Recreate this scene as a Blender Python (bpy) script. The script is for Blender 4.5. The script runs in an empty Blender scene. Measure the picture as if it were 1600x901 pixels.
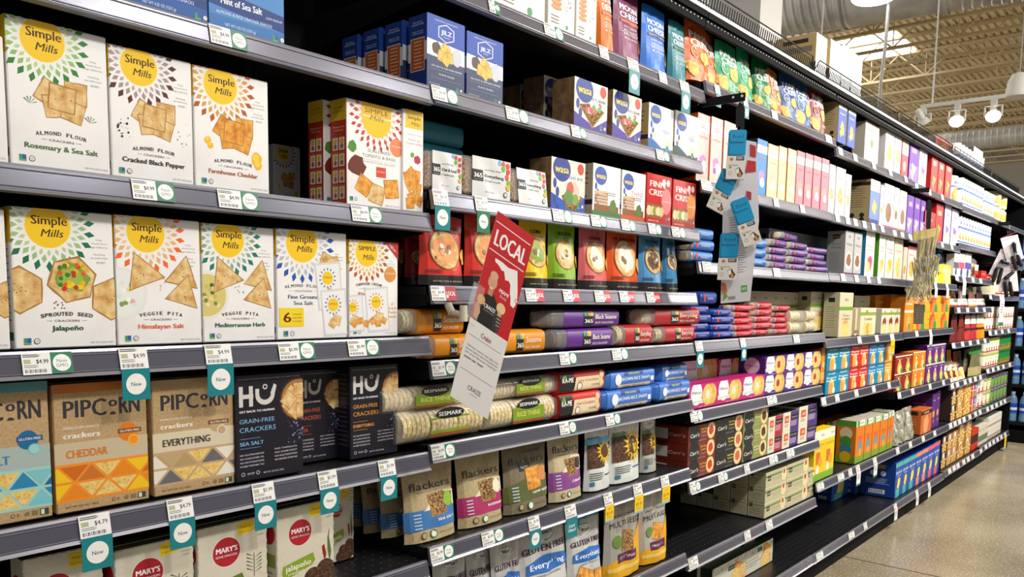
import bpy, math, random
from mathutils import Vector, Matrix
random.seed(7)
sc = bpy.context.scene
COL = sc.collection
PI = math.pi
# ------------------------------------------------------------------ camera
F0, TH, PT, RO, CY = 1258.007, .708479, .1029794, .0158226, 592.392
CAM = Vector((0, -1.30, 1.32))
fw = Vector((math.cos(TH)*math.cos(PT), math.sin(TH)*math.cos(PT), -math.sin(PT)))
rt = Vector((math.sin(TH), -math.cos(TH), 0))
up = rt.cross(fw)
CR = rt*math.cos(RO) + up*math.sin(RO)
CU = up*math.cos(RO) - rt*math.sin(RO)
cd = bpy.data.cameras.new('camera')
cam = bpy.data.objects.new('camera', cd); COL.objects.link(cam)
cd.sensor_fit = 'HORIZONTAL'; cd.sensor_width = 36
cd.lens = F0/1600*36; cd.shift_y = (CY-450.5)/1600; cd.clip_start = .05; cd.clip_end = 200
m = Matrix((CR, CU, -fw)).transposed().to_4x4(); m.translation = CAM
cam.matrix_world = m
sc.camera = cam
# ------------------------------------------------------------------ exposure, world, lamps
sc.view_settings.view_transform = 'Standard'; sc.view_settings.look = 'None'
sc.view_settings.gamma = 1; sc.view_settings.exposure = 0.22
sc.view_settings.use_curve_mapping = False
wd = bpy.data.worlds.new('store_ambient'); sc.world = wd; wd.use_nodes = True
wd.node_tree.nodes['Background'].inputs[0].default_value = (1, .98, .96, 1)
wd.node_tree.nodes['Background'].inputs[1].default_value = .26
def lamp(name, loc, target, watts, size, col=(1, .965, .92), spread=PI):
    l = bpy.data.lights.new(name, 'AREA'); l.shape = 'DISK'; l.size = size; l.energy = watts
    l.color = col; l.spread = spread
    o = bpy.data.objects.new(name, l); COL.objects.link(o); o.location = loc
    o.rotation_euler = (Vector(target)-Vector(loc)).to_track_quat('-Z', 'Y').to_euler()
    return o
for i in range(7):      # track spots above the aisle, aimed at the shelves
    x = .1+1.45*i
    lamp('aisle_spot', (x, -2.05, 3.25), (x+.1, 0, 1.3), 10.5+5.2*i, .22, spread=2.4)
for x, y, z, w in ((3, -3.4, 5.2, 150), (9, -5.0, 5.0, 330), (17, -7.0, 5.0, 520), (25, -8.5, 5.0, 650), (9, 6.5, 5.0, 330), (19, 9.5, 5.4, 480), (27, 10, 5.4, 480)):    # added point lights without fixtures, out of view, to brighten roof and hall
    l = bpy.data.lights.new('hall_fill', 'POINT'); l.energy = w; l.color = (1, .95, .87); l.shadow_soft_size = .35
    o = bpy.data.objects.new('hall_fill', l); COL.objects.link(o); o.location = (x, y, z)

# ------------------------------------------------------------------ helpers
def ray(px, py): return fw + CR*((px-800)/F0) + CU*((CY-py)/F0)
def on(px, py, ax, v):
    d = ray(px, py); return CAM + d*((v-CAM[ax])/d[ax])
def proj(p):
    q = Vector(p)-CAM; w = q.dot(fw); return 800+F0*q.dot(CR)/w, CY-F0*q.dot(CU)/w
def lin(h):
    h = h.lstrip('#'); c = [int(h[i:i+2], 16)/255 for i in (0, 2, 4)]
    return tuple(x/12.92 if x <= .04045 else ((x+.055)/1.055)**2.4 for x in c)+(1,)
MC = {}
def mat(h, rough=.45, metal=0, name=None, spec=.4):
    if not isinstance(h, str): return h
    k = (h, rough, metal)
    if k not in MC:
        mm = bpy.data.materials.new(name or 'colour_'+h.lstrip('#')); mm.use_nodes = True
        b = mm.node_tree.nodes['Principled BSDF']
        b.inputs['Base Color'].default_value = lin(h); b.inputs['Roughness'].default_value = rough
        b.inputs['Metallic'].default_value = metal; b.inputs['Specular IOR Level'].default_value = spec
        MC[k] = mm
    return MC[k]
def noisemat(name, cols, scale, rough=.7, detail=4, pos=None, bump=0, kind='n', stretch=None, metal=0, space='Object'):
    mm = bpy.data.materials.new(name); mm.use_nodes = True; nt = mm.node_tree; N = nt.nodes; L = nt.links
    b = N['Principled BSDF']; b.inputs['Roughness'].default_value = rough; b.inputs['Metallic'].default_value = metal
    tc = N.new('ShaderNodeTexCoord'); src = tc.outputs[space]
    if stretch:
        mp = N.new('ShaderNodeMapping'); mp.inputs['Scale'].default_value = stretch; L.new(src, mp.inputs[0]); src = mp.outputs[0]
    if kind == 'n':
        t = N.new('ShaderNodeTexNoise'); t.inputs['Detail'].default_value = detail; out = t.outputs[0]
    elif kind == 'v':
        t = N.new('ShaderNodeTexVoronoi'); out = t.outputs['Color']
    t.inputs['Scale'].default_value = scale; L.new(src, t.inputs['Vector'])
    r = N.new('ShaderNodeValToRGB'); e = r.color_ramp.elements
    pos = pos or [.3+.4*i/(len(cols)-1) for i in range(len(cols))]
    while len(e) < len(cols): e.new(.5)
    for i, c in enumerate(cols): e[i].position = pos[i]; e[i].color = lin(c)
    L.new(out, r.inputs[0]); L.new(r.outputs[0], b.inputs['Base Color'])
    if bump:
        bn = N.new('ShaderNodeBump'); bn.inputs['Strength'].default_value = bump; bn.inputs['Distance'].default_value = .002
        L.new(out, bn.inputs['Height']); L.new(bn.outputs[0], b.inputs['Normal'])
    return mm
def filmmat(name, alpha, tint=(1, 1, 1, 1), rough=.12):
    mm = bpy.data.materials.new(name); mm.use_nodes = True
    b = mm.node_tree.nodes['Principled BSDF']; b.inputs['Base Color'].default_value = tint
    b.inputs['Alpha'].default_value = alpha; b.inputs['Roughness'].default_value = rough; b.inputs['Specular IOR Level'].default_value = .8
    return mm
def emit(name, col, s):
    mm = bpy.data.materials.new(name); mm.use_nodes = True; b = mm.node_tree.nodes['Principled BSDF']
    b.inputs['Emission Color'].default_value = lin(col); b.inputs['Emission Strength'].default_value = s
    b.inputs['Base Color'].default_value = lin(col); return mm
CRK = noisemat('baked_cracker', ['c08a44', 'dfb877', 'efd8a4'], 60, .75)
CRKO = noisemat('baked_cheese_cracker', ['c06a1a', 'e29a38', 'f2bc5c'], 70, .75)
CRKE = mat('a87a3c', .7)
CRKP = noisemat('pale_rice_cracker', ['b59b62', 'd6c494', 'eee2ba'], 130, .8, bump=.5)
SEED = noisemat('seeded_cracker', ['1f110a', '5a3418', 'a98248', 'd8c08a'], 190, .8, pos=[.25, .42, .58, .75], bump=.6)
SEEDD = noisemat('dark_seed_cracker', ['1a0f0a', '4a2c18', '7a5530'], 200, .8)
NUT = noisemat('nut_mix', ['5a3410', 'a8701c', 'd9a23c', 'f0d080'], 90, .7, pos=[.3, .42, .55, .7], kind='v')
FILM = filmmat('clear_film', .16)
FILM2 = filmmat('cloudy_film', .3)
KRAFT = noisemat('kraft_paper', ['a98a60', 'b99a6e', 'c4a77c'], 260, .7)
KRAFT2 = noisemat('brown_kraft_wrap', ['7a5a3a', '94714c', 'a98860'], 40, .6, detail=2, bump=.4)
LINEN = noisemat('woven_kraft', ['a08d66', 'b5a379', 'c4b287'], 320, .7)
MARB = noisemat('white_card', ['e3e0dd', 'f2f0ee', 'f6f5f3'], 7, .42, detail=6)
SILVERBAG = noisemat('silver_bag', ['6d6a58', 'a9a692', 'dddccd'], 30, .25, detail=3, bump=.8, metal=.3)
BLACK = mat('0b0b0d', .75, name='black_metal', spec=.12)
BLACKD = mat('121214', .5, name='black_steel', spec=.2)
RAIL = mat('5e5e6a', .24, .45, name='grey_rail_plastic', spec=.6)
LIP = mat('84848f', .25, .3, name='clear_rail_lip', spec=.6)
WHITE = mat('f2f1ee', .45)
# deck: black steel with rows of small punched dots near the front
def deckmat():
    mm = bpy.data.materials.new('punched_black_steel'); mm.use_nodes = True; nt = mm.node_tree; N = nt.nodes; L = nt.links
    b = N['Principled BSDF']; b.inputs['Roughness'].default_value = .38
    tc = N.new('ShaderNodeTexCoord')
    def vm(op, a, v):
        n = N.new('ShaderNodeVectorMath'); n.operation = op; L.new(a, n.inputs[0]); n.inputs[1].default_value = v; return n.outputs[0]
    p = vm('MODULO', vm('ADD', tc.outputs['Object'], (10, 10, 10)), (.025, .03, 99))
    p = vm('SUBTRACT', p, (.0125, .015, 0)); p = vm('MULTIPLY', p, (1, 1.6, 0))
    ln = N.new('ShaderNodeVectorMath'); ln.operation = 'LENGTH'; L.new(p, ln.inputs[0])
    lt = N.new('ShaderNodeMath'); lt.operation = 'LESS_THAN'; lt.inputs[1].default_value = .0032; L.new(ln.outputs['Value'], lt.inputs[0])
    mx = N.new('ShaderNodeMix'); mx.data_type = 'RGBA'; L.new(lt.outputs[0], mx.inputs[0])
    mx.inputs[6].default_value = lin('17171a'); mx.inputs[7].default_value = lin('47474a')
    L.new(mx.outputs[2], b.inputs['Base Color']); return mm
DECK = deckmat()

class MB:
    def __init__(s): s.v = []; s.f = []; s.mi = []; s.sm = []; s.mats = []
    def add(s, vs, fs, mt, smooth=False):
        mt = mat(mt)
        if mt not in s.mats: s.mats.append(mt)
        k = s.mats.index(mt); o = len(s.v); s.v += [tuple(v) for v in vs]
        for f in fs: s.f.append([o+i for i in f]); s.mi.append(k); s.sm.append(smooth)
    def quad(s, a, b, c, d, mt): s.add([a, b, c, d], [(0, 1, 2, 3)], mt)
    def box(s, x0, x1, y0, y1, z0, z1, mt):
        s.add([(x, y, z) for z in (z0, z1) for y in (y0, y1) for x in (x0, x1)],
              [(0, 2, 3, 1), (4, 5, 7, 6), (0, 1, 5, 4), (2, 6, 7, 3), (0, 4, 6, 2), (1, 3, 7, 5)], mt)
    def cbox(s, x0, x1, y0, y1, z0, z1, mt, c=.0015, faces=None):
        """box with chamfered edges; faces may override the material of F L R K T B"""
        fm = dict(F=mt, L=mt, R=mt, K=mt, T=mt, B=mt); fm.update(faces or {})
        X, Y, Z = (x0, x1), (y0, y1), (z0, z1); V = {}; vs = []
        for i in (0, 1):
            for j in (0, 1):
                for k in (0, 1):
                    for a in range(3):
                        p = [X[i], Y[j], Z[k]]
                        for b in range(3):
                            if b != a: p[b] += c*(1 if (i, j, k)[b] == 0 else -1)
                        V[i, j, k, a] = len(vs); vs.append(p)
        g = lambda i, j, k, a: V[i, j, k, a]
        s.add(vs, [[g(0,0,0,1), g(1,0,0,1), g(1,0,1,1), g(0,0,1,1)]], fm['F'])
        o = len(s.v)-len(vs)
        def f2(ids, m_):
            m_ = mat(m_)
            if m_ not in s.mats: s.mats.append(m_)
            s.f.append([o+i for i in ids]); s.mi.append(s.mats.index(m_)); s.sm.append(False)
        f2([g(1,1,0,1), g(0,1,0,1), g(0,1,1,1), g(1,1,1,1)], fm['K'])
        f2([g(0,1,0,0), g(0,0,0,0), g(0,0,1,0), g(0,1,1,0)], fm['L'])
        f2([g(1,0,0,0), g(1,1,0,0), g(1,1,1,0), g(1,0,1,0)], fm['R'])
        f2([g(0,0,1,2), g(1,0,1,2), g(1,1,1,2), g(0,1,1,2)], fm['T'])
        f2([g(0,1,0,2), g(1,1,0,2), g(1,0,0,2), g(0,0,0,2)], fm['B'])
        for i in (0, 1):
            for j in (0, 1):
                f2([g(i,j,0,0), g(i,j,0,1), g(i,j,1,1), g(i,j,1,0)], fm['F'] if j == 0 else mt)
                f2([g(i,0,j,0), g(i,0,j,2), g(i,1,j,2), g(i,1,j,0)], fm['T'] if j else mt)
                f2([g(0,i,j,1), g(0,i,j,2), g(1,i,j,2), g(1,i,j,1)], fm['F'] if i == 0 else mt)
                for k in (0, 1): f2([g(i,j,k,0), g(i,j,k,1), g(i,j,k,2)], mt)
    def cyl(s, p0, p1, r0, r1, mt, n=12, caps=True, smooth=True):
        p0, p1 = Vector(p0), Vector(p1); d = (p1-p0).normalized()
        a = d.orthogonal().normalized(); b = d.cross(a)
        vs = []
        for p, r in ((p0, r0), (p1, r1)):
            for i in range(n):
                t = 2*PI*i/n; vs.append(p+(a*math.cos(t)+b*math.sin(t))*r)
        s.add(vs, [(i, (i+1) % n, n+(i+1) % n, n+i) for i in range(n)], mt, smooth)
        if caps: s.add(vs[:n], [tuple(range(n))[::-1]], mt); s.add(vs[n:], [tuple(range(n))], mt)
    def path(s, pts, r, mt, n=6):
        for a, b in zip(pts[:-1], pts[1:]): s.cyl(a, b, r, r, mt, n)
    def lathe(s, prof, mt, n=16, c=(0, 0), cols=None):
        for q in range(len(prof)-1):
            (r0, z0), (r1, z1) = prof[q:q+2]
            vs = [(c[0]+r*math.cos(2*PI*i/n), c[1]+r*math.sin(2*PI*i/n), z) for r, z in ((r0, z0), (r1, z1)) for i in range(n)]
            s.add(vs, [(i, (i+1) % n, n+(i+1) % n, n+i) for i in range(n)], cols[q] if cols else mt, True)
    def sphere(s, c, r, mt, n=10, sc_=(1, 1, 1)):
        vs = []; fs = []
        for i in range(n//2+1):
            a = PI*i/(n//2)
            for j in range(n):
                b = 2*PI*j/n; vs.append((c[0]+r*sc_[0]*math.sin(a)*math.cos(b), c[1]+r*sc_[1]*math.sin(a)*math.sin(b), c[2]+r*sc_[2]*math.cos(a)))
        for i in range(n//2):
            for j in range(n): fs.append((i*n+j, (i+1)*n+j, (i+1)*n+(j+1) % n, i*n+(j+1) % n))
        s.add(vs, fs, mt, True)
    def build(s, name, parent=None, loc=None):
        me = bpy.data.meshes.new(name); me.from_pydata(s.v, [], s.f)
        for k in s.mats: me.materials.append(k)
        me.polygons.foreach_set('material_index', s.mi); me.polygons.foreach_set('use_smooth', s.sm); me.update()
        o = bpy.data.objects.new(name, me); COL.objects.link(o)
        if parent: o.parent = parent
        if loc is not None: o.location = loc
        return o
def empty(name, loc=(0, 0, 0)):
    o = bpy.data.objects.new(name, None); COL.objects.link(o); o.empty_display_size = .05; o.location = loc; return o
def tag(o, label, cat, group=None):
    o['label'] = label; o['category'] = cat
    if group: o['group'] = group
    return o
def struct(o): o['kind'] = 'structure'; return o
def copytree(o, parent=None):
    c = o.copy(); COL.objects.link(c)
    if parent: c.parent = parent
    for ch in list(o.children): copytree(ch, c)
    return c
# ---- text meshes, cached
TC = {}
def textmesh(s):
    if s not in TC:
        cu = bpy.data.curves.new('t', 'FONT'); cu.body = s; cu.size = 1; cu.resolution_u = 2
        o = bpy.data.objects.new('t', cu); me = bpy.data.meshes.new_from_object(o)
        vs = [(v.co.x, v.co.y) for v in me.vertices]; fs = [tuple(p.vertices) for p in me.polygons]
        bpy.data.objects.remove(o); bpy.data.curves.remove(cu); bpy.data.meshes.remove(me)
        xs = [v[0] for v in vs] or [0, 1]
        TC[s] = (vs, fs, min(xs), max(xs))
    return TC[s]
def clip1(p, ax, v, keep):
    out = []
    for i in range(len(p)):
        a, b = p[i-1], p[i]; ia = (a[ax] >= v) == keep or a[ax] == v; ib = (b[ax] >= v) == keep or b[ax] == v
        if ia != ib:
            t = (v-a[ax])/(b[ax]-a[ax]); q = [a[0]+(b[0]-a[0])*t, a[1]+(b[1]-a[1])*t]; q[ax] = v; out.append(tuple(q))
        if ib: out.append(b)
    return out
class Panel:
    """a printed face: 0..1 coordinates, each print call lies a hair above the last"""
    E = .000012
    def __init__(s, M, o, ux, uy, W, H, f=None, n=None):
        s.M = M; s.o = Vector(o); s.ux = Vector(ux); s.uy = Vector(uy); s.n = n or s.ux.cross(s.uy); s.W = W; s.H = H; s.f = f; s.k = 1
        if f: s.E = .00013
    def P(s, u, v):
        h = s.k*s.E+(s.f(u, v) if s.f else 0); return s.o+s.ux*(u*s.W)+s.uy*(v*s.H)+s.n*h
    def poly(s, pts, c, clip=True, inc=True):
        pts = [tuple(p) for p in pts]
        if clip:
            for ax in (0, 1):
                pts = clip1(pts, ax, 0, True) if pts else pts; pts = clip1(pts, ax, 1, False) if pts else pts
        if len(pts) >= 3:
            if s.f and clip:
                N = 14
                for i in range(N):
                    a = clip1(clip1(pts, 0, i/N, True), 0, (i+1)/N, False) if pts else []
                    if len(a) < 3: continue
                    for j in range(N):
                        b = clip1(a, 1, j/N, True)
                        if len(b) > 2: b = clip1(b, 1, (j+1)/N, False)
                        if len(b) > 2: s.M.add([s.P(*q) for q in b], [tuple(range(len(b)))], c, True)
            else: s.M.add([s.P(*q) for q in pts], [tuple(range(len(pts)))], c)
        if inc: s.k += 1
        return s
    def r(s, x0, y0, x1, y1, c): return s.poly([(x0, y0), (x1, y0), (x1, y1), (x0, y1)], c)
    def e(s, cx, cy, r, c, ry=None, n=22, a0=0, a1=2*PI):
        ry = ry or r; k = s.W/s.H; m_ = n if a1-a0 > 6.2 else n+1
        return s.poly([(cx+r*math.cos(a0+(a1-a0)*i/n), cy+ry*k*math.sin(a0+(a1-a0)*i/n)) for i in range(m_)], c)
    def t(s, txt, cx, cy, h, c, w=None, al='c', sh=0, rot=0, b=0):
        """h = capital height / panel height, w = full width / panel width"""
        vs, fs, x0, x1 = textmesh(txt); sy = h/.70; k = s.H/s.W
        sx = w/(x1-x0) if w else sy*k
        ox = {'c': -(x0+x1)/2, 'l': -x0, 'r': -x1}[al]
        cr, sr = math.cos(rot), math.sin(rot)
        for d in ((0, 0), (b, 0)) if b else ((0, 0),):
            pts = []
            for x, y in vs:
                X = ((x+ox)*sx+sh*y*sx+d[0])*s.W; Y = (y-.35)*sy*s.H
                pts.append(s.P(cx+(X*cr-Y*sr)/s.W, cy+(X*sr+Y*cr)/s.H))
            s.M.add(pts, fs, c)
            if b: s.k += .1
        s.k += .25; return s
    def lines(s, x0, x1, ys, th, c, seed=1):
        rn = random.Random(seed)
        for y in ys: s.poly([(x0, y), (x1-(x1-x0)*.3*rn.random(), y), (x1-(x1-x0)*.3*rn.random(), y+th), (x0, y+th)], c, inc=False)
        s.k += 1; return s
    def ring(s, cx, cy, r, n, sz, c, a0=0, a1=2*PI):
        k = s.W/s.H
        for i in range(n):
            a = a0+(a1-a0)*(i+.5)/n; ca, sa = math.cos(a), math.sin(a); q = []
            for dr, dt in ((-sz, 0), (0, sz*.56), (sz, 0), (0, -sz*.56)):
                q.append((cx+(r+dr)*ca-dt*sa, cy+((r+dr)*sa+dt*ca)*k))
            s.poly(q, c, inc=False)
        s.k += 1; return s
    def cr(s, cx, cy, sz, rot=0, n=4, m_=None, wob=.05, seed=3, dots=True, asp=1):
        m_ = m_ or CRK; rn = random.Random(seed); k = s.W/s.H
        def shp(g):
            q = []
            for i in range(n*3):
                a = 2*PI*i/(n*3); side = PI/n; am = (a % (2*side))-side
                rr = sz*g*math.cos(side)/math.cos(am)*(1+wob*(rn.random()-.5))
                aa = a+rot; q.append((cx+rr*math.cos(aa)*asp, cy+rr*math.sin(aa)*k))
            return q
        s.poly(shp(1.05), CRKE); s.poly(shp(.97), m_)
        if dots:
            for i in range(6):
                a = rn.random()*6.28; d = sz*.55*rn.random()
                s.poly([(cx+d*math.cos(a)+sz*.035*math.cos(t), cy+(d*math.sin(a)+sz*.035*math.sin(t))*k) for t in (0, 1.57, 3.14, 4.71)], '7a4c1c', inc=False)
            s.k += 1
        return s
def blob(P, cx, cy, r, c, seed=1, ry=None, n=14):
    rn = random.Random(seed); ry = ry or r; k = P.W/P.H
    return P.poly([(cx+r*(.8+.35*rn.random())*math.cos(2*PI*i/n), cy+ry*k*(.8+.35*rn.random())*math.sin(2*PI*i/n)) for i in range(n)], c)
# ---- product shells
def carton(W, H, D, name='cracker_box', body=None, front=None, side=None, top=None, faces=None, bc=None):
    M = MB(); b = body or MARB
    M.cbox(-W/2, W/2, 0, D, 0, H, b, min(.0018, D*.05), faces=faces)
    M.box(-W/2+.002, W/2-.002, D*.48, D*.52, H-.0002, H+.0006, bc or b)     # glued flap of the lid
    if front: front(Panel(M, (-W/2, 0, 0), (1, 0, 0), (0, 0, 1), W, H))
    if side:
        side(Panel(M, (-W/2, D, 0), (0, -1, 0), (0, 0, 1), D, H))
    if top: top(Panel(M, (-W/2, 0, H), (1, 0, 0), (0, 1, 0), W, D))
    return M.build(name)
def pouch(W, H, D, name='snack_pouch', col='cc3333', front=None, colf=None, seal=.9, back=None, wr=.0025, seed=1, topw=1.0, sidecol=None):
    """stand-up bag: bowed front, gusseted foot, flat crimped top"""
    M = MB(); rn = random.Random(seed); NX, NZ = 10, 14
    ph = [rn.random()*6 for _ in range(6)]
    def t(v): return .003+(D-.003)*max(0, 1-(v/seal)**1.7) if v < seal else .003
    def fy(u, v):
        e = 1-abs(2*u-1)**3; w = wr*(math.sin(7*u+ph[0]+5*v)*math.sin(9*v+ph[1])+.6*math.sin(17*u-8*v+ph[2]))*(1-abs(2*u-1))
        return D/2-t(v)/2*e**.7+(w if v < seal+.05 else w*.3)
    def xw(v): return (1-.05*math.sin(PI*min(1, v/seal)))*(1+(topw-1)*v)
    def pt(u, v, fr):
        y = fy(u, v); y = y if fr else D-y
        return (W*(u-.5)*xw(v), y, H*v+(.004*math.sin(PI*u) if v == 1 else 0)-(.0*(1-v)))
    for fr in (True, False):
        for i in range(NX):
            for j in range(NZ):
                u0, u1, v0, v1 = i/NX, (i+1)/NX, j/NZ, (j+1)/NZ
                q = [pt(u0, v0, fr), pt(u1, v0, fr), pt(u1, v1, fr), pt(u0, v1, fr)]
                if not fr: q = q[::-1]
                c = (colf((u0+u1)/2, (v0+v1)/2) if colf and fr else None) or (col if fr else (back or col))
                M.add(q, [(0, 1, 2, 3)], c, True)
    for i in range(NX):
        u0, u1 = i/NX, (i+1)/NX
        M.add([pt(u0, 0, True), pt(u0, 0, False), pt(u1, 0, False), pt(u1, 0, True)], [(0, 1, 2, 3)], back or col)
    for k in (0, .5, 1):
        pass
    if front: front(Panel(M, (-W/2, 0, 0), (1, 0, 0), (0, 0, 1), W, H, f=lambda u, v: -fy(min(1, max(0, u)), min(1, max(0, v)))+.0006))
    return M.build(name)
def section(M, xs, ry, rz, cy, cz, cols, n=16, pw=.5):
    """loft of squarish rings along x; ry/rz give half sizes, cols the material between rings"""
    rings = []
    for x, a, b in zip(xs, ry, rz):
        rr = []
        for i in range(n):
            t = 2*PI*i/n; c, s_ = math.cos(t), math.sin(t)
            rr.append((x, cy+a*math.copysign(abs(c)**pw, c), cz+b*math.copysign(abs(s_)**pw, s_)))
        rings.append(rr)
    for q in range(len(rings)-1):
        M.add(rings[q]+rings[q+1], [(i, n+i, n+(i+1) % n, (i+1) % n) for i in range(n)], cols[q], True)
    M.add(rings[0], [tuple(range(n))], cols[0]); M.add(rings[-1], [tuple(range(n))[::-1]], cols[-1])
def wrapped(W, H, D, name='wrapped_cracker_pack', lab='cc8822', l0=.2, l1=1.0, front=None, inner=None, film=None, flat=True, rolls=0, seed=1, side=None):
    """flow-wrapped pack lying on its side: crackers, clear film with pinched ends, printed sleeve"""
    root = empty(name); rn = random.Random(seed)
    if inner:
        M = MB(); n = rolls or max(6, int(W/.012))
        x0, x1 = -W*.40, W*.40
        for i in range(n):
            a = x0+(x1-x0)*i/n; b = x0+(x1-x0)*(i+(.97 if rolls else .82))/n; j = (rn.random()-.5)*.003
            M.cyl((a, D/2, H/2+j), (b, D/2, H/2+j), H*.44, H*.44, inner, 14)
        M.build('crackers', root)
    M = MB(); xs = [-.5, -.44, -.40, -.2, 0, .2, .40, .44, .5]
    a = [.10, .7, .97, 1, 1, 1, .97, .7, .10]
    b = [.72, .8, .95, 1, 1, 1, .95, .8, .72]
    f_ = film or FILM; f_ = mat(f_)
    section(M, [x*W for x in xs], [D/2*k for k in a], [H/2*k for k in b], D/2, H/2, [f_]*8)
    fw_ = M.build('film_wrapper', root)
    if lab:
        M = MB(); L0, L1 = -W/2+W*l0, -W/2+W*l1; L1 = min(L1, W*.44)
        xs = [L0+(L1-L0)*i/5 for i in range(6)]
        section(M, xs, [D/2*1.012]*6, [H/2*1.015]*6, D/2, H/2, [lab]*5)
        if front:
            def fy(u, v):
                q = min(1, abs(2*v-1)); return D/2*1.012*((1-q**4)**.25)-D/2
            front(Panel(M, (L0, 0, 0), (1, 0, 0), (0, 0, 1), L1-L0, H, f=lambda u, v: fy(u, v)+.0004))
        M.build('printed_sleeve', fw_)
    return root
# ------------------------------------------------------------------ the place: floor, walls, roof
def concrete():
    mm = bpy.data.materials.new('polished_concrete'); mm.use_nodes = True; nt = mm.node_tree; N = nt.nodes; L = nt.links
    b = N['Principled BSDF']; tc = N.new('ShaderNodeTexCoord')
    def noise(s, d):
        t = N.new('ShaderNodeTexNoise'); t.inputs['Scale'].default_value = s; t.inputs['Detail'].default_value = d; L.new(tc.outputs['Object'], t.inputs[0]); return t.outputs[0]
    def ramp(src, cs):
        r = N.new('ShaderNodeValToRGB'); e = r.color_ramp.elements
        while len(e) < len(cs): e.new(.5)
        for q, (p, c) in zip(e, cs): q.position = p; q.color = lin(c)
        L.new(src, r.inputs[0]); return r.outputs[0]
    def mix(f, a, c):
        x = N.new('ShaderNodeMix'); x.data_type = 'RGBA'; L.new(f, x.inputs[0]); L.new(a, x.inputs[6]); L.new(c, x.inputs[7]); return x.outputs[2]
    base = ramp(noise(1.6, 5), [(.3, '83775f'), (.5, '998d74'), (.7, 'aa9e86')])
    sp = ramp(noise(95, 2), [(.56, '000000'), (.66, 'ffffff')]); sm = N.new('ShaderNodeMath'); sm.operation = 'MULTIPLY'; L.new(sp, sm.inputs[0]); sm.inputs[1].default_value = .55
    c1 = mix(sm.outputs[0], base, ramp(noise(3, 1), [(.4, 'd9cfb6'), (.6, 'e6ddc6')]))
    dk = ramp(noise(140, 2), [(.60, '000000'), (.70, 'ffffff')]); dm = N.new('ShaderNodeMath'); dm.operation = 'MULTIPLY'; L.new(dk, dm.inputs[0]); dm.inputs[1].default_value = .4
    c2 = mix(dm.outputs[0], c1, ramp(noise(3, 1), [(.4, '5a5040'), (.6, '6a6050')]))
    L.new(c2, b.inputs['Base Color']); r = ramp(noise(4, 4), [(.3, '6c6c6c'), (.7, '8c8c8c')]); L.new(r, b.inputs['Roughness'])
    return mm
M = MB(); M.box(-6, 36, -9, 16, -.1, 0, concrete()); struct(M.build('floor'))
M = MB(); M.box(4.225, 4.233, -9, .12, -.0005, .0008, mat('3c3426', .8)); struct(M.build('trim_1'))   # saw-cut joint in the slab
M = MB(); M.box(35, 35.2, -9, 16, 0, 7.1, mat('9a948a', .8))
M.box(34.95, 35.0, -9, 16, 3.2, 3.5, mat('b59a66', .7)); struct(M.build('wall_far'))
M = MB(); DKM = mat('d6c8a6', .75, name='tan_painted_deck')
y = -9.0; zc = 7.1
while y < 16:       # ribbed steel roof deck, ribs running along the aisle
    for y0, y1, z0, z1 in ((0, .07, 0, 0), (.07, .085, 0, .045), (.085, .135, .045, .045), (.135, .15, .045, 0)):
        M.quad((2, y+y0, zc+z0), (2, y+y1, zc+z1), (36, y+y1, zc+z1), (36, y+y0, zc+z0), DKM)
    y += .15
struct(M.build('ceiling'))
M = MB(); q = on(1391, 54, 2, 7.05); q2 = on(1411, 84, 2, 7.05); M.box(q.x, q2.x, min(q.y, q2.y)-.1, 6.2, 7.05, 7.09, emit('skylight_glow', 'ffffff', 5)); struct(M.build('window_1'))
JM = mat('bfae88', .7, name='tan_painted_steel')
ORD = ['first', 'second', 'third', 'fourth', 'fifth', 'sixth', 'seventh', 'eighth', 'ninth', 'tenth', 'eleventh', 'twelfth', 'thirteenth', 'fourteenth', 'fifteenth', 'sixteenth', 'seventeenth', 'eighteenth', 'nineteenth', 'twentieth', 'twenty-first', 'twenty-second', 'twenty-third', 'twenty-fourth']
def joist():
    r = empty('roof_joist')
    M = MB(); M.box(-.05, .05, -8, 15, 0, .05, JM); M.build('bottom_chord', r)
    M = MB(); M.box(-.05, .05, -8, 15, .55, .6, JM); M.build('top_chord', r)
    M = MB(); y = -8
    while y < 14.8:
        M.cyl((0, y, .03), (0, y+.6, .57), .016, .016, JM, 6); M.cyl((0, y+.6, .57), (0, y+1.2, .03), .016, .016, JM, 6)
        M.cyl((0, y, .03), (0, y, .57), .013, .013, JM, 6); y += 1.2
    M.build('web_bars', r); return r
jp = None
for i in range(18):
    o = joist() if jp is None else copytree(jp)
    jp = jp or o; o.location = (12.93+1.27*i, 0, 6.47)
    tag(o, 'tan steel roof joist, %s counting away along the roof' % ORD[i], 'roof joist', 'roof joists')
GALV = noisemat('galvanised_steel', ['aaacb0', 'c4c6c8', 'd4d6d7'], 3, .45, metal=.3)
def duct(name, a, b, R, label, plain=None):
    r = empty(name, a); d = Vector(b)-Vector(a); L = d.length; dn = d/L
    M = MB(); k = 0; s = 0
    while s < L:
        e = min(L, s+.11)
        if plain and plain[0] < s < plain[1]: M.cyl(dn*s, dn*e, R*1.0, R*1.0, GALV, 40, False)
        else:
            M.cyl(dn*s, dn*(s+.085), R, R, GALV, 40, False); M.cyl(dn*(s+.085), dn*(s+.0975), R, R*1.03, GALV, 40, False); M.cyl(dn*(s+.0975), dn*e, R*1.03, R, GALV, 40, False)
        s = e
    M.build('spiral_pipe', r)
    for e in plain or ():
        M = MB(); M.cyl(dn*(e-.03), dn*(e+.03), R*1.04, R*1.04, GALV, 40, False); M.build('joint_band', r)
    return tag(r, label, 'air duct')
duct('air_duct', (10.76, 12.0, 5.80), (12.5, -.9, 5.80), .62, 'big ribbed silver air duct crossing above the shelf top', (9.15, 10.45))
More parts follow.
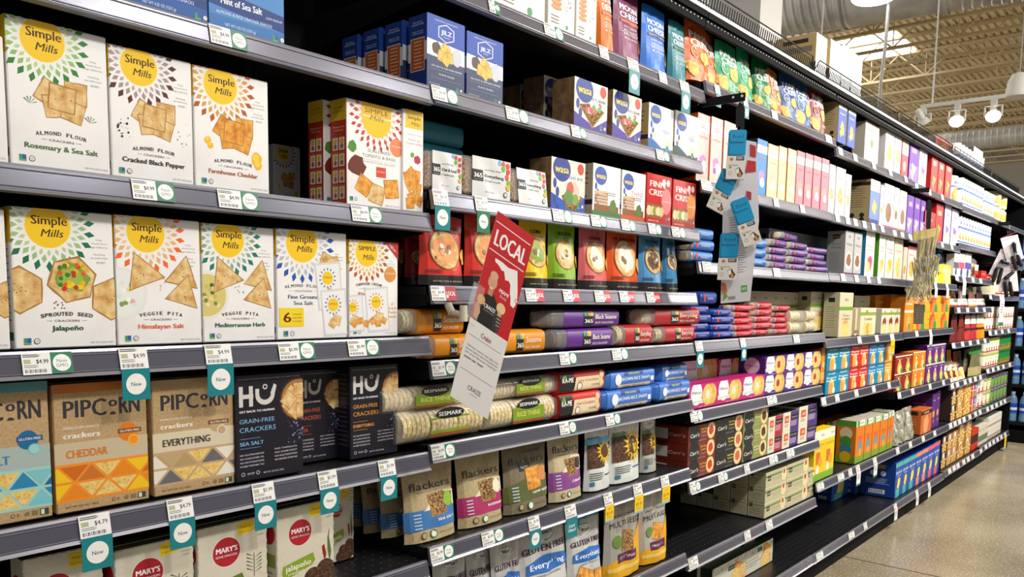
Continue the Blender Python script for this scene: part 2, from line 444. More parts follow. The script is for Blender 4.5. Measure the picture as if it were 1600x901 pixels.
duct('air_duct', (19.9, 8, 4.80), (19.7, -4, 4.80), .2, 'distant ribbed silver air duct behind the white track lights')
# white building column behind the shelves
p = on(1166, 10, 1, 1.5)
M = MB(); M.box(p.x-.19, p.x+.19, 1.3, 1.7, 0, 7.1, mat('dcdad6', .6)); struct(M.build('trim_2'))
# track lights
WM = mat('e9e9e6', .35, name='white_enamel'); LG = emit('lamp_glow', 'fff6e6', 14)
r = tag(empty('track_light', (10.57, 0, 3.6)), 'white ceiling track carrying three spot heads above the far shelves', 'track light')
M = MB(); M.box(-.03, .03, -3.0, 1.45, 0, .04, WM); M.build('track', r)
for y in (1.33, -1.2):
    M = MB(); M.cyl((0, y, .04), (.0, y, 2.87), .008, .008, mat('c8c8c4', .4, .6), 6); M.build('suspension_rod', r)
for px, py, onl in ((1442, 187, 0), (1495, 186, 1), (1552, 178, 1)):
    q = on(px, py, 0, 10.57); y0 = q.y; z0 = q.z-3.6
    M = MB(); M.box(-.03, .03, y0-.03, y0+.03, -.06, 0, WM); w = .085
    M.path([(0, y0-w, z0-.03), (0, y0-w, -.07), (0, y0+w, -.07), (0, y0+w, z0-.03)], .008, WM)
    y_ = M.build('yoke', r)
    dv = Vector((-.55, -.12, -.55 if onl else -.9)).normalized() if onl else Vector((.5, -.3, -.7)).normalized(); c = Vector((0, y0, z0))
    M = MB(); M.cyl(c-dv*.14, c-dv*.02, .03, .04, WM, 16); M.cyl(c-dv*.02, c+dv*.045, .045, .076, WM, 20, False); lh = M.build('lamp_head', r)
    M = MB(); M.cyl(c+dv*.035, c+dv*.05, .068, .074, LG if onl else mat('444444', .3), 20); M.build('bulb', lh)
# pendant loudspeaker
q = on(1592, 133, 2, 3.6); r = tag(empty('pendant_speaker', q), 'white bell-shaped loudspeaker hanging on a cable at upper right', 'loudspeaker')
M = MB(); M.lathe([(0, -.12), (.12, -.12), (.125, -.10), (.10, .05), (.07, .11), (.03, .13), (0, .13)], WM, 24); M.build('housing', r)
M = MB(); M.cyl((0, 0, .13), (0, 0, 2.87), .006, .006, 'aaaaaa', 6); M.build('cable', r)
# high bay lamp with its flexible conduit
q = on(1365, -3, 0, 10.5); r = tag(empty('high_bay_lamp', q), 'bright round high-bay lamp below the duct at the top edge', 'lamp')
M = MB(); M.lathe([(0, -.02), (.23, -.02), (.25, 0), (.22, .06), (.10, .2), (.05, .24), (0, .24)], WM, 28, cols=[emit('bright_lens', 'ffffff', 8)]*2+[WM]*4); M.build('housing', r)
M = MB(); M.path([(0, 0, .2), (0, 0, 2.4)], .012, 'b5b5b2'); M.build('hanger', r)
q0 = on(1388, 12, 0, 10.8); q1 = on(1383, 75, 0, 10.8); q2 = on(1376, 130, 0, 10.8); q3 = on(1374, 172, 0, 10.8)
M = MB(); M.path([q0+Vector((0, 0, 1.2)), q0, q1, q2, q3, q3-Vector((0, 0, .8))], .022, mat('a9a9a6', .4, .3), 8); tag(M.build('flexible_conduit'), 'grey flexible conduit hanging beside the bright skylight', 'conduit')
q0 = on(1287, 0, 0, 9.5); M = MB(); M.cyl(q0+Vector((0, 0, 1.5)), on(1284, 50, 0, 9.5)-Vector((0, 0, .6)), .008, .008, 'd8d8d4', 6); tag(M.build('hanging_rod'), 'thin pale hanging rod in front of the ribbed duct', 'rod')
# ------------------------------------------------------------------ the shelving run
BX = [0, .01, 1.23, 2.45, 3.67, 4.90, 6.12, 7.33, 8.55]
BN = ['', 'nearest', 'second', 'third', 'fourth', 'fifth', 'sixth', 'seventh']
SH = {}
lev = {1: [1.765, 1.497, 1.230, .972, .722], 2: [1.995, 1.770, 1.548, 1.342, 1.175, .986, .749, .450],
       3: [2.030, 1.712, 1.446, 1.180, .942, .695, .424, .150], 4: [2.000, 1.709, 1.448, 1.150, .884, .487, .148],
       5: [1.985, 1.700, 1.446, 1.155, .810, .485, .148], 6: [1.975, 1.727, 1.505, 1.291, 1.050, .768, .487, .155], 7: [1.975, 1.660, 1.388, 1.105, .800, .482, .165]}
BR = dict(zip('STUVWXZ', range(1, 8)))
for c, b in BR.items():
    for i, z in enumerate(lev[b]): SH[c+str(i)] = (b, i, z)
TOPZ = 2.244
CLEAR = filmmat('clear_strip', .18)
def shelf_parts(b, z, base=False):
    x0, x1 = BX[b]+.003, BX[b+1]-.003; W = x1-x0
    r = empty('shelf', (x0, 0, z))
    M = MB(); M.box(0, W, .004, .445, -.022, -.004, DECK); M.box(0, W, .003, .010, -.04, -.004, BLACKD)
    M.build('deck', r)
    M = MB()
    M.add([(0, .003, -.001), (W, .003, -.001), (W, -.004, -.001), (0, -.004, -.001), (0, -.006, -.005), (W, -.006, -.005), (0, -.013, -.036), (W, -.013, -.036), (0, -.017, -.041), (W, -.017, -.041), (0, -.004, -.043), (W, -.004, -.043)],
          [(0, 3, 2, 1), (8, 10, 11, 9), (2, 3, 4, 5), (6, 8, 9, 7), (10, 0, 1, 11)], LIP)
    M.add([(0, -.006, -.005), (W, -.006, -.005), (W, -.013, -.036), (0, -.013, -.036)], [(0, 3, 2, 1)], RAIL)
    for e in (0, W): M.add([(e, .003, -.001), (e, -.004, -.001), (e, -.013, -.036), (e, -.017, -.041), (e, -.004, -.043)], [(0, 1, 2, 3, 4)], LIP)
    for zz, yy in ((-.008, -.0072), (-.033, -.0127)): M.box(0, W, yy-.0012, yy, zz-.0012, zz, LIP)
    M.build('price_rail', r)
    if not base:
        for x in (.0, W-.004):
            M = MB(); ye = .4499; vs = [(x+d, y_, z_) for d in (0, .004) for y_, z_ in ((.012, -.023), (ye, -.023), (ye, -.085), (.30, -.07), (.012, -.045))]
            M.add(vs, [(0, 1, 2, 3, 4), (9, 8, 7, 6, 5)]+[(i, (i+1) % 5, 5+(i+1) % 5, 5+i) for i in range(5)], BLACKD)
            for yy in (.1, .2, .3): M.cyl((x-.0006, yy, -.045), (x+.0046, yy, -.045), .006, .006, mat('050505', .6), 8)
            M.build('bracket', r)
    return r
for k, (b, i, z) in SH.items():
    r = shelf_parts(b, z, z < .2)
    nm = 'bottom' if z < .2 else ('top' if i == 0 else ORD[i])
    tag(r, 'black steel shelf with grey price rail, %s shelf down in the %s bay' % (nm, BN[b]), 'shelf', 'shelves')
for b in range(1, 8):
    r = tag(empty('shelving_bay', (BX[b], .45, 0)), 'black shelving frame with back panel and plinth, %s bay%s' % (BN[b], '' if b > 1 else ' at left'), 'shelving', 'shelving bays'); W = BX[b+1]-BX[b]
    M = MB(); M.box(.03, W-.001 if b < 7 else W-.03, .0, .02, .0, TOPZ-.02, BLACK); M.build('back_panel', r)
    for x in ([0] if b < 7 else [0, W-.03]):
        M = MB(); M.box(x, x+.03, -.0, .02, 0, TOPZ-.02, BLACKD); M.build('upright', r)
    M = MB(); M.box(BX[b], BX[b+1]-.001, .03, .4495, 0, .104, BLACK); M.box(BX[b], BX[b+1]-.001, .028, .03, .085, .1, BLACKD); tag(M.build('base_plinth'), 'black recessed floor plinth under the %s bay' % BN[b], 'plinth', 'floor plinths')
    r = tag(empty('top_shelf', (BX[b], 0, TOPZ)), 'black canopy shelf with bright white front trim over the %s bay' % BN[b], 'shelf', 'canopy shelves')
    M = MB(); M.box(.002, W-.002, .006, .47, -.018, 0, BLACKD); M.box(.002, W-.002, .0, .012, -.05, -.006, BLACK); M.build('deck', r)
    M = MB(); M.box(.002, W-.002, -.012, .004, -.005, .006, mat('e8e8ec', .3)); M.box(.002, W-.002, -.008, .0, -.022, -.005, BLACK); M.build('edge_trim', r)
    M = MB(); x = .01
    while x < W-.02: M.box(x, x+.006, -.0025, .0, -.033, -.029, mat('9a9a9a', .4)); x += .024
    M.build('slot_strip', r)
M = MB(); M.box(8.552, 8.575, .0, .475, 0, TOPZ, BLACK); tag(M.build('gondola_end'), 'tall black end panel closing the far end of the shelving', 'panel')
# wire fences along the canopy
WIRE = mat('101012', .35, .5, name='black_wire')
def fence(W, H=.09):
    M = MB(); n = int(W/.019)
    for i in range(n+1):
        x = .02+(W-.04)*i/n; M.cyl((x, 0, .006), (x, -.012, H-.012), .0021, .0021, WIRE, 4, False)
        M.cyl((x, 0, .006), (x, .05, .004), .0021, .0021, WIRE, 4, False)
    pts = [(.0, 0, .006), (W, 0, .006), (W+.004, -.006, H*.5), (W-.03, -.013, H), (.03, -.013, H), (-.004, -.006, H*.5), (.0, 0, .006)]
    M.path(pts, .0028, WIRE, 6); M.path([(.01, -.006, H*.5), (W-.01, -.006, H*.5)], .002, WIRE, 5)
    return M.build('wire_fence')
fp = None
for i, x in enumerate((1.055, 2.28, 3.505, 4.73, 5.955, 7.18)):
    o = fence(1.205) if fp is None else fp.copy()
    if fp: COL.objects.link(o)
    fp = fp or o; o.location = (x, .045, TOPZ+.004)
    tag(o, 'black wire fence panel on the canopy edge, %s panel from the left' % ORD[i], 'wire fence', 'wire fence panels')
# cooler-end unit facing down the aisle, with big water bottles
r = tag(empty('end_shelving', (8.93, 0, 0)), 'black shelving unit with blue water bottles at the far right edge', 'shelving')
EZ = [.20, .56, .92, 1.28, 1.64, 2.0]
M = MB(); M.box(.42, .45, -2.2, .22, 0, 2.3, BLACK); M.build('back_panel', r)
M = MB(); M.box(0, .42, -2.2, .22, 0, .12, BLACK); M.build('plinth', r)
for i, z in enumerate(EZ):
    M = MB(); M.box(8.93, 9.35, -2.2, .22, z-.03, z, BLACKD); tag(M.build('shelf_deck'), 'black shelf of the far-right bottle unit, %s shelf up' % ORD[i], 'shelf', 'bottle unit shelves')
BG = filmmat('blue_bottle_plastic', .55, (.25, .5, .85, 1)); BL = mat('1f4fc0', .4); BC = mat('e6eaf2', .4)
def bottle():
    r = empty('water_bottle')
    M = MB(); M.lathe([(0, 0), (.036, 0), (.04, .008), (.04, .06), (.037, .07), (.04, .08), (.04, .19), (.034, .225), (.016, .26), (.014, .275), (0, .275)], BG, 18); M.build('body', r)
    M = MB(); M.lathe([(.0405, .085), (.0405, .175)], BL, 18); M.lathe([(.0408, .11), (.0408, .135)], mat('e9eef8', .4), 18); M.build('label', r)
    M = MB(); M.lathe([(.0165, .262), (.0165, .285), (0, .285)], BC, 14); M.build('cap', r)
    return r
bp = None; K = 0
for si, z in enumerate(EZ[:5]):
    for j in range(5):
        o = bottle() if bp is None else copytree(bp); bp = bp or o
        o.location = (8.985, .14-.096*j, z)
        tag(o, 'blue water bottle, %s from left on %s shelf up, end unit' % (ORD[j], ORD[si]), 'water bottle', 'water bottles at the far end')
# ------------------------------------------------------------------ placing goods on shelves
PR = {}
def spawn(key, mk, loc, label, cat, group=None, rz=0, lean=0):
    if key in PR: o = copytree(PR[key])
    else: o = mk(); PR[key] = o
    o.location = loc; o.rotation_euler = (-lean, 0, rz)
    tag(o, label, cat, group); return o
def where(sh):
    b, i, z = SH[sh]; return "%s bay's %s shelf" % (BN[b], 'bottom' if z < .2 else 'top' if i == 0 else ORD[i])
def span(sh, xl, xr, top, off):
    z = SH[sh][2]; H = top if 0 < top < 1 else .2; py = 480
    for _ in range(4):
        a = on(xl, py, 1, off).x; b = on(xr, py, 1, off).x
        if not 0 < top < 1:
            q = on((xl+xr)/2, top, 1, off); H = q.z-z
        py = proj(((a+b)/2, off, z+H/2))[1]
    return a, b, H
ROWW = {1: [''], 2: ['lower ', 'upper '], 3: ['bottom ', 'middle ', 'top '], 4: ['bottom ', 'second ', 'third ', 'top '], 5: ['bottom ', 'second ', 'middle ', 'fourth ', 'top ']}
def put(sh, xl, xr, top, mk, desc, cat, off=.02, D=.06, n=1, rows=1, gap=.0008, lean=0, rz=0, jit=0, key=None, loc=True, cols=None, zoff=0):
    """mk(W, H, D) builds one; n across, rows high between pixel columns xl and xr of the shelf's own front plane"""
    z = SH[sh][2]; a, b, H = span(sh, xl, xr, top, off); W = (b-a)/n-gap; h = (H-zoff)/rows-(.0006 if rows > 1 else 0)
    k = key or (desc, sh, xl)
    rn = random.Random(xl*7+top); out = []
    for r_ in range(rows):
        for i in range(n):
            x = a+(b-a)*(i+.5)/n; place = []
            if rows > 1: place.append(ROWW[rows][r_]+'row')
            if n > 1: place.append(ORD[i]+' from left')
            L = ', '.join([desc]+place+([where(sh)] if loc else []))
            o = spawn(k, lambda: mk(W, h, D), (x, off+(rn.random()-.3)*jit, z+zoff+.0006+r_*(H-zoff)/rows), L, cat,
                      None if n*rows == 1 else desc+', '+where(sh), rz+(rn.random()-.5)*jit*8, lean)
            out.append(o)
    return out
# ------------------------------------------------------------------ printed artwork
def txts(P, cx, items, al='c', b=0):
    for s, y, h, c, w in items: P.t(s, cx, y, h, c, w, al, b=b)
def badge(P, x=.08, y=.055, s=.055):
    k = P.W/P.H
    P.r(x, y-s*k*.6, x+s*1.2, y+s*k*.6, '2d5fa8').r(x, y-s*k*.6, x+s*.5, y+s*k*.6, '4a9a50').r(x, y-s*k*.6, x+s*1.2, y-s*k*.3, '6ab05a')
    P.e(x+s*2.2, y, s*.55, '55504c').e(x+s*2.2, y, s*.42, 'efedea').t('GF', x+s*2.2, y, s*k*.38, '55504c', s*.5)
def a_sun(dark, mid, light, t1, flav, fc, pic, serif=True, t1y=.245, small=None, logo='Simple', tx=.5):
    def f(P):
        k = P.W/P.H; cx, cy = .35, .875
        P.ring(cx, cy, .270, 22, .038, light); P.ring(cx, cy, .332, 22, .048, mid, a0=PI/22, a1=2*PI+PI/22); P.ring(cx, cy, .408, 22, .058, dark)
        P.e(cx, cy, .222, 'f7dc5a').e(cx, cy, .214, 'f4c81e', n=30)
        P.t(logo, cx+.01, cy+.045, .062 if logo == 'Simple' else .045, '4a2a14', .34, b=.006).t('Mills', cx+.03, cy-.045, .055, '4a2a14', .21, sh=.25, b=.003)
        for i, s in enumerate(('Only', 'whole food', 'ingredients.', '', 'Nothing', 'artificial,')):
            if s: P.t(s, .85, .80-.027*i, .0125, '6a6664', len(s)*.0165)
        P.t('ever.', .865, .635, .017, '4a4644', .10, sh=.25); P.r(.82, .622, .91, .624, 'e8c050')
        pic(P)
        n = len(t1); R = .9      # title set on a shallow arc
        for i, ch in enumerate(t1):
            if ch == ' ': continue
            u = (i-(n-1)/2)/n; P.t(ch, tx+u*.52, t1y-.06*u*u*1.2+.006, .027, '3a3634', .032 if ch not in 'IJ' else .008, rot=-u*.25, b=.004)
        P.t('CRACKERS', tx, t1y-.045, .015, '4a4644', .25); P.r(tx-.2, t1y-.046, tx-.145, t1y-.044, '6a6664').r(tx+.145, t1y-.046, tx+.2, t1y-.044, '6a6664')
        P.t(flav, tx, t1y-.098, .036, fc, min(.76, .0385*len(flav)), b=.006)
        badge(P); P.t('NET WT 4.25OZ (120G)', .85, .035, .012, '8a8684', .24)
        if small: small(P)
    return f
def squares(m_, extra=None, seed=1):
    def f(P):
        P.cr(.40, .52, .17, .3, 4, m_, seed=seed).cr(.66, .55, .16, .75, 4, m_, seed=seed+1).cr(.45, .44, .16, .95, 4, m_, seed=seed+2).cr(.63, .42, .15, .5, 4, m_, seed=seed+3).cr(.52, .50, .185, .68, 4, m_, seed=seed+4)
        if extra: extra(P)
    return f
def sprig(P):
    for x, y, s in ((.2, .43, 1), (.8, .36, -1)):
        for i in range(5):
            a = .3+.5*i; P.poly([(x, y), (x+.07*math.cos(a), y+.05*math.sin(a)), (x+.075*math.cos(a+.15), y+.05*math.sin(a+.15))], '4d7a3a', inc=False)
        P.k += 1
def pepper(P):
    rn = random.Random(4)
    for i in range(34): P.e(rn.choice((.12, .85))+rn.random()*.16-.05, .30+rn.random()*.2, .004+.012*rn.random()**3, '3a2622', n=6)
def cheese(P):
    for x, y, r in ((.17, .40, .045), (.2, .36, .04), (.82, .30, .08), (.84, .25, .06)): blob(P, x, y, r, 'f2b61e', int(x*99)); blob(P, x-.01, y+.01, r*.6, 'f8d050', int(y*99))
def p_jal(P):
    P.cr(.06, .42, .235, .5, 6, CRK, seed=3).cr(.97, .36, .23, .45, 6, CRK, seed=4).cr(.565, .50, .245, .25, 6, CRK, seed=5)
    blob(P, .57, .515, .165, '7fa03c', 2); blob(P, .56, .50, .13, '9cb84c', 3); rn = random.Random(5)
    for i in range(26):
        x, y = .57+.25*(rn.random()-.5), .515+.19*(rn.random()-.5); c = ('e8b81a', 'f2cc22', 'c8321e', '3f7a2a', 'e05a20')[i % 5]; blob(P, x, y, .028, c, i, n=6)
    for i in range(9): P.e(.38+.1*rn.random(), .29+.05*rn.random(), .008, '8a4a2a', n=6)
def tri(P, cx, cy, s, rot, sd=1, m_=None): P.cr(cx, cy, s, rot, 3, m_ or CRK, seed=sd)
def p_pita(cbowl, bits, sd):
    def f(P):
        P.e(.05, .40, .30, 'e9e6e2').e(.05, .40, .26, cbowl); rn = random.Random(sd)
        for i in range(14): blob(P, .02+.2*rn.random(), .30+.2*rn.random(), .03, bits[i % len(bits)], i, n=7)
        tri(P, .30, .56, .25, 1.95, sd); tri(P, .78, .555, .23, 1.38, sd+1); tri(P, .78, .405, .23, 1.30, sd+2)
        for i in range(8): P.e(.44+.12*rn.random(), .42+.12*rn.random(), .007, bits[-1], n=6)
    return f
def smallbag(P, x, y, s, c):
    k = P.W/P.H; P.poly([(x-s, y+s*1.3*k), (x+s*.9, y+s*1.5*k), (x+s*1.1, y-s*1.4*k), (x-s*.7, y-s*1.5*k)], 'd5d5d6').poly([(x-s*.9, y+s*1.2*k), (x+s*.8, y+s*1.35*k), (x+s, y-s*1.3*k), (x-s*.6, y-s*1.35*k)], 'ececec')
    P.ring(x-s*.05, y+s*.45*k, s*.55, 14, s*.1, c); P.e(x-s*.05, y+s*.45*k, s*.4, 'f2c71e'); P.t('SIMPLE', x-s*.05, y+s*.5*k, s*.1*k, '4a2a14', s*.6)
    P.cr(x+s*.2, y-s*.5*k, s*.42, .5, 4, CRK); P.cr(x-s*.1, y-s*.7*k, s*.35, .2, 4, CRK)
def p_fine(P):
    P.cr(.70, .72, .13, .4, 4, CRK).cr(.80, .70, .12, 1.1, 4, CRK); smallbag(P, .72, .50, .20, '3f6aa8'); smallbag(P, .80, .25, .20, '3f6aa8')
    P.r(.03, .12, .36, .29, 'f2d21e').t('6', .13, .205, .09, '5a2a10', .10, b=.01)
    for i, s in enumerate(('snack', 'packs', 'inside')): P.t(s, .27, .235-.032*i, .018, '5a2a10', .12)
def p_farm(P):
    smallbag(P, .55, .29, .25, 'd9822a'); smallbag(P, .08, .25, .2, 'd9822a')
    for i in range(6): P.cr(.1+.12*i, .14+.03*(i % 2), .07, i, 4, CRKO)
    for i, s in enumerate(('6', 'Snack', 'Packs', 'Inside')): P.t(s, .87, .35-.045*i, .028, 'd9a05a', .17 if i else .04, sh=.2)
    P.poly([(.72, 1), (1, 1), (1, .82)], 'c0302a').t('NEW', .88, .94, .03, 'f6e6e0', .17, rot=-.7)
    P.e(.83, .66, .12, 'dd9340').t('GLUTEN-FREE', .83, .67, .015, 'fff0e0', .2)
def side_sun(acc):
    def f(P):
        P.r(0, 0, 1, 1, 'f0eeec').r(0, .75, 1, 1, 'e8bc1c'); P.lines(.15, .85, [.70-.05*i for i in range(11)], .01, '9a9694')
        P.r(.1, .06, .9, .12, acc)
    return f
def art_dried(P):
    P.ring(.55, .90, .30, 22, .045, 'e8b89a'); P.ring(.55, .90, .38, 22, .055, 'cf4a36', a0=.1, a1=6.38); P.ring(.55, .90, .46, 24, .05, 'b83a2c')
    P.poly([(.26, 1), (.80, 1), (.80, .88), (.26, .88)], 'e9b91e').e(.53, .87, .27, 'efc526', a0=PI, a1=2*PI).t('SIMPLE', .53, .93, .045, '5a3a14', .42).t('Mills', .53, .865, .05, '7a5a24', .24, sh=.25)
    txts(P, .58, [('SUN-DRIED', .545, .030, '4a4240', .42), ('TOMATO & BASIL', .495, .030, '4a4240', .62), ('ALMOND FLOUR CRACKERS', .435, .016, '6a6260', .58)])
    P.r(.28, .455, .88, .457, '8a8280').e(.90, .62, .13, 'e58a5a').t('GLUTEN-FREE', .9, .63, .016, 'fff0e0', .2).r(.52, .30, .70, .40, 'd5482e').t('NOTHING', .61, .355, .014, 'ffe0d0', .14)
    blob(P, .18, .38, .15, '6a2a1c', 2); blob(P, .1, .56, .08, '4f8a34', 4)
    P.cr(.30, .20, .17, .3, 4, CRKO).cr(.80, .20, .18, .9, 4, CRKO).cr(.53, .13, .18, .55, 4, CRK); badge(P, .05, .06, .05); P.t('NET WT 4.25OZ', .82, .03, .014, '7a7674', .26)
def side_dried(P):
    P.r(0, 0, 1, 1, 'c33a22').r(0, .80, 1, 1, 'e9c02a').t('SUN-DRIED', .5, .92, .02, '4a3010', .66).t('TOMATO & BASIL', .5, .885, .018, '4a3010', .8).t('These are our', .5, .74, .018, 'ffe8d8', .75).t('friends too', .5, .71, .018, 'ffe8d8', .6)
    for j in range(4):
        for i in (0, 1):
            x0 = .12+.42*i; y0 = .52-.155*j; P.r(x0, y0, x0+.34, y0+.12, 'f2ede8').e(x0+.17, y0+.085, .11, 'e9c02a').e(x0+.17, y0+.035, .1, 'b06a30')
        P.r(.1, .495-.155*j, .9, .5-.155*j, 'e9952a')
def art_slimside(P):
    P.r(.12, .82, .95, 1, 'ecc42a').t('Simple', .53, .93, .035, '4a2a14', .62, b=.01).t('Mills', .6, .87, .035, '4a2a14', .4, sh=.25)
    txts(P, .55, [('ALMOND FLOUR', .76, .014, '8a8280', .7), ('Sun-Dried', .71, .02, '8a5a4a', .55), ('Tomato & Basil', .675, .02, 'b0402c', .8)])
    blob(P, .70, .52, .16, 'b53050', 3); blob(P, .45, .56, .1, '7aa04a', 5)
    for i, (x, y) in enumerate(((.4, .38), (.65, .36), (.35, .26), (.7, .24), (.45, .14), (.75, .12), (.25, .34), (.55, .30), (.35, .08))): P.cr(x, y, .26, i*.7, 4, CRKO, seed=i)
def a_pip(c1, c2, c3, c4, flav, fc, band, tex):
    def f(P):
        P.r(0, .93, 1, 1, c1)
        P.t('PIPC', .32, .805, .135, '38353a', .44, b=.014).t('o', .617, .840, .080, '38353a', .085, b=.014).t('RN', .80, .805, .135, '38353a', .22, b=.014); P.e(.622, .735, .035, '38353a', a0=0, a1=PI)
        P.t('HEIRLOOM SNACK', .09, .66, .018, 'e2d8c8', .38, al='l', b=.003).t('crackers', .09, .60, .042, 'eee8de', .38, al='l', b=.008)
        P.r(0, .38, 1, .545, band).t(flav, .11, .455, .062, fc, .047*len(flav)+.1, al='l', b=.012)
        P.r(0, .085, 1, .38, tex)
        k = P.W/P.H; ss = .36; hh = .128
        cs = (c2, c3, c4, c1, 'CR', c3, c2, c4)
        for row in (0, 1):
            for i in range(-1, 7):
                x = i*.175+.02; upw = (i+row) % 2 == 0; y0 = .10+row*.137; g = .03
                q = [(x+g, y0+.005), (x+.35-g, y0+.005), (x+.175, y0+hh-.008)] if upw else [(x+g, y0+hh-.005), (x+.35-g, y0+hh-.005), (x+.175, y0+.008)]
                cr_ = (row == 1 and i == 2) or (row == 0 and i in (1, 2, 3))
                c = CRKT if cr_ else (c2, c4, c3, c1, c4)[(i+row*2) % 5]
                P.poly(q, c, inc=False)
                if cr_:
                    P.k += 1
                    for d in ((-.05, 0), (.05, 0), (0, .01), (0, -.02)): P.e(x+.175+d[0], y0+(.05 if upw else .085)+d[1], .006, '8a5a1c', n=6)
        P.k += 1
        P.e(.78, .585, .105, c3 if flav != 'CHEDDAR' else 'e07a1c').r(.67, .575, .93, .612, '7a4a20' if flav != 'SEA SALT' else '1f5a90').t('GLUTEN FREE', .80, .593, .018, 'ffffff', .22).e(.84, .515, .062, c4).e(.84, .515, .05, tex)
        P.t('NET WT 4.25 OZ (120G)', .09, .045, .015, '3a3028', .34, al='l').e(.60, .05, .022, '3a3028').e(.6, .05, .016, 'b99a6e').t('D', .65, .05, .02, '3a3028', .02).r(.87, .025, .96, .072, '3a4a3a').r(.88, .03, .915, .066, 'd8e0d0')
        P.e(.74, .05, .025, '8a7250').r(.79, .032, .85, .068, '8a7250')
    return f
CRKT = noisemat('golden_cracker', ['cfa24a', 'e6c46c', 'f0d68a'], 90, .7)
def a_hu(c, flav, c2=None, pic=True):
    def f(P):
        P.t('NO REFINED STARCHES | PALEO/PLANT-BASED | NO GREASY FINGERS', .5, .955, .012, 'a8a4b0', .9)
        P.r(.06, .70, .115, .89, 'd4cfcb').r(.06, .775, .26, .815, 'd4cfcb').r(.20, .70, .255, .89, 'd4cfcb')
        P.e(.43, .80, .14, 'd4cfcb', ry=.13, a0=PI, a1=2*PI).r(.29, .80, .345, .86, 'd4cfcb').poly([(.50, .80), (.57, .80), (.60, .88), (.56, .90)], 'd4cfcb').e(.43, .81, .085, '1d1a26', ry=.08, a0=PI, a1=2*PI).e(.43, .875, .035, 'd4cfcb').e(.43, .875, .02, '1d1a26')
        P.t('GET BACK TO HUMAN', .06, .655, .020, 'e8e4e8', .50, al='l', b=.004).t('GRAIN-FREE', .06, .565, .040, c, .50, al='l').t('CRACKERS', .06, .485, .044, c, .52, al='l').t(flav, .06, .355, .034, c2 or c, .042*len(flav), al='l', b=.004)
        P.r(.06, .40, .35, .403, c).r(.06, .31, .35, .313, c)
        for i, s in enumerate(('NO GLUTEN/GRAINS', 'NO SUNFLOWER OIL', 'NO LECITHINS/GUMS', 'NO SEED/"VEGETABLE" OILS')): P.t(s, .06, .25-.035*i, .015, 'e0dce4', .34, al='l')
        for i, s in enumerate(('NO TAPIOCA', 'NO DAIRY/SOY', 'NO MALTODEXTRIN', 'NO REFINED STARCHES')): P.t(s, .56, .27-.035*i, .015, 'e0dce4', .34, al='l')
        P.e(.10, .07, .025, 'd0ccd4').e(.10, .07, .019, '1d1a26').t('NON GMO', .21, .07, .02, 'd0ccd4', .1).e(.31, .07, .025, 'd0ccd4').e(.31, .07, .018, '1d1a26').t('NET WT. 4.25 OZ (120G)', .39, .06, .015, 'e0dce4', .3, al='l')
        if pic:
            P.e(.93, .73, .29, '4a2a18').e(.93, .73, .265, 'a8743c')
            for i, (x, y) in enumerate(((.82, .78), (.95, .82), (.80, .68), (.93, .70), (.88, .62), (.99, .62), (.78, .73))): P.cr(x, y, .13, i*.8, 4, CRK, seed=i)
            rn = random.Random(3)
            for i in range(46): P.e(.75+.24*rn.random()**.7, .30+.27*rn.random(), .004+.014*rn.random()**2, '6a6494' if i % 3 else '8a86b4', n=5)
    return f
def side_hu(P):
    P.lines(.12, .9, [.9-.05*i for i in range(16)], .008, '6a6674'); P.e(.5, .6, .2, '3a3648')
def a_mary(flav, fc, pic):
    def f(P):
        k = P.W/P.H
        for i in range(26):
            a = 2*PI*i/26; P.poly([(.40+.25*math.cos(a), .70+.25*math.sin(a)*k), (.40+1.2*math.cos(a), .70+1.2*math.sin(a)*k), (.40+1.2*math.cos(a+.11), .70+1.2*math.sin(a+.11)*k)], 'd5cdb9', inc=False)
        P.k += 1; P.e(.40, .70, .205, 'ece6d8').e(.40, .70, .195, 'b3202e', n=30).t("MARY'S", .40, .725, .055, 'ffffff', .30, b=.008).t('GONE CRACKERS', .40, .66, .022, 'ffffff', .31)
        P.poly([(.56, .97), (.80, .99), (.80, .86), (.56, .84)], 'f0d21e').t('New &', .68, .93, .028, 'c03a20', .16, sh=.2).t('Improved!', .68, .88, .022, 'c03a20', .2, sh=.2)
        for i, s in enumerate(('ORGANIC', 'gluten free', 'non-gmo', 'vegan')): P.t(s, .90, .93-.04*i, .018, '7a6a58', .02*len(s))
        P.poly([(.10, .36), (.62, .44), (.66, .35), (.60, .30), (.12, .20), (.08, .28)], fc).t(flav, .36, .335, .065, 'f4f0e0', .042*len(flav)+.1, rot=.08, b=.006).t('crackers', .32, .265, .03, 'f4f0e0', .28, rot=.08)
        for i, (x, y, s) in enumerate(((.62, .14, .17), (.84, .20, .17), (.78, .08, .18), (.52, .06, .17), (.92, .10, .15))): P.e(x, y, s, '3f1c10').e(x, y, s*.93, SEEDD)
        pic(P)
    return f
def chili(P):
    P.poly([(.78, .48), (.82, .50), (.86, .38), (.83, .30), (.79, .40)], '9a1f1a').poly([(.88, .58), (.90, .60), (.95, .40), (.92, .28), (.88, .42)], '4a7a2a').poly([(.89, .58), (.91, .66), (.92, .66), (.905, .57)], '4a5a2a')
def herb(P):
    for i in range(10): P.poly([(.80, .40+.02*i), (.80+.12*(-1)**i, .44+.02*i), (.80+.10*(-1)**i, .45+.02*i)], '5a6a3a', inc=False)
    P.k += 1; P.r(.795, .36, .805, .62, '5a5a30')
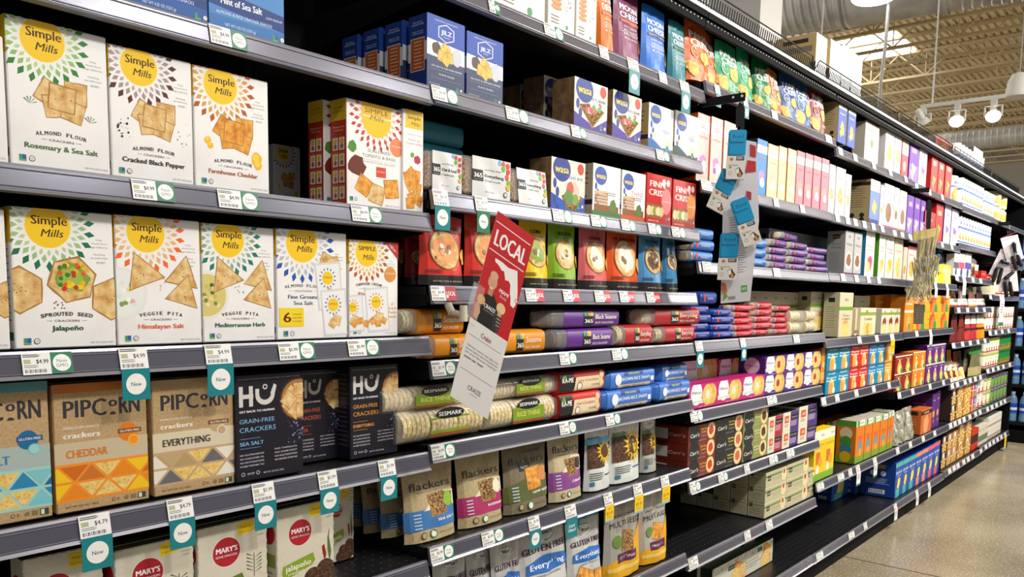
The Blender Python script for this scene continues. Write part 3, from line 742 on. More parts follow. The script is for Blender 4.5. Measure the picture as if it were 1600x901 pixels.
# ------------------------------------------------------------------ nearest bay
P_ = put
def sm(art, acc): return lambda W, H, D: carton(W, H, D, front=art, side=side_sun(acc), faces=dict(T='e8e6e4'))
ros = a_sun('2f7d3a', '8fbf6a', 'b4d49a', 'ALMOND FLOUR', 'Rosemary & Sea Salt', '3f6b2a', squares(CRK, sprig, 1))
pep = a_sun('5a2420', 'a58f92', 'b8a6aa', 'ALMOND FLOUR', 'Cracked Black Pepper', '2f2b2a', squares(CRK, pepper, 11))
che = a_sun('b5531c', 'd99a4a', 'e0b97a', 'ALMOND FLOUR', 'Farmhouse Cheddar', 'a85a24', squares(CRKO, cheese, 21))
jal = a_sun('17704a', '9cc086', 'b9d0a2', 'SPROUTED SEED', 'Jalapeño', '1f5540', p_jal)
him = a_sun('ee6a1e', 'e8b27c', 'ecc8a0', 'VEGGIE PITA', 'Himalayan Salt', 'dd6a48', p_pita('e9ece6', ('f4f4f2', '7aa04a', 'dfe6dc', 'f0e070', 'e8b0a0'), 4))
med = a_sun('0f7a68', '86a894', 'b4c8b4', 'VEGGIE PITA', 'Mediterranean Herb', '1f5a50', p_pita('d8c878', ('e4d690', 'c9b860', '7a8a3a', 'eae0a8', '3f6a34'), 9))
fin = a_sun('1f55a8', 'b4bcc4', 'c8ccd0', 'ALMOND FLOUR', 'Fine Ground', '2f4a70', lambda P: P.t('Sea Salt', .36, .335, .034, '2f4a70', .27, b=.006), small=p_fine, t1y=.49, tx=.36)
far = a_sun('b0561c', 'd9a24a', 'e4c07a', 'FARMHOUSE CHEDDAR', 'Almond Flour', 'a85a24', lambda P: None, small=p_farm, t1y=.55, logo='SIMPLE', tx=.40)
KB = 'cracker box'; D1 = .048
P_('S1', -150, 9, 41, sm(ros, '2f7d3a'), 'white box cut off by the left edge, green diamonds and sun', KB, D=D1)
P_('S1', 12, 169, 41, sm(ros, '2f7d3a'), 'white box, green diamonds around sun, rosemary sprigs', KB, D=D1)
P_('S1', 172, 301, 84, sm(pep, '5a2420'), 'white box with purple-brown diamonds and scattered peppercorns', KB, D=D1)
P_('S1', 303, 420, 115, sm(che, 'b5531c'), 'white box with orange-brown diamonds and cheese lumps', KB, D=D1)
P_('S1', 428, 470, 228, lambda W, H, D: carton(W, H, D, front=che), 'shadowed box pushed to the back beside the cheddar box', KB, off=.27, D=D1)
P_('S1', 505, 596, 166, lambda W, H, D: carton(W, H, D, front=art_dried, side=side_dried), 'red-sided tomato box half hidden behind its twin', KB, off=.075, D=.05)
P_('S1', 541, 628, 163, lambda W, H, D: carton(W, H, D, front=art_dried, side=side_dried), 'white tomato and basil box with red side panel', KB, off=.02, D=.05)
P_('S1', 629, 662, 173, lambda W, H, D: carton(W, H, D, front=art_slimside), 'narrow tomato box turned side-on, crackers down its spine', KB, off=.015, D=.13)
P_('S2', -140, 12, 322, sm(jal, '17704a'), 'white box cut off by the left edge, jalapeño picture', KB, D=D1)
P_('S2', 19, 179, 329, sm(jal, '17704a'), 'white box with topped hexagonal cracker and dark green diamonds', KB, D=D1)
P_('S2', 181, 314, 341, sm(him, 'ee6a1e'), 'white box with bright orange diamonds and triangle crackers', KB, D=D1)
P_('S2', 316, 429, 353, sm(med, '0f7a68'), 'white box with teal diamonds, herb dip and triangle crackers', KB, D=D1)
P_('S2', 432, 542, 361, sm(fin, '1f55a8'), 'white box with blue diamonds and yellow 6 square', KB, D=.052)
P_('S2', 545, 622, 377, sm(far, 'b0561c'), 'cream snack-pack box with red corner flash', KB, D=.052)
KR = lambda art, e: (lambda W, H, D: carton(W, H, D, body=KRAFT, front=art, faces=dict(L=KRAFT, T=e), side=lambda P: P.lines(.2, .8, [.8-.08*i for i in range(9)], .02, '8a6a44')))
P_('S3', -88, 79, 600, KR(a_pip('5a9aa0', '2a86b4', '1c6a9c', '7cc4cc', 'SEA SALT', '3a7a9a', 'a9b8b4', '9fd0cc'), '5a9aa0'), 'kraft box with blue and turquoise triangles, partly cropped', KB, D=.05)
P_('S3', 84, 231, 597, KR(a_pip('c8742a', 'e8881c', 'cf6a18', 'f2c41e', 'CHEDDAR', 'c8741c', 'c9b898', 'f0902a'), 'b5641e'), 'kraft box with orange and yellow triangles', KB, D=.05)
P_('S3', 238, 366, 591, KR(a_pip('b59a6c', '6a6870', 'c0a478', 'e8e2d2', 'EVERYTHING', '2e2a2a', 'd9ccb0', 'c4a47e'), 'a98a60'), 'kraft box with grey and beige triangles', KB, D=.05)
DK = mat('1a1824', .4, name='dark_card')
HB = lambda art: (lambda W, H, D: carton(W, H, D, body=DK, front=art, side=side_hu))
P_('S3', 367, 474, 583, HB(a_hu('7cb4dc', 'SEA SALT')), 'black box with light blue lettering', KB, off=.015, D=.05)
P_('S3', 462, 529, 577, HB(a_hu('c8562c', 'PIZZA')), 'black box with red lettering, half hidden and set back', KB, off=.075, D=.05, rz=.0)
P_('S3', 547, 622, 570, HB(a_hu('e0963c', 'EVERYTHING')), 'black box with amber lettering', KB, off=.035, D=.05)
CR_ = mat('d9d2c0', .5, name='cream_card')
MB_ = lambda art: (lambda W, H, D: carton(W, H, D, body=CR_, front=art, faces=dict(T='6a6a50'), side=lambda P: (P.e(.5, .72, .4, 'b3202e'), P.r(.1, .35, .9, .5, '8a9a4a'), P.lines(.15, .85, [.28-.05*i for i in range(5)], .012, '7a6a58'))))
P_('S4', 38, 163, 862, MB_(a_mary('original', '8a6a3a', herb)), 'cream box with red roundel, low at the left corner', KB, D=.055, off=.04)
P_('S4', 180, 304, 848, MB_(a_mary('super', '6a5a8a', herb)), 'cream box with red roundel behind the New flag', KB, D=.055, off=.03)
P_('S4', 309, 418, 816, MB_(a_mary('herb', '5f7a2a', herb)), 'cream box with red roundel and rosemary stem', KB, D=.055, off=.025)
P_('S4', 432, 522, 788, MB_(a_mary('jalapeño', '8aa32a', chili)), 'cream box with red roundel and jalapeño chillies', KB, D=.055, off=.025)
P_('S4', 508, 553, 762, MB_(a_mary('jalapeño', '8aa32a', chili)), 'shadowed cream chilli box standing behind the front one', KB, D=.055, off=.13)
def art_nut(dark):
    def f(P):
        P.r(0, 0, 1, 1, '4a86c4' if not dark else '2a57a8').r(0, 0, 1, .12, '2a5aa0' if dark else '3a74b4').poly([(0, .34), (1, .26), (1, .12), (0, .20)], '1f3f80')
        P.e(.35, .62, .2, 'f0e8d0').t('Gluten', .35, .655, .03, '6a4a20', .24).t('Free', .35, .60, .03, '6a4a20', .18); P.e(.62, .55, .17, 'd9b878').e(.84, .55, .18, 'e8c98a').e(.62, .6, .1, 'f6f2ea')
        P.t('Hint of Sea Salt' if not dark else 'Almond', .42, .25, .055, 'f6f6fa', .54 if not dark else .4, b=.005).t('LOW SODIUM', .86, .21, .02, 'e8ecf4', .22).t('ALMOND & RICE CRACKER SNACKS', .46, .15, .025, 'e0e8f4', .74)
        P.t('NET WT 4.25 OZ (120.5 g)', .4, .06, .024, 'dfe6f2', .4); badge(P, .84, .06, .06)
    return f
NB = lambda d: (lambda W, H, D: carton(W, H, D, body=mat('2a57a8' if d else '4a86c4', .4), front=art_nut(d)))
P_('S0', 192, 322, .205, NB(1), 'dark blue box, only its lower part showing', KB, D=.05)
P_('S0', 325, 443, .205, NB(0), 'light blue box with sea salt banner', KB, D=.05)
# ------------------------------------------------------------------ second bay
JB = mat('24408a', .42, name='navy_card')
def art_jilz(P):
    P.r(0, .33, 1, .66, 'eef0f2').poly([(0, .66), (1, .62), (1, 1), (0, 1)], '2a4fae').poly([(0, .0), (1, .0), (1, .40), (0, .44)], '3a4666')
    P.t('MADE FROM 7 INGREDIENTS', .5, .94, .017, 'dfe6f6', .6)
    k = P.W/P.H
    for s, c in ((.21, 'f2f4fa'), (.19, '2a4fae')): P.poly([(.5, .79+s*k*.8), (.5+s, .79+s*k*.45), (.5+s, .79-s*k*.45), (.5, .79-s*k*.8), (.5-s, .79-s*k*.45), (.5-s, .79+s*k*.45)], c)
    P.t('JILZ', .5, .80, .062, 'ffffff', .28, b=.006).t('CRACKERZ', .5, .735, .014, 'ffffff', .16)
    blob(P, .25, .55, .12, '5a4636', 3); blob(P, .78, .50, .16, 'c8ccd6', 4)
    P.cr(.48, .56, .15, .2, 4, CRKT).cr(.38, .46, .14, .6, 4, CRKT).cr(.58, .46, .14, .9, 4, CRKT).cr(.5, .42, .13, .2, 4, CRKT)
    txts(P, .52, [('SEA SALT & CRACKED PEPPER', .30, .022, 'f0f2f8', .82), ('PLANT BASED', .20, .022, 'f0f2f8', .42)]); P.r(.1, .255, .9, .258, '9aa4c0').r(.1, .135, .9, .138, '9aa4c0'); badge(P, .78, .05, .06); P.t('NET WT 5.0 OZ', .2, .05, .014, 'dfe4f0', .28)
def side_jilz(P):
    P.t('SEA SALT &', .5, .90, .022, 'dfe6f6', .5).t('CRACKED PEPPER', .5, .865, .022, 'dfe6f6', .66).t('CHECK OUT OUR', .5, .77, .018, 'dfe6f6', .6).t('OTHER FLAVORS', .5, .74, .018, 'dfe6f6', .6)
    P.r(.0, .36, 1, .62, 'd8dce2').r(.13, .22, .87, .68, 'f0f0ee').r(.15, .23, .85, .67, 'c4622a'); P.lines(.3, .8, [.62-.05*i for i in range(8)], .012, 'f0d0b8')
mk = lambda W, H, D: carton(W, H, D, body=JB, front=art_jilz, side=side_jilz)
P_('T1', 667, 726, 30, mk, 'navy box with white hexagon logo and orange side panel', KB, D=.06, off=.015, key='jilz')
P_('T1', 729, 786, 58, mk, 'navy box with white hexagon logo, right one of two', KB, D=.06, off=.015)
w0 = span('T1', 667, 726, 30, .015)
for i, (o_, nm) in enumerate(((.093, 'second'), (.171, 'third'), (.249, 'fourth'))):
    spawn('jilz', None, ((w0[0]+w0[1])/2, o_, SH['T1'][2]+.0006), 'navy box with orange side panel, %s back in its line' % nm, KB, 'navy boxes receding on the second bay')
# top shelf: cream boxes and pouches
def art_crispcream(c):
    def f(P):
        P.r(0, .78, 1, 1, c).t('crackers', .5, .86, .05, 'f6f0e6', .6)
        for j in range(7): P.e(.3, .30+.06*j, .2, 'a8683a', ry=.06).e(.3, .31+.06*j, .19, 'c98a52', ry=.05)
        rn = random.Random(2)
        for i in range(22): P.e(.6+.35*rn.random(), .3+.4*rn.random(), .02, ('8a7a4a', 'b59a5a', '5a4a30')[i % 3], n=6)
        P.lines(.1, .45, [.18, .14, .1], .015, '7a6a5a'); P.e(.7, .1, .05, '3f8a50')
    return f
for xl, xr, tp, c, ds in ((768, 853, .20, 'b08a5a', 'cream box of stacked crackers, leftmost'), (857, 899, .20, '3a4a8a', 'cream box of stacked crackers, middle'), (901, 933, .20, 'cc4a22', 'cream box with red header')):
    P_('T0', xl, xr, tp, lambda W, H, D, c=c: carton(W, H, D, body=mat('e9e4da', .45), front=art_crispcream(c)), ds, KB, D=.05)
def art_moon(txt, l2, l3, flav, fc, bandc):
    def f(P):
        P.t(txt[0], .52, .78, .085, 'f6f4f4', .66, b=.02).t(txt[1], .52, .67, .085, 'f6f4f4', .68, b=.02)
        P.r(.18, .555, .86, .60, bandc).t(flav, .52, .577, .022, fc, .6)
        for i, s in enumerate(('CRUNCHY BITES OF', l2, 'PROTEIN', l3)): P.t(s, .50, .50-.055*i, .026, 'f4f2f4', .5)
        P.r(.18, .415, .82, .42, 'f4f2f4').t('NET WT 2 OZ', .7, .10, .014, 'f4f2f4', .22)
        P.poly([(.80, .2), (.92, .42), (.95, .40), (.93, .16)], 'f0b040')
    return f
MN = lambda c, art, sd: (lambda W, H, D: pouch(W, H, D, col=mat(c, .38), front=art, seed=sd, topw=.94))
CPH = 'snack pouch'
P_('T0', 943, 966, -30, MN('e8761c', art_moon(('MOON', 'CHEESE'), 'SMOKY GOUDA', '& FUN', 'GOUDA', 'fff0d8', 'c8521c'), 2), 'orange cheese pouch, partly hidden by plum one', CPH, D=.055, off=.03)
P_('T0', 968, 1009, -14, MN('7d2a5c', art_moon(('MOON', 'CHEES'), 'SMOKY BEDDAR', '& CRUNCH', 'CHEDDAR BACON ME', 'e8c060', 'c0472a'), 3), 'plum purple cheese pouch', CPH, D=.055)
P_('T0', 1012, 1050, 10, MN('1b6fd0', art_moon(('MOON', 'CHEESE'), 'TANGY BALANCE', '& FUN', 'OH MY GARLIC', 'f0e0c0', '6a4a5a'), 4), 'bright blue cheese pouch', CPH, D=.055)
P_('T0', 1054, 1080, 33, MN('157a84', art_moon(('MOON', 'CHEESE'), 'ZESTY LOVE', '& JOY', 'GARLIC PARM', 'e8e060', '1f5a60'), 5), 'teal cheese pouch', CPH, D=.055)
# brown-paper crispbread and boxes
def oval(P, x, y, s, c='2a3f8f', txt=True):
    P.e(x, y, s, c, ry=s*.85)
    if txt: P.t('wasa', x, y, s*.5*P.W/P.H, 'f2d640', s*1.5, b=.01)
    for i in range(4): P.e(x-s*.75+s*.3*(i % 2), y-s*P.W/P.H*(1.0+.55*i), s*.20, c, ry=s*.34)
def art_wasa(bg, c2, flav, fc, pic):
    def f(P):
        P.r(0, 0, 1, 1, bg).poly([(0, 0), (1, 0), (1, .32), (.62, .10), (0, .32)], c2)
        oval(P, .30, .80, .26); P.e(.86, .86, .1, 'c8402c'); P.t(flav, .68, .66, .06, fc, .5, b=.008); pic(P)
        badge(P, .78, .12, .07)
    return f
def p_crisp(P):
    P.poly([(.12, .48), (.55, .58), (.92, .46), (.55, .06)], 'a8824a').poly([(.16, .48), (.55, .56), (.88, .46), (.55, .10)], SEED)
    rn = random.Random(2)
    for i in range(16): blob(P, .36+.42*rn.random(), .40+.16*rn.random(), .06, ('d8465a', 'e86a6a', 'f2f0e6', '6aa04a', 'e8c8b8')[i % 5], i, n=8)
def p_rye(P):
    P.poly([(.30, .28), (.62, .42), (.95, .30), (.75, .02), (.45, .04)], SEED); blob(P, .66, .36, .2, 'e8c0b0', 3); blob(P, .55, .45, .12, 'd8564a', 4); blob(P, .52, .26, .14, '5f8a3a', 6); blob(P, .72, .25, .1, '7aa04a', 8)
WP = lambda art: (lambda W, H, D: carton(W, H, D, name='crispbread_pack', body=KRAFT2, front=art, side=lambda P: (P.t('WASA', .4, .62, .05, 'a88a68', .4), P.t('MULTI GRAIN', .5, .45, .03, '4a3a7a', .6), P.t('CRISPBREAD', .5, .41, .03, '4a3a7a', .6))))
wm = art_wasa('efe6d2', '4a2f9a', 'MULTI GRAIN', '3a3f8f', p_crisp); wl = art_wasa('efe6d2', '1f55b8', 'LIGHT RYE', '2a6ac0', p_rye)
P_('T1', 897, 949, 128, WP(wm), 'brown-wrapped crispbread with purple corner, front left', 'crispbread', D=.075, off=.012)
P_('T1', 957, 1002, 147, WP(wm), 'brown-wrapped crispbread with purple corner, front right', 'crispbread', D=.07, off=.012)
P_('T1', 849, 893, 124, WP(wm), 'brown crispbread packet, second in its shadowed line', 'crispbread', D=.075, off=.14)
P_('T1', 812, 850, 137, WP(wm), 'dim brown crispbread packet, deepest in the line', 'crispbread', D=.075, off=.24)
def art_thin(bg, c, flav, fc, foot, pic=1):
    def f(P):
        P.r(0, 0, 1, 1, bg); oval(P, .28, .78, .22, c)
        P.t(flav, .66, .55, .10, fc, .5).lines(.5, .9, [.46, .42], .02, '8a8a90'); P.r(0, 0, 1, .09, foot)
        if pic:
            P.r(.05, .09, .95, .22, '8a5a30')
            for j in range(9): P.r(.06, .20+.03*j, .55, .222+.03*j, 'c49a5c' if j % 2 else '8a5c30')
            P.poly([(.06, .47), (.5, .50), (.56, .46), (.1, .43)], 'd8b878'); blob(P, .74, .22, .14, '5f7a3a', 4)
        else:
            P.poly([(.1, .34), (.45, .44), (.95, .20), (.55, .06)], 'e8d4ac'); blob(P, .5, .26, .2, 'e4d0e4', 3); P.poly([(0, 0), (.7, 0), (.2, .22), (0, .22)], foot); badge(P, .72, .1, .08)
    return f
TH_ = lambda art, sc_: (lambda W, H, D: carton(W, H, D, body=mat('efede8', .4), front=art, side=lambda P: (P.r(0, 0, 1, 1, sc_), P.lines(.2, .8, [.8, .7, .6, .35], .03, '7a6a4a'), P.r(0, .2, 1, .3, '3a3050'))))
P_('T1', 1013, 1052, 166, TH_(art_thin('f4f4f2', '3a56a8', 'Gluten', 'b8c0cc', '2a6aa8', 0), 'c9b184'), 'white crispbread box with lilac topping', KB, D=.06, off=.012)
P_('T1', 1054, 1091, 178, TH_(art_thin('f4f4f2', '3a56a8', 'Gluten', '9a9a9a', '1f4a4a', 0), 'c9b184'), 'white crispbread box with dark green foot', KB, D=.06, off=.012)
P_('T2', 861, 914, 250, WP(wl), 'brown-wrapped light rye crispbread with ham picture', 'crispbread', D=.075, off=.012)
P_('T2', 926, 969, 259, TH_(art_thin('f6f6f4', '3a56a8', 'THINS', 'c8ccd4', '3a7a3a'), 'd0c8b0'), 'white thins box with green edge', KB, D=.06, off=.012)
P_('T2', 971, 1008, 269, TH_(art_thin('f6f6f4', '3a56a8', 'THINS', 'c05a5a', 'c85a30'), 'd0c8b0'), 'white thins box with red lettering', KB, D=.06, off=.012)
def art_finn(c):
    def f(P):
        P.t('FINN', .42, .80, .12, 'f6f0ea', .6, b=.015).t('CRISP', .42, .63, .12, 'f6f0ea', .66, b=.015); P.e(.8, .48, .2, c, ry=.27).t('ORIGINAL', .8, .48, .03, 'ffffff', .3); P.r(0, 0, 1, .12, 'b02a22').r(0, .12, .65, .40, '9a5a30')
        for i in range(5): blob(P, .12+.12*i, .26, .1, ('e8d8b0', 'd8c890', '8aa04a')[i % 3], i)
        P.e(.85, .86, .07, 'f2e8e0').e(.68, .86, .07, 'f2e8e0'); badge(P, .8, .14, .06); P.t('NET WT 7 OZ', .3, .06, .025, 'ffffff', .4)
    return f
for xl, xr, tp, c, ds in ((1010, 1049, 273, 'f08a8a', 'red box with pink oval'), (1051, 1087, 283, 'e8902a', 'red box with orange oval')):
    P_('T2', xl, xr, tp, lambda W, H, D, c=c: carton(W, H, D, body=mat('c8241e', .4), front=art_finn(c)), ds, KB, D=.06, off=.012)
# clear-film crispbreads
def crispfilm(flav, n_=9, sd=1):
    def mk(W, H, D):
        r = empty('crispbread_pack'); rn = random.Random(sd)
        M = MB()
        for i in range(6): M.cbox(-W/2+.006, W/2-.014, .006+i*(D-.012)/6, .006+(i+.8)*(D-.012)/6, .004, H*(.90-.03*rn.random()), SEED, .002)
        M.build('crispbreads', r)
        M = MB(); M.cbox(-W/2, W/2, 0, D, .001, H*.95, FILM, .008); M.add([(W/2-.02, D*.2, H*.93), (W/2+.004, D*.5, H*.9), (W/2+.006, D*.5, .01), (W/2-.002, D*.1, .008)], [(0, 1, 2, 3)], FILM2); fw_ = M.build('film_wrapper', r)
        M = MB()
        NX = 8
        def fy(u, v): return .0012+.0035*math.sin(8*u+sd)*math.sin(5*v+sd)*(1-abs(2*u-1))
        P = Panel(M, (-W/2+W*.18, 0, 0), (1, 0, 0), (0, 0, 1), W*.82, H*.97, f=fy)
        P.r(0, .01, 1, 1, mat('dcdcda', .3)); k = P.W/P.H
        P.r(.0, .40, .27, .68, '17171a').t('365', .14, .545, .11, 'f4f4f4', .2, b=.01).t('WHOLE FOODS', .14, .44, .02, 'c8c8c8', .2)
        P.t('GLUTEN FREE', .31, .70, .035, '4a4a4a', .42, al='l').t(flav, .31, .56, .075, '202022', .5, al='l', b=.008).t('Crispbreads', .31, .44, .05, '303032', .42, al='l').t('NET WT 4.4OZ', .45, .16, .03, '6a6a6a', .25)
        for i, (x, y, c) in enumerate(((.70, .93, '6ab0d8'), (.80, .92, 'd8483a'), (.92, .88, 'd8483a'), (.80, .80, '6ab03a'), (.93, .74, 'c83a34'), (.9, .6, 'd8483a'), (.95, .46, '6ab03a'), (.93, .34, 'e0b030'))): blob(P, x, y, .055, c, i+3)
        P.e(.86, .15, .05, '3a3a3a').e(.86, .15, .035, 'd8d8d6')
        M.build('printed_front', fw_); return r
    return mk
P_('T2', 664, 721, 236, crispfilm('Oat & Seed', sd=1), 'clear-wrapped seeded crispbread, oat flavour, by the shelf end', 'crispbread', D=.06, off=.01)
P_('T2', 723, 797, 245, crispfilm('Everything', sd=3), 'clear-wrapped seeded crispbread with black square', 'crispbread', D=.06, off=.012)
P_('T2', 800, 856, 262, crispfilm('Everything', sd=6), 'slumped, crumpled clear-wrapped crispbread', 'crispbread', D=.055, off=.01, lean=.12)
a_, b_, h_ = span('T2', 664, 705, 203, .13)
TEALB = mat('3d8ea4', .35)
for i in range(2):
    spawn(('tealpack',), lambda: wrapped(.17, .05, .06, lab=TEALB, l0=.02, film=TEALB, inner=None), ((a_+b_)/2-.02, .10, SH['T2'][2]+.075+.052*i), 'teal wrapped packet in the shadow, %s of two' % ('lower', 'upper')[i], 'cracker pack', 'teal packets behind the crispbread')
spawn(('tealpack',), None, ((a_+b_)/2-.02, .10, SH['T2'][2]+.022), 'teal wrapped packet hidden lowest behind the oat crispbread', 'cracker pack', 'teal packets behind the crispbread')
# crisp pouches with round toasts
def art_craize(word, c, top, sd):
    def f(P):
        P.t(word, .55, .84, .055, '2a1a18', .09*len(word)*.9, b=.008).t('TOASTED CORN CRISPS', .52, .775, .018, '3a2a28', .62)
        P.e(.48, .52, .33, '8a5a28').e(.48, .52, .31, CRK); blob(P, .48, .52, .24, top, sd, n=18)
        rn = random.Random(sd)
        for i in range(9): blob(P, .36+.25*rn.random(), .46+.12*rn.random(), .05, (top, 'f2ecd8', '8a6a3a')[i % 3], i, n=7)
        blob(P, .93, .42, .14, CRKO, sd+1); P.lines(.06, .4, [.21, .18], .012, '3a2a20')
        P.t('NET WT 4 OZ', .8, .17, .014, '3a2a20', .2).t('EXTRA THIN & CRUNCHY', .5, .055, .02, 'd8c8a0', .66)
    return f
def crz(c, art, sd):
    cm = mat(c, .36); bk = mat('1c1a1c', .4)
    return lambda W, H, D: pouch(W, H, D, col=cm, back=bk, front=art, colf=lambda u, v: bk if v < .13 else cm, seed=sd, topw=.97)
ct = [('T3', 622, 652, 362, 'a82a24', 'TOASTED', 'd8884a', .19, 'red toast pouch coloured darker for shade, deepest at the left'), ('T3', 645, 672, 362, 'b02c26', 'TOASTED', 'd8884a', .11, 'red toast pouch coloured darker for shade, second back'),  # these two reds are darkened to paint in the shade deep on the shelf
      ('T3', 667, 736, 338, 'd8382c', 'TOASTED', 'e8904a', .015, 'red pouch with salmon toast'), ('T3', 738, 800, 338, 'd8382c', 'TOASTED', 'e8904a', .015, 'red pouch half hidden by the local sign'),
      ('T3', 823, 867, 344, 'e8c411', 'CORN', '8aa03a', .015, 'yellow pouch with guacamole toast'), ('T3', 868, 911, 348, '84b022', 'SEEDED', 'e0cc98', .015, 'lime green pouch with creamy toast'),
      ('T3', 916, 959, 356, 'd8686a', 'GUAVA', 'ece4cc', .015, 'salmon pink pouch'), ('T3', 959, 1008, 358, 'e0531c', 'PLANTAIN', 'ece0d0', .015, 'vermilion orange pouch'),
      ('T3', 1009, 1044, 362, '4f94c8', 'COCONUT', '5a3a24', .015, 'sky blue pouch with chocolate toast'), ('T3', 1046, 1066, 366, '4288ba', 'COCONUT', '5a3a24', .03, 'sky blue pouch, half hidden at the end')]
for i, (s, xl, xr, tp, c, wd_, tc, of, ds) in enumerate(ct):
    P_(s, xl, xr, tp, crz(c, art_craize(wd_, c, tc, i+2), i), ds, CPH, D=.06, off=of)
# rice cracker trays in clear wrap
def art_365(t, c):
    def f(P):
        k = P.W/P.H; P.r(.34, .12, .50, .86, '17171a')
        for i, q in enumerate(('5aa03a', '3a7ac0', 'e09a2a', 'd8c82a')): P.r(.34+.04*i, .62, .38+.04*i, .86, q)
        P.t('365', .42, .36, .2, 'f4f0e6', .14, b=.006).t(t, .54, .58, .24, 'f4ead8', min(.40, .06*len(t)), al='l', b=.003).t('RICE CRACKERS', .54, .26, .11, 'f4ead8', .34, al='l', sh=.15)
    return f
def rice(t, c, inner=None): return lambda W, H, D: wrapped(W, H, D, lab=mat(c, .38), l0=.24, l1=1.0, front=art_365(t, c), inner=inner or CRKP)
RC = 'rice crackers'
def stackp(sh, xl, xr, ytop, ybot, mk, desc, cat, off, D, **k):
    """one pack whose foot is above the shelf: it lies on the pack below"""
    z = SH[sh][2]; zb = on((xl+xr)/2, ybot, 1, off).z-z
    return put(sh, xl, xr, ytop, mk, desc, cat, off=off, D=D, zoff=zb, **k)
z4 = on(700, 553, 1, .01).z-SH['T4'][2]
P_('T4', 655, 752, 524, rice('Sesame', 'd98a14'), 'orange sesame pack, lower one left of the sign', RC, off=.008, D=.075)
P_('T4', 757, 857, 516, rice('Sesame', 'd98a14'), 'orange sesame pack right of the sign', RC, off=.008, D=.075)
P_('T4', 860, 962, 513, rice('Black Sesame', '5f2a86', SEEDD), 'purple black-sesame pack, lower', RC, off=.008, D=.075)
P_('T4', 963, 1022, 508, rice('Everything', 'b3242a'), 'red everything pack, lower left', RC, off=.008, D=.075)
P_('T4', 1024, 1088, 509, rice('Everything', 'b3242a'), 'red everything pack, lower right', RC, off=.008, D=.075)
def above(sh, xl, xr, hh, mk, desc, base_h, cat=RC, off=.008, D=.075, rz=0):
    a, b, _ = span(sh, xl, xr, base_h+hh, off)
    spawn((desc,), lambda: mk(b-a, hh, D), ((a+b)/2, off, SH[sh][2]+base_h), desc+', '+where(sh), cat, None, rz)
hS = span('T4', 655, 752, 524, .008)[2]+.002
above('T4', 625, 730, .058, rice('Sesame', 'c77f16'), 'orange sesame pack resting on another, left of sign', hS, off=.035)
hB = span('T4', 860, 962, 513, .008)[2]+.002
above('T4', 846, 975, .052, rice('Black Sesame', '5f2a86', SEEDD), 'purple black-sesame pack, upper', hB, rz=.02)
hE = span('T4', 1024, 1088, 509, .008)[2]+.002
above('T4', 1000, 1095, .056, rice('Everything', 'b3242a'), 'red everything pack resting on top', hE, rz=-.03)
above('T4', 812, 846, .05, lambda W, H, D: wrapped(W, H, D, lab=mat('3a2440', .4), inner=SEEDD), 'dim purple-edged pack behind the sesame packs', .0006, off=.12)
# rice thins, coconut crackers, brown rice snaps
def art_ses(P):
    P.r(.12, .10, .88, .66, '7d9a28').r(.12, .10, .88, .22, '8a5a2a').e(.5, .72, .26, '17171a', ry=.10).t('SESMARK', .5, .73, .13, 'f4f4f0', .38, b=.006).t('RICE THINS', .5, .42, .17, 'e8d83a', .6).r(.93, .3, 1.0, .6, '3a7ab0').r(.0, .3, .08, .66, '8a6a2a')
def ses(W, H, D):
    return wrapped(W, H, D, name='rice_thin_pack', lab='7d9a28', l0=.26, l1=.78, inner=CRKP, rolls=4, front=art_ses)
def sespack(W, H, D):
    r = empty('rice_thin_pack'); M = MB()
    for j in range(3):
        for q in range(6):
            a = -W*.48+W*.32*j+.003; w = W*.30/6
            M.cyl((a+q*w, D/2, H*.49), (a+q*w+w*.86, D/2, H*.49), H*.46, H*.46, CRKP, 18)
    M.build('rice_thins', r)
    M = MB(); xs = [-.5, -.47, -.2, .2, .47, .5]; section(M, [x*W for x in xs], [D/2*k for k in (.9, 1, 1, 1, 1, .9)], [H/2*k for k in (.9, 1, 1, 1, 1, .9)], D/2, H/2, [FILM]*5, pw=.7); M.build('film_wrapper', r)
    M = MB(); P = Panel(M, (-W*.16, -.003, 0), (1, 0, 0), (0, 0, 1), W*.46, H)
    P.r(.0, .14, 1, .70, '7d9a28').r(.0, .14, 1, .24, '8a4a22').e(.5, .80, .36, '17171a', ry=.11).t('SESMARK', .5, .80, .12, 'f4f4f0', .6, b=.006).t('RICE THINS', .5, .46, .17, 'e8e46a', .74)
    P.r(-.2, .3, -.06, .7, '7a5a24').t('GF', -.13, .5, .2, 'e8d88a', .1).e(-.45, .35, .09, 'e8e0c8').e(-.45, .35, .06, '3a3a34').r(1.06, .36, 1.2, .66, '3f7ab4').r(1.06, .36, 1.12, .66, '5aa05a'); M.build('printed_label', r)
    return r
P_('T5', 623, 756, 636, sespack, 'clear tray of rice thins, lower, left of sign foot', RC, off=.015, D=.06)
P_('T5', 762, 868, 623, sespack, 'clear tray of rice thins, lower, right of sign foot', RC, off=.015, D=.06)
hR = span('T5', 762, 868, 623, .015)[2]+.001
above('T5', 600, 733, .056, sespack, 'clear tray of rice thins, upper, left of sign foot', hR, off=.02, D=.06)
above('T5', 770, 868, .054, sespack, 'clear tray of rice thins, upper, right of sign foot', hR, off=.02, D=.06)
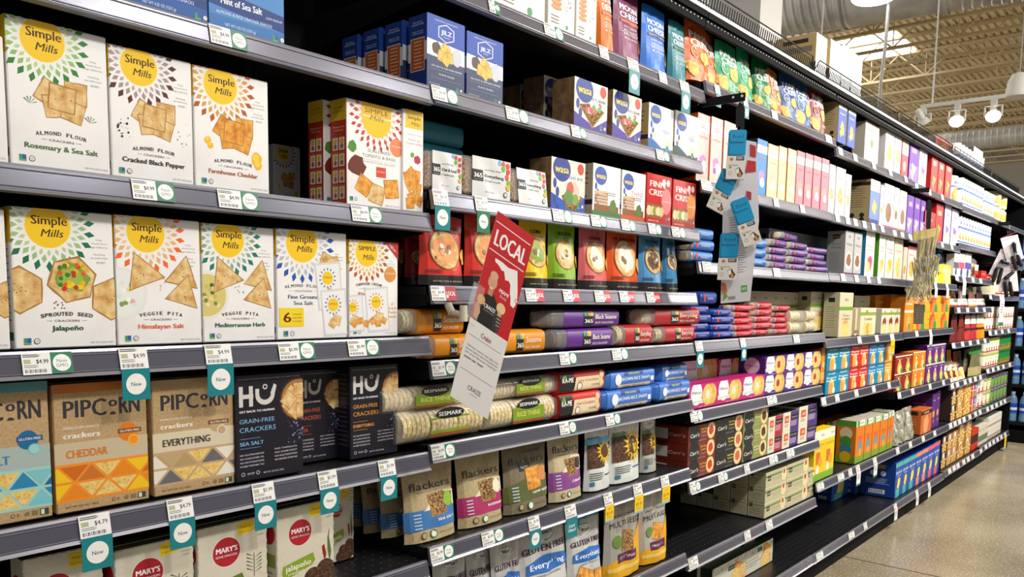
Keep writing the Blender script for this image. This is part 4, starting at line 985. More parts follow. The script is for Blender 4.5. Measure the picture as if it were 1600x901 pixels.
def art_kame(P):
    P.r(.0, .0, .32, 1, '1a1618').poly([(.30, .1), (.95, .1), (.95, .72), (.34, .72)], 'e6d4ae').r(.3, .72, 1, .98, 'c8281e').t('KA-ME', .16, .62, .22, 'f4f0e6', .24, b=.006).t('rice Crackers', .62, .56, .14, 'a83a28', .46, sh=.2).t('COCONUT', .8, .3, .1, '5a4a3a', .2)
    P.poly([(.02, .7), (.1, .9), (.14, .72)], '5a9a3a').e(.42, .28, .06, '8a5a30').e(.42, .28, .045, 'f2ece0').e(.92, .75, .05, 'e0cc98').e(.92, .35, .05, 'e0cc98')
kame = lambda W, H, D: wrapped(W, H, D, lab=mat('b82a20', .36), l0=.06, l1=.94, front=art_kame, inner=CRKP)
P_('T5', 870, 942, 613, kame, 'red and black coconut cracker pack, lower', RC, off=.012, D=.06)
above('T5', 870, 948, .060, kame, 'red and black coconut cracker pack, upper', span('T5', 870, 942, 613, .012)[2]+.001, off=.012, D=.06)
def art_snap(P):
    P.r(.30, .72, .72, .95, '1f3f90').t('ORGANIC', .51, .80, .11, '9ad06a', .26, b=.004).t('BROWN RICE SNAPS', .55, .52, .17, 'eef4fa', .66, b=.003).r(.16, .06, .9, .24, 'e0d2b0').t('UNSALTED PLAIN', .52, .14, .12, '2a2a2a', .5, b=.004).e(.16, .52, .07, 'e8eef6').r(.9, .3, .97, .55, 'e8eef6')
snap = lambda W, H, D: wrapped(W, H, D, lab=mat('3f74c8', .36), l0=.10, l1=.92, front=art_snap, inner=CRKP, film=mat('3f74c8', .3))
P_('T5', 940, 1024, 607, snap, 'blue brown-rice snap pack, lower left', RC, off=.012, D=.06)
P_('T5', 1025, 1082, 596, snap, 'blue brown-rice snap pack, lower right', RC, off=.012, D=.06)
hN = span('T5', 940, 1024, 607, .012)[2]+.001
above('T5', 945, 1028, .056, snap, 'blue brown-rice snap pack, upper left', hN, off=.014, D=.06)
above('T5', 1030, 1076, .058, snap, 'blue brown-rice snap pack, upper right', hN-.002, off=.03, D=.06)
# seed-cracker pouches
def art_flack(c, flav, top, toasted=False):
    def f(P):
        P.r(0, .155, 1, .415, c).poly([(.30, .40), (.95, .40), (.95, .60), (.6, .62)], 'e6dcc4') if not toasted else P.poly([(0, .16), (1, .16), (1, .46), (.6, .52), (0, .38)], c)
        if toasted: P.t('TOASTED', .62, .84, .04, '2a2420', .42).r(.30, .58, .55, .70, '17171a').t('2g net', .42, .64, .03, 'f0e8d8', .18)
        P.t('flackers', .50, .73, .10, '27231f', .80).t('ORGANIC FLAX SEED CRACKERS', .54, .645, .018, '4a6a94' if c == '3f78b4' else '5a4a38', .64)
        P.cr(.58, .46, .22, .85, 4, SEED if not toasted else CRKO, dots=False).cr(.80, .50, .14, .7, 4, SEED if not toasted else CRKO, dots=False); blob(P, .80, .50, .11, top, 4)
        P.t(flav, .72, .255, .034, 'f4f0ea', .045*len(flav), b=.006)
        for i in range(5): P.r(.12, .36-.045*i, .24, .375-.045*i, 'c8d4e0')
        P.e(.26, .085, .05, '4a4438').e(.26, .085, .038, 'b8a67c').e(.44, .085, .06, '3a7a50').e(.44, .085, .045, 'e8ecd8').t('NET WT 5 OZ (142g)', .72, .085, .022, '4a4438', .34)
    return f
FL = lambda art, sd, col=LINEN: (lambda W, H, D: pouch(W, H, D, col=col, front=art, seed=sd, topw=1.0))
ss = FL(art_flack('3f78b4', 'SEA SALT', '8aba3a'), 3)
P_('T6', 643, 722, 727, ss, 'kraft pouch with blue band, sea salt crackers', CPH, D=.05, off=.03, lean=.08)
P_('T6', 604, 676, 746, ss, 'kraft blue-band pouch, second back in shadow', CPH, D=.04, off=.11, lean=.1)
P_('T6', 576, 640, 740, ss, 'kraft blue-band pouch, third back in shadow', CPH, D=.04, off=.17, lean=.1)
P_('T6', 551, 612, 735, ss, 'kraft blue-band pouch, deepest in shadow', CPH, D=.04, off=.24, lean=.1)
P_('T6', 727, 796, 708, FL(art_flack('a82c62', 'ROSEMARY', 'e8e0c4'), 5), 'kraft pouch with magenta band', CPH, D=.05, off=.03, lean=.08)
P_('T6', 798, 866, 690, FL(art_flack('5a6232', 'HEMP SEED', 'd08a50', True), 7, noisemat('taupe_kraft', ['6a5f48', '7a6e54', '86795e'], 300, .7)), 'taupe toasted pouch with olive band', CPH, D=.05, off=.03, lean=.06)
P_('T6', 869, 918, 672, FL(art_flack('8a4a90', 'CURRANTS', '3a2a30'), 9, noisemat('pale_kraft', ['b5a680', 'c2b48e', 'cdc09a'], 300, .7)), 'pale kraft pouch with violet band', CPH, D=.05, off=.025, lean=.06)
def art_sun_(blue):
    def f(P):
        P.e(.5, .88, .36, 'f2f0ea', ry=.2).t("Lydia's", .5, .88, .05, '4a8a3a' if not blue else 'b04a8a', .5, b=.01)
        P.r(.08, .70, .5, .76, '4f8a3a' if not blue else '3f8ab8').r(.06, .32, .62, .70, SEEDD)
        k = P.W/P.H
        for i in range(16):
            a = 2*PI*i/16; P.poly([(.66+.15*math.cos(a-.26), .54+.15*math.sin(a-.26)*k), (.66+.33*math.cos(a), .54+.33*math.sin(a)*k), (.66+.15*math.cos(a+.26), .54+.15*math.sin(a+.26)*k), (.66, .54)], 'eec01e', inc=False)
        P.k += 1; P.e(.66, .54, .16, '5a3a1c').lines(.1, .6, [.24, .21, .18, .15], .012, '5a5a5a').r(.1, .07, .22, .13, '3a7a9a').r(.6, .2, .9, .22, '4a6a9a')
        if blue: P.r(0, .66, 1, .74, '6ab4d8')
    return f
sunm = mat('dfe2dc', .35)
P_('T6', 923, 961, 657, FL(art_sun_(1), 2, sunm), 'white and blue seed pouch with sunflower edge', CPH, D=.05, off=.03)
P_('T6', 961, 1008, 650, FL(art_sun_(0), 4, sunm), 'white pouch with big yellow sunflower', CPH, D=.05, off=.03)
P_('T6', 1009, 1032, 652, FL(art_sun_(0), 4, mat('b9b7ae', .4)), 'grey sunflower pouch, narrow and set back', CPH, D=.045, off=.05)
# bottom row of bags
def art_gf(P):
    P.e(.5, .80, .26, 'e8e8e4', ry=.12).e(.5, .80, .24, '6a8a6a', ry=.105).e(.5, .80, .22, 'e8e8e4', ry=.09).t("Milton's", .5, .80, .04, '3a2a4a', .36, b=.008).t('GLUTEN FREE', .5, .65, .065, '4a2348', .84, b=.01)
    P.poly([(.12, .52), (.5, .58), (.9, .54), (.92, .42), (.5, .40), (.1, .42)], '2a6ab8').t('Everything', .5, .485, .06, 'f4f6fa', .66, b=.006).t('BAKED CRACKERS', .5, .38, .02, '4a4a5a', .46)
    for i, (x, y, a) in enumerate(((.3, .24, .3), (.42, .18, .8), (.28, .12, .5), (.72, .17, .6))): P.cr(x, y, .18, a, 4, CRKO, seed=i, asp=1.15)
    P.poly([(0, 0), (1, 0), (1, .12), (.75, .02), (.3, .03), (0, .10)], '3f8ac8')
GFm = mat('c9cac6', .3)
def gfb(sd, bt=None): return lambda W, H, D: pouch(W, H, D, col=GFm, front=art_gf, seed=sd, wr=.005, colf=(lambda u, v: bt if v > .9 else None) if bt else None, back=bt)
BLT = mat('2f8ac8', .3)
P_('T7', 826, 903, 806, gfb(2, BLT), 'crumpled white gluten-free bag with blue top', 'snack bag', D=.06, off=.02, lean=.1)
P_('T7', 900, 952, 806, gfb(4, BLT), 'white gluten-free bag with wavy biscuit stack', 'snack bag', D=.06, off=.02, lean=.06)
P_('T7', 781, 826, 836, gfb(6), 'white gluten-free bag leaning beside the blue-topped one', 'snack bag', D=.05, off=.03, lean=.06)
P_('T7', 742, 782, 842, gfb(8), 'white gluten-free bag with dark stripes, second from left', 'snack bag', D=.05, off=.05, lean=.05)
P_('T7', 690, 742, 852, gfb(9), 'white gluten-free bag, leftmost and shadowed', 'snack bag', D=.05, off=.05, lean=.05)
def art_crunch(name, pc):
    def f(P):
        P.poly([(0, 0), (1, 0), (1, .62), (.55, .30), (0, .16)], 'e3a81a').t('CRUNCHMASTER', .5, .70, .03, '3a3634', .7).t(name, .5, .61, .065, '3a3634', .8)
        P.cr(.52, .40, .22, .6, 4, SEED if name != 'MUSTARD' else CRKO).e(.25, .42, .1, '6a8a3a').r(.25, .17, .75, .28, '5a2450').t('ORIGINAL', .5, .225, .03, 'f0e4d0', .4).r(.05, .08, .95, .13, 'e8c860')
    return f
P_('T7', 955, 1009, 765, lambda W, H, D: pouch(W, H, D, col=mat('a8a49a', .35), front=art_crunch('MULTI-SEED', 0), seed=3, wr=.005), 'grey and gold multi-seed bag', 'snack bag', D=.06, off=.02)
P_('T7', 1009, 1051, 762, lambda W, H, D: pouch(W, H, D, col=mat('b5b1a6', .35), front=art_crunch('MUSTARD', 0), seed=5, wr=.005), 'grey and gold mustard bag at the shelf end', 'snack bag', D=.06, off=.02)
# ------------------------------------------------------------------ generic fronts for goods farther along
def gart(bg=None, bands=(), words=(), pics=(), seed=1):
    """bands (y0,y1,colour); words (text,x,y,h,colour,width); pics (x,y,r,colour or material, kind)"""
    def f(P):
        if bg: P.r(0, 0, 1, 1, bg)
        for y0, y1, c in bands: P.r(0, y0, 1, y1, c)
        for i, (x, y, r, c, kd) in enumerate(pics):
            if kd == 'e': P.e(x, y, r, c)
            elif kd == 'b': blob(P, x, y, r, c, i+seed)
            elif kd == 'c': P.cr(x, y, r, .3+.6*i, 4, c, seed=i)
            elif kd == 't': P.cr(x, y, r, .3+.5*i, 3, c, seed=i)
            elif kd == 'r': P.r(x-r, y-r*.6, x+r, y+r*.6, c)
        for s, x, y, h, c, w in words: P.t(s, x, y, h, c, w, b=.008)
    return f
def box_(col, art=None, side=None, top=None, rough=.42, name='cracker_box', faces=None):
    cm = mat(col, rough)
    return lambda W, H, D: carton(W, H, D, name=name, body=cm, front=art, side=side, faces=faces or (dict(T=top) if top else None))
def pch(col, art, sd=1, wr=.004, topw=.95): return lambda W, H, D: pouch(W, H, D, col=mat(col, .36), front=art, seed=sd, wr=wr, topw=topw)
def sq(c, ts=None): return lambda P: (P.lines(.15, .85, [.85-.07*i for i in range(11)], .015, c), P.r(.15, .86, .85, .93, c))
# ---- third bay, top shelf: cheese-crisp pouches
def art_parm(c2, w='Cheddar'):
    def f(P):
        P.t('PARM', .52, .77, .115, 'f6f2ea', .70, b=.03).t('CRISP', .55, .635, .115, 'f6f2ea', .74, b=.03).e(.28, .47, .125, mat('f0ead8')).e(.28, .47, .11, c2).t('Cheese', .28, .47, .03, 'f0ead8', .18)
        for x, y, r in ((.60, .40, .15), (.74, .44, .14), (.20, .18, .15), (.08, .24, .10)): P.e(x, y, r, 'c8842a').e(x, y, r*.92, CRKT)
        P.t(w, .72, .17, .045, 'f6f2ea', .42, sh=.2)
    return f
for i, (xl, xr, tp, c, w, of, ds, rz) in enumerate(((1082, 1119, 30, 'dd6412', 'Cheddar', .02, 'orange cheese-crisp pouch, left one', 0), (1106, 1137, 49, 'd8620f', 'Cheddar', .035, 'orange cheese-crisp pouch, right one', .1), (1129, 1165, 64, '1f9a68', 'Sour Cream', .015, 'emerald cheese-crisp pouch, wider left one', 0),
        (1161, 1188, 75, '22a06e', 'Sour Cream', .02, 'emerald cheese-crisp pouch, right one', .1), (1189, 1209, 88, '0f7a40', 'Jalapeno', .02, 'dark green cheese-crisp pouch with pointed top', -.25), (1208, 1231, 107, 'a8642a', 'BBQ', .008, 'caramel brown cheese-crisp pouch', .1),
        (1230, 1252, 113, '24508f', 'Original', .015, 'blue cheese-crisp pouch, narrow left one', -.1), (1249, 1277, 126, '2a5a9c', 'Original', .012, 'blue cheese-crisp pouch, wider right one', 0), (1275, 1298, 133, '8a2c34', 'Pizza', .012, 'maroon cheese-crisp pouch', 0))):
    P_('U0', xl, xr, tp, pch(c, art_parm(c, w), i+1, topw=.9), ds, CPH, D=.06, off=of, rz=rz, lean=.05)
tansp = lambda P: (P.r(0, .86, 1, .94, '3a2a22'), P.lines(.15, .85, [.78-.05*i for i in range(9)], .012, '6a5a40'), P.e(.3, .2, .1, '3a2a22'), P.e(.7, .2, .1, '3a2a22'), P.e(.3, .1, .1, '3a2a22'), P.e(.7, .1, .1, '3a2a22'))
triart = gart('1f4aa8', ((.72, 1, 'd8d2c0'),), (('triscuit', .5, .84, .05, '4a3a8a', .7), ('Original', .45, .62, .03, 'dfe6f4', .6)), ((.5, .36, .24, CRKT, 'c'), (.6, .26, .22, CRKT, 'c'), (.42, .22, .2, CRKT, 'c')))
trib = lambda W, H, D: carton(W, H, D, body=mat('1f4aa8', .4), front=triart, side=tansp, faces=dict(L='c9b483', T='b8a878'))
P_('U0', 1310, 1323, 149, trib, 'blue woven-wheat box with tan side, left', KB, D=.09, off=.012)
P_('U0', 1325, 1337, 158, trib, 'blue woven-wheat box with tan side, right', KB, D=.07, off=.012)
# ---- third bay, second shelf
pink = gart('ecc0b8', ((.74, .90, 'f6f0f0'),), (('GG', .5, .82, .06, 'c8302c', .4), ('CRACKERS', .5, .66, .03, 'b84a5a', .7)), ((.5, .30, .28, 'c87ab8', 'b'), (.62, .25, .2, 'f2e8f0', 'b'), (.42, .2, .14, '8a5ab0', 'b')))
pk = lambda W, H, D: carton(W, H, D, body=mat('e07a6a', .4), front=pink, faces=dict(L='d86a1c', T='d8641a'))
P_('U1', 1089, 1108, 178, pk, 'pink crispbread box with orange lid, leftmost', KB, D=.06, off=.02)
P_('U1', 1110, 1128, 184, pk, 'pink crispbread box with orange lid, middle', KB, D=.06, off=.015)
P_('U1', 1130, 1150, 191, pk, 'pink crispbread box with orange lid, behind the lunch boxes', KB, D=.06, off=.015)
def tall(c, c2, w, pc, wc='b8302c'): return lambda W, H, D: carton(W, H, D, body=mat(c2, .4), front=gart(c, ((0, .74, c), (.76, .90, 'f4f0ea'),), ((w, .5, .83, .05, wc, .7), ('CRACKERS', .5, .66, .03, wc, .6)), ((.5, .34, .3, pc, 'b'), (.6, .24, .22, 'f0e6d8', 'b'))), faces=dict(L=c2, T=c2))
P_('U1', 1182, 1198, 218, tall('3f86c4', '2a3a4a', 'SALT', 'a884b8'), 'blue tall box beside the lunch-box strip', KB, D=.06, off=.015)
for i, (a, b, tp) in enumerate(((1199, 1215, 226), (1216, 1228, 229), (1230, 1243, 233))):
    P_('U1', a, b, tp, tall('ecd9a0', 'd99a12', 'HONEY', 'e8b898', '8a6a2a'), 'yellow tall box with gold lid, %s of three' % ORD[i], KB, D=.06, off=.012)
for i, (a, b, tp) in enumerate(((1244, 1256, 236), (1257, 1269, 240), (1270, 1282, 244), (1283, 1294, 248))):
    P_('U1', a, b, tp, tall('d2828f', '9a1f2a', 'BERRY', 'e89a8a'), 'magenta tall box with red edge, %s of four' % ORD[i], KB, D=.06, off=.012)
nat = gart('efece6', ((.0, .1, 'e4e0d8'),), (('Nature', .5, .80, .07, '3f4a34', .7), ('thins', .5, .70, .03, '6a7a4a', .4)), ((.5, .45, .26, 'd9a86a', 'e'), (.42, .38, .2, CRK, 'e'), (.6, .36, .2, CRK, 'e')))
ntb = lambda t='8aa03a': (lambda W, H, D: carton(W, H, D, body=MARB, front=nat, faces=dict(T=t)))
P_('U1', 1295, 1304, 257, ntb(), 'white nature box, first at the bay end', KB, D=.06)
P_('V1', 1306, 1320, 262, ntb(), 'white nature box, wide one', KB, D=.06)
P_('V1', 1321, 1329, 272, ntb(), 'white nature box, narrow one', KB, D=.06)
# ---- stacks of small wrapped bundles
def bundle(c, stripe='f0e8e0', fl=FILM2, inner=CRKT, l0=.18, l1=.9):
    def mk(W, H, D): return wrapped(W, H, D, name='cracker_sleeve', lab=mat(c, .34), l0=l0, l1=l1, inner=inner, film=fl,
        front=lambda P: (P.r(.10, .2, .20, .75, 'd8483a'), P.t('crackers', .56, .5, .26, stripe, .46)))
    return mk
CS = 'cracker sleeve'
bl = bundle('2f74c0'); P_('U2', 1078, 1120, 356, bl, 'blue-banded clear sleeve left of the strip', CS, D=.07, off=.03, rows=3, jit=.008)
P_('U2', 1158, 1202, 371, bl, 'blue-banded clear sleeve right of the strip', CS, D=.07, off=.02, rows=3, jit=.008)
pu = bundle('5a3f88', 'e8a0a0')
P_('U2', 1202, 1262, 376, pu, 'purple-banded sleeve', CS, D=.06, off=.02, n=2, rows=4, jit=.02)
P_('U2', 1262, 1296, 386, pu, 'purple-banded sleeve at the stack end', CS, D=.06, off=.02, rows=4, jit=.02)
above('U2', 1212, 1255, .03, bundle('5a3f88', 'e8a0a0'), 'purple-banded sleeve tossed on top of the stacks', span('U2', 1202, 1262, 376, .02)[2]+.004, CS, off=.03, D=.06, rz=.15)
nv = bundle('1f3a94', 'c8d0f0', mat('24409c', .3))
P_('U3', 1079, 1112, 477, nv, 'navy sleeve in left column', CS, D=.07, off=.02, rows=4, jit=.02)
P_('U3', 1113, 1149, 482, nv, 'navy sleeve in right column', CS, D=.07, off=.02, rows=4, jit=.02)
above('U3', 1086, 1126, .045, nv, 'navy sleeve tilted on top of its stack', span('U3', 1079, 1112, 477, .02)[2]+.004, CS, off=.03, D=.07, rz=.12)
rd = bundle('b8243a', 'f0c8c0')
P_('U3', 1142, 1180, 476, rd, 'red sleeve in left column', CS, D=.06, off=.02, rows=5, jit=.02)
P_('U3', 1180, 1208, 472, rd, 'red sleeve in middle column', CS, D=.06, off=.02, rows=5, jit=.02)
P_('U3', 1209, 1234, 477, rd, 'red sleeve in right column', CS, D=.06, off=.03, rows=5, jit=.02)
cream = bundle('e8d8ae', 'c8b07a', FILM, CRKP, .1, .15)
P_('U3', 1232, 1281, 485, cream, 'clear sleeve of pale crackers', CS, D=.07, off=.02, n=2, rows=2)
g365 = gart('cfc7a6', ((.60, .68, '6a9a2a'),), (('365', .5, .84, .05, '2a2a24', .28), ('Thin', .5, .48, .05, '6a4a30', .5), ('Crackers', .5, .41, .05, '6a4a30', .6)), ((.5, .2, .24, 'c8a060', 'b'), (.62, .14, .18, CRKT, 'e'), (.4, .14, .18, CRKT, 'e')))
s365 = lambda P: (P.r(.3, .78, .7, .88, '22221e'), P.lines(.15, .85, [.66-.05*i for i in range(10)], .014, '8a866a'))
b365 = lambda W, H, D: carton(W, H, D, body=mat('bcb592', .5), front=g365, side=s365)
P_('U3', 1170, 1262, 456, b365, 'beige-green box in the shadowed back row', KB, D=.05, off=.16, n=6)
P_('U3', 1266, 1294, 456, b365, 'beige box with green stripe and round crackers', KB, D=.06, off=.10)
dk365 = lambda W, H, D: carton(W, H, D, body=mat('8d8c88', .5), front=gart('a8a6a2', (), (('365', .5, .84, .06, 'e8e4d8', .34), ('Woven', .5, .66, .05, '4a4a4a', .5), ('Wheats', .5, .59, .05, '4a4a4a', .6))), side=s365)
P_('U2', 1200, 1292, 364, dk365, 'grey wheat box in the shadowed back row', KB, D=.05, off=.2, n=4)
# ---- third bay: boxed rounds
def art_milt(c, c2):
    def f(P):
        P.r(0, 0, 1, 1, c).e(.26, .62, .20, 'f2eef0').t('Milton', .26, .66, .12, '3a2a6a', .32, b=.004).r(.04, .20, .52, .38, 'e8efe4').t('Organic Crackers', .28, .29, .07, '3f7a3a', .42)
        for x, r in ((.80, .2), (.73, .2), (.66, .2)): P.e(x, .52, r, 'b87a2a', ry=r*.95).e(x, .52, r*.93, CRKT, ry=r*.88)
        blob(P, .67, .52, .08, c2, 3); P.t('NET WT', .5, .06, .05, 'f0d8e0', .3)
    return f
def milt(c, c2): return lambda W, H, D: carton(W, H, D, body=mat(c, .4), front=art_milt(c, c2), side=lambda P: (P.e(.5, .5, .3, 'f0ecf0'), P.t('Milton', .5, .5, .1, '3a2a6a', .5)))
mg = milt('c41e78', 'f0e0c8'); pr = milt('5a2a80', 'b8302a')
h = span('U4', 1077, 1194, 594, .012)
P_('U4', 1077, 1194, 594, mg, 'magenta round-cracker box', KB, D=.10, off=.012, n=3)
P_('U4', 1060, 1121, 563, mg, 'magenta box at the back, left', KB, D=.09, off=.13, zoff=.06)
P_('U4', 1122, 1164, 560, mg, 'magenta box at the back, right', KB, D=.09, off=.125, zoff=.06)
P_('U4', 1195, 1282, 553, pr, 'purple round-cracker box', KB, D=.11, off=.012, n=3, rows=2)
ora = lambda t: (lambda W, H, D: carton(W, H, D, body=mat('dd8a1c', .4), front=gart('dd8a1c', ((.1, .3, 'e8b04a'),), ((t, .5, .8, .05, 'f6ecd8', .7),), ((.5, .5, .28, CRKT, 'c'),))))
P_('U4', 1283, 1291, 541, ora('Crackers'), 'orange box squeezed at the bay end', KB, D=.09, off=.02)
def art_carr(c, tc, pc):
    def f(P):
        P.r(0, 0, 1, 1, c).e(.22, .48, .20, '17171a', ry=.19).t("Carr's", .22, .46, .22, 'e8e4d8', .32, sh=.2, b=.004)
        P.t('Table Water', .56, .74, .11, tc, .24, b=.003).t('Crackers', .56, .56, .11, tc, .2, b=.003).t('Original', .56, .34, .07, 'c8c0a8', .18)
        P.e(.83, .55, .155, 'b87a34').e(.83, .55, .145, 'ecd29a'); blob(P, .83, .55, .09, pc, 3); P.t('NET WT 4.25 OZ', .5, .1, .06, 'c8c0b0', .26)
    return f
def carr(c, tc, pc): return lambda W, H, D: carton(W, H, D, body=mat(c, .4), front=art_carr(c, tc, pc), side=lambda P: (P.r(.15, .2, .5, .8, 'd8d4cc'), P.t("Carr's", .72, .5, .18, 'd8d0c0', .4)))
P_('U5', 1075, 1117, 663, carr('7a2a1c', 'e8b02a', 'c8402c'), 'brick-red cracker carton', KB, D=.16, off=.012, rows=3)
P_('U5', 1118, 1160, 652, carr('22201f', 'e0d02a', 'd0684a'), 'black cracker carton', KB, D=.16, off=.012, rows=3)
P_('U5', 1161, 1199, 641, carr('8a9450', 'e8e0b0', '4a3420'), 'olive green cracker carton', KB, D=.16, off=.012, rows=3)
P_('U5', 1020, 1078, 690, carr('7a2a1c', 'e8b02a', 'c8402c'), 'brick-red carton in the shadow behind the stack', KB, D=.1, off=.2, rows=2)
def art_wafer(c):
    def f(P):
        P.r(0, 0, .46, 1, 'e2dcc4').r(.46, 0, 1, 1, c).r(.10, .40, .36, .80, 'd8562c').t('JJ', .23, .62, .12, 'f4ecdc', .14).lines(.1, .36, [.3, .24, .18], .03, '8a8470').r(.46, .55, 1, .8, '1f1a1c').t('ORGANIC', .73, .66, .06, 'd8ccd8', .4)
        P.lines(.5, .95, [.42, .34, .26, .18], .03, 'd8c8d8')
    return f
wf = lambda c: (lambda W, H, D: carton(W, H, D, body=mat('e2dcc4', .45), front=art_wafer(c), faces=dict(T='2a2624')))
P_('U5', 1200, 1222, 650, wf('a82a34'), 'cream and red small carton', KB, D=.14, off=.012, rows=2)
P_('U5', 1223, 1247, 643, wf('4a2f7a'), 'cream and violet small carton, left', KB, D=.14, off=.012, rows=2)
P_('U5', 1248, 1276, 633, wf('4a2f7a'), 'cream and violet small carton, right', KB, D=.14, off=.012, rows=2)
# ---- third bay, low shelves
def art_beige(P):
    P.r(0, .66, 1, .80, '6a8a3a').r(.08, .42, .24, .74, '22221e').t('365', .16, .58, .12, 'e8e4d0', .12).t('Garlic & Herb', .56, .48, .12, '6a6a48', .5).t('cracker crisps', .56, .32, .07, '7a785a', .4); blob(P, .88, .5, .13, 'e8d8ac', 3); blob(P, .86, .7, .05, 'b8342a', 5)
beige = lambda W, H, D: carton(W, H, D, body=mat('c2bb98', .5), front=art_beige, side=lambda P: (P.r(.1, .7, .3, .95, '22221e'), P.r(0, .8, .9, .87, '8a9a5a'), P.lines(.15, .85, [.6, .5, .4, .25], .03, '8a8668')))
hb = span('U6', 1196, 1227, 786, .02)
P_('U6', 1196, 1228, 734, beige, 'beige and green herb carton, left stack', KB, D=.075, off=.012, rows=3, key='beigeL')
P_('U6', 1229, 1262, 721, beige, 'beige and green herb carton, middle stack', KB, D=.075, off=.012, rows=3)
P_('U6', 1262, 1272, 731, beige, 'beige and green herb carton, right stack', KB, D=.075, off=.012, rows=2)
a, b, hh = span('U6', 1196, 1228, 734, .012)
for j in range(1, 5):
    for r_ in range(3 if j < 3 else 1):
        spawn('beigeL', None, ((a+b)/2, .012+.078*j, SH['U6'][2]+.0006+r_*hh/3), 'beige herb carton end, %s row back, %s' % (ORD[j], ('bottom', 'middle', 'top')[r_]), KB, 'beige cartons receding into the low shelf')
def art_assort(P):
    P.r(0, .0, 1, 1, 'cfccb8'); rn = random.Random(3)
    for i in range(26): P.r(rn.random()*.95, .80+.1*rn.random(), rn.random()*.95, .83+.1*rn.random(), 'b4b09c') if False else P.e(rn.random(), .80+.18*rn.random(), .012, 'a8a48e', n=6)
    P.r(.24, .60, .36, .78, '22221e').t('365', .30, .69, .06, 'e8e4d0', .1).r(.72, .74, .80, .92, '22221e').t('Assorted', .60, .55, .10, '4a4638', .26).t('Entertainment', .62, .42, .09, '4a4638', .34).t('Crackers', .6, .30, .08, '4a4638', .22)
    P.cr(.40, .40, .09, .5, 4, CRKO).cr(.46, .24, .09, .9, 4, CRK).cr(.88, .55, .09, .3, 4, CRKO).cr(.90, .32, .09, .8, 4, CRK).e(.36, .2, .07, CRKT).e(.86, .15, .07, CRKT)
P_('U7', 1114, 1206, 866, lambda W, H, D: carton(W, H, D, name='assorted_cracker_box', body=mat('2c3a1c', .45), front=art_assort, faces=dict(F='cfccb8')), 'large dark green assorted cracker box on the base shelf', KB, D=.05, off=.10)
for i, (of, ds) in enumerate(((.155, 'second'), (.21, 'third'))):
    P_('U7', 1090, 1178, 858-6*i, lambda W, H, D: carton(W, H, D, body=mat('2c3a1c', .45), front=art_assort), 'dark green assorted box, %s back' % ds, KB, D=.05, off=of)
# ---- fourth bay
P_('V0', 1351, 1373, 193, lambda W, H, D: carton(W, H, D, body=mat('cfc6ae', .5), front=gart('cfc6ae', (), (('Back to', .5, .9, .03, '4a3a2a', .4), ('Nature', .5, .84, .05, '4a3a2a', .7), ('gluten free', .5, .72, .025, '6a6a4a', .5)), ((.5, .5, .1, '6a8a3a', 'b'),)), faces=dict(T='6a4a34')), 'beige box showing its plain side panel', KB, D=.06)
P_('V0', 1383, 1397, 199, ntb(), 'white nature box with green lid, left', KB, D=.09)
P_('V0', 1398, 1408, 206, ntb(), 'white nature box with green lid, right', KB, D=.09)
P_('V0', 1409, 1419, 218, box_('c8404a', gart('c8404a', ((.6, 1, 'e0cfa8'),), (('snack', .5, .8, .06, '5a2a2a', .6),), ((.5, .3, .25, 'e8a090', 'b'),))), 'red and cream box beside the purple ones', KB, D=.06)
pz = gart('6a34a4', ((.0, .42, '8a6ac0'),), (('BB', .5, .78, .12, 'e8c8f0', .5),), ((.5, .3, .3, 'ece4d0', 't'), (.4, .2, .25, 'dcc88a', 't')))
pz2 = gart('e6e0f0', (), (('BB', .5, .78, .12, '6a34a4', .5),), ((.5, .35, .3, '8a5ab8', 't'), (.4, .2, .25, 'dcc88a', 't')))
P_('V0', 1421, 1435, 221, box_('6a34a4', pz), 'purple box with white triangle, left', KB, D=.07)
P_('V0', 1436, 1448, 229, box_('e6e0f0', pz2), 'pale lilac box with purple triangle', KB, D=.07)
rz_ = gart('cc2a22', (), (('BB', .5, .76, .12, 'f6d8c8', .5),), ((.5, .32, .3, 'e8a05a', 't'), (.4, .22, .25, '4a9a5a', 't')))
for i, (a, b, tp) in enumerate(((1455, 1465, 240), (1466, 1475, 246), (1477, 1487, 248))):
    P_('W0', a, b, tp, box_('cc2a22', rz_), 'red box with orange triangle, %s of three' % ORD[i], KB, D=.07)
def canister(W, H, D):
    M = MB(); r = W/2
    M.lathe([(0, 0), (r*.96, 0), (r, .004), (r, H*.90)], WHITE, 16, (0, r)); M.lathe([(r, H*.90), (r*1.03, H*.905), (r*1.03, H*.985), (r*.95, H), (0, H)], WHITE, 16, (0, r))
    M.lathe([(r*1.004, H*.06), (r*1.004, H*.11)], mat('3a62a8'), 16, (0, r)); M.lathe([(r*1.004, H*.55), (r*1.004, H*.63)], mat('5a7ab8'), 16, (0, r))
    def fy(u, v): x = (u-.5)*2*.98; return r*math.sqrt(max(0, 1-x*x))-r+.0006
    P = Panel(M, (-r, 0, 0), (1, 0, 0), (0, 0, 1), W, H, f=fy); P.e(.5, .26, .26, 'e8952a').e(.42, .30, .12, 'f2bc5a').r(.3, .70, .7, .80, '6a7a9a')
    return M.build('snack_canister')
P_('W0', 1489, 1501, 274, canister, 'larger white canister beside the red boxes', 'canister', D=.1)
P_('W0', 1503, 1538, 285, canister, 'slim white canister with orange picture', 'canister', D=.06, n=9)
P_('X0', 1539, 1556, 301, canister, 'slim white canister after the gap', 'canister', D=.06, n=5)
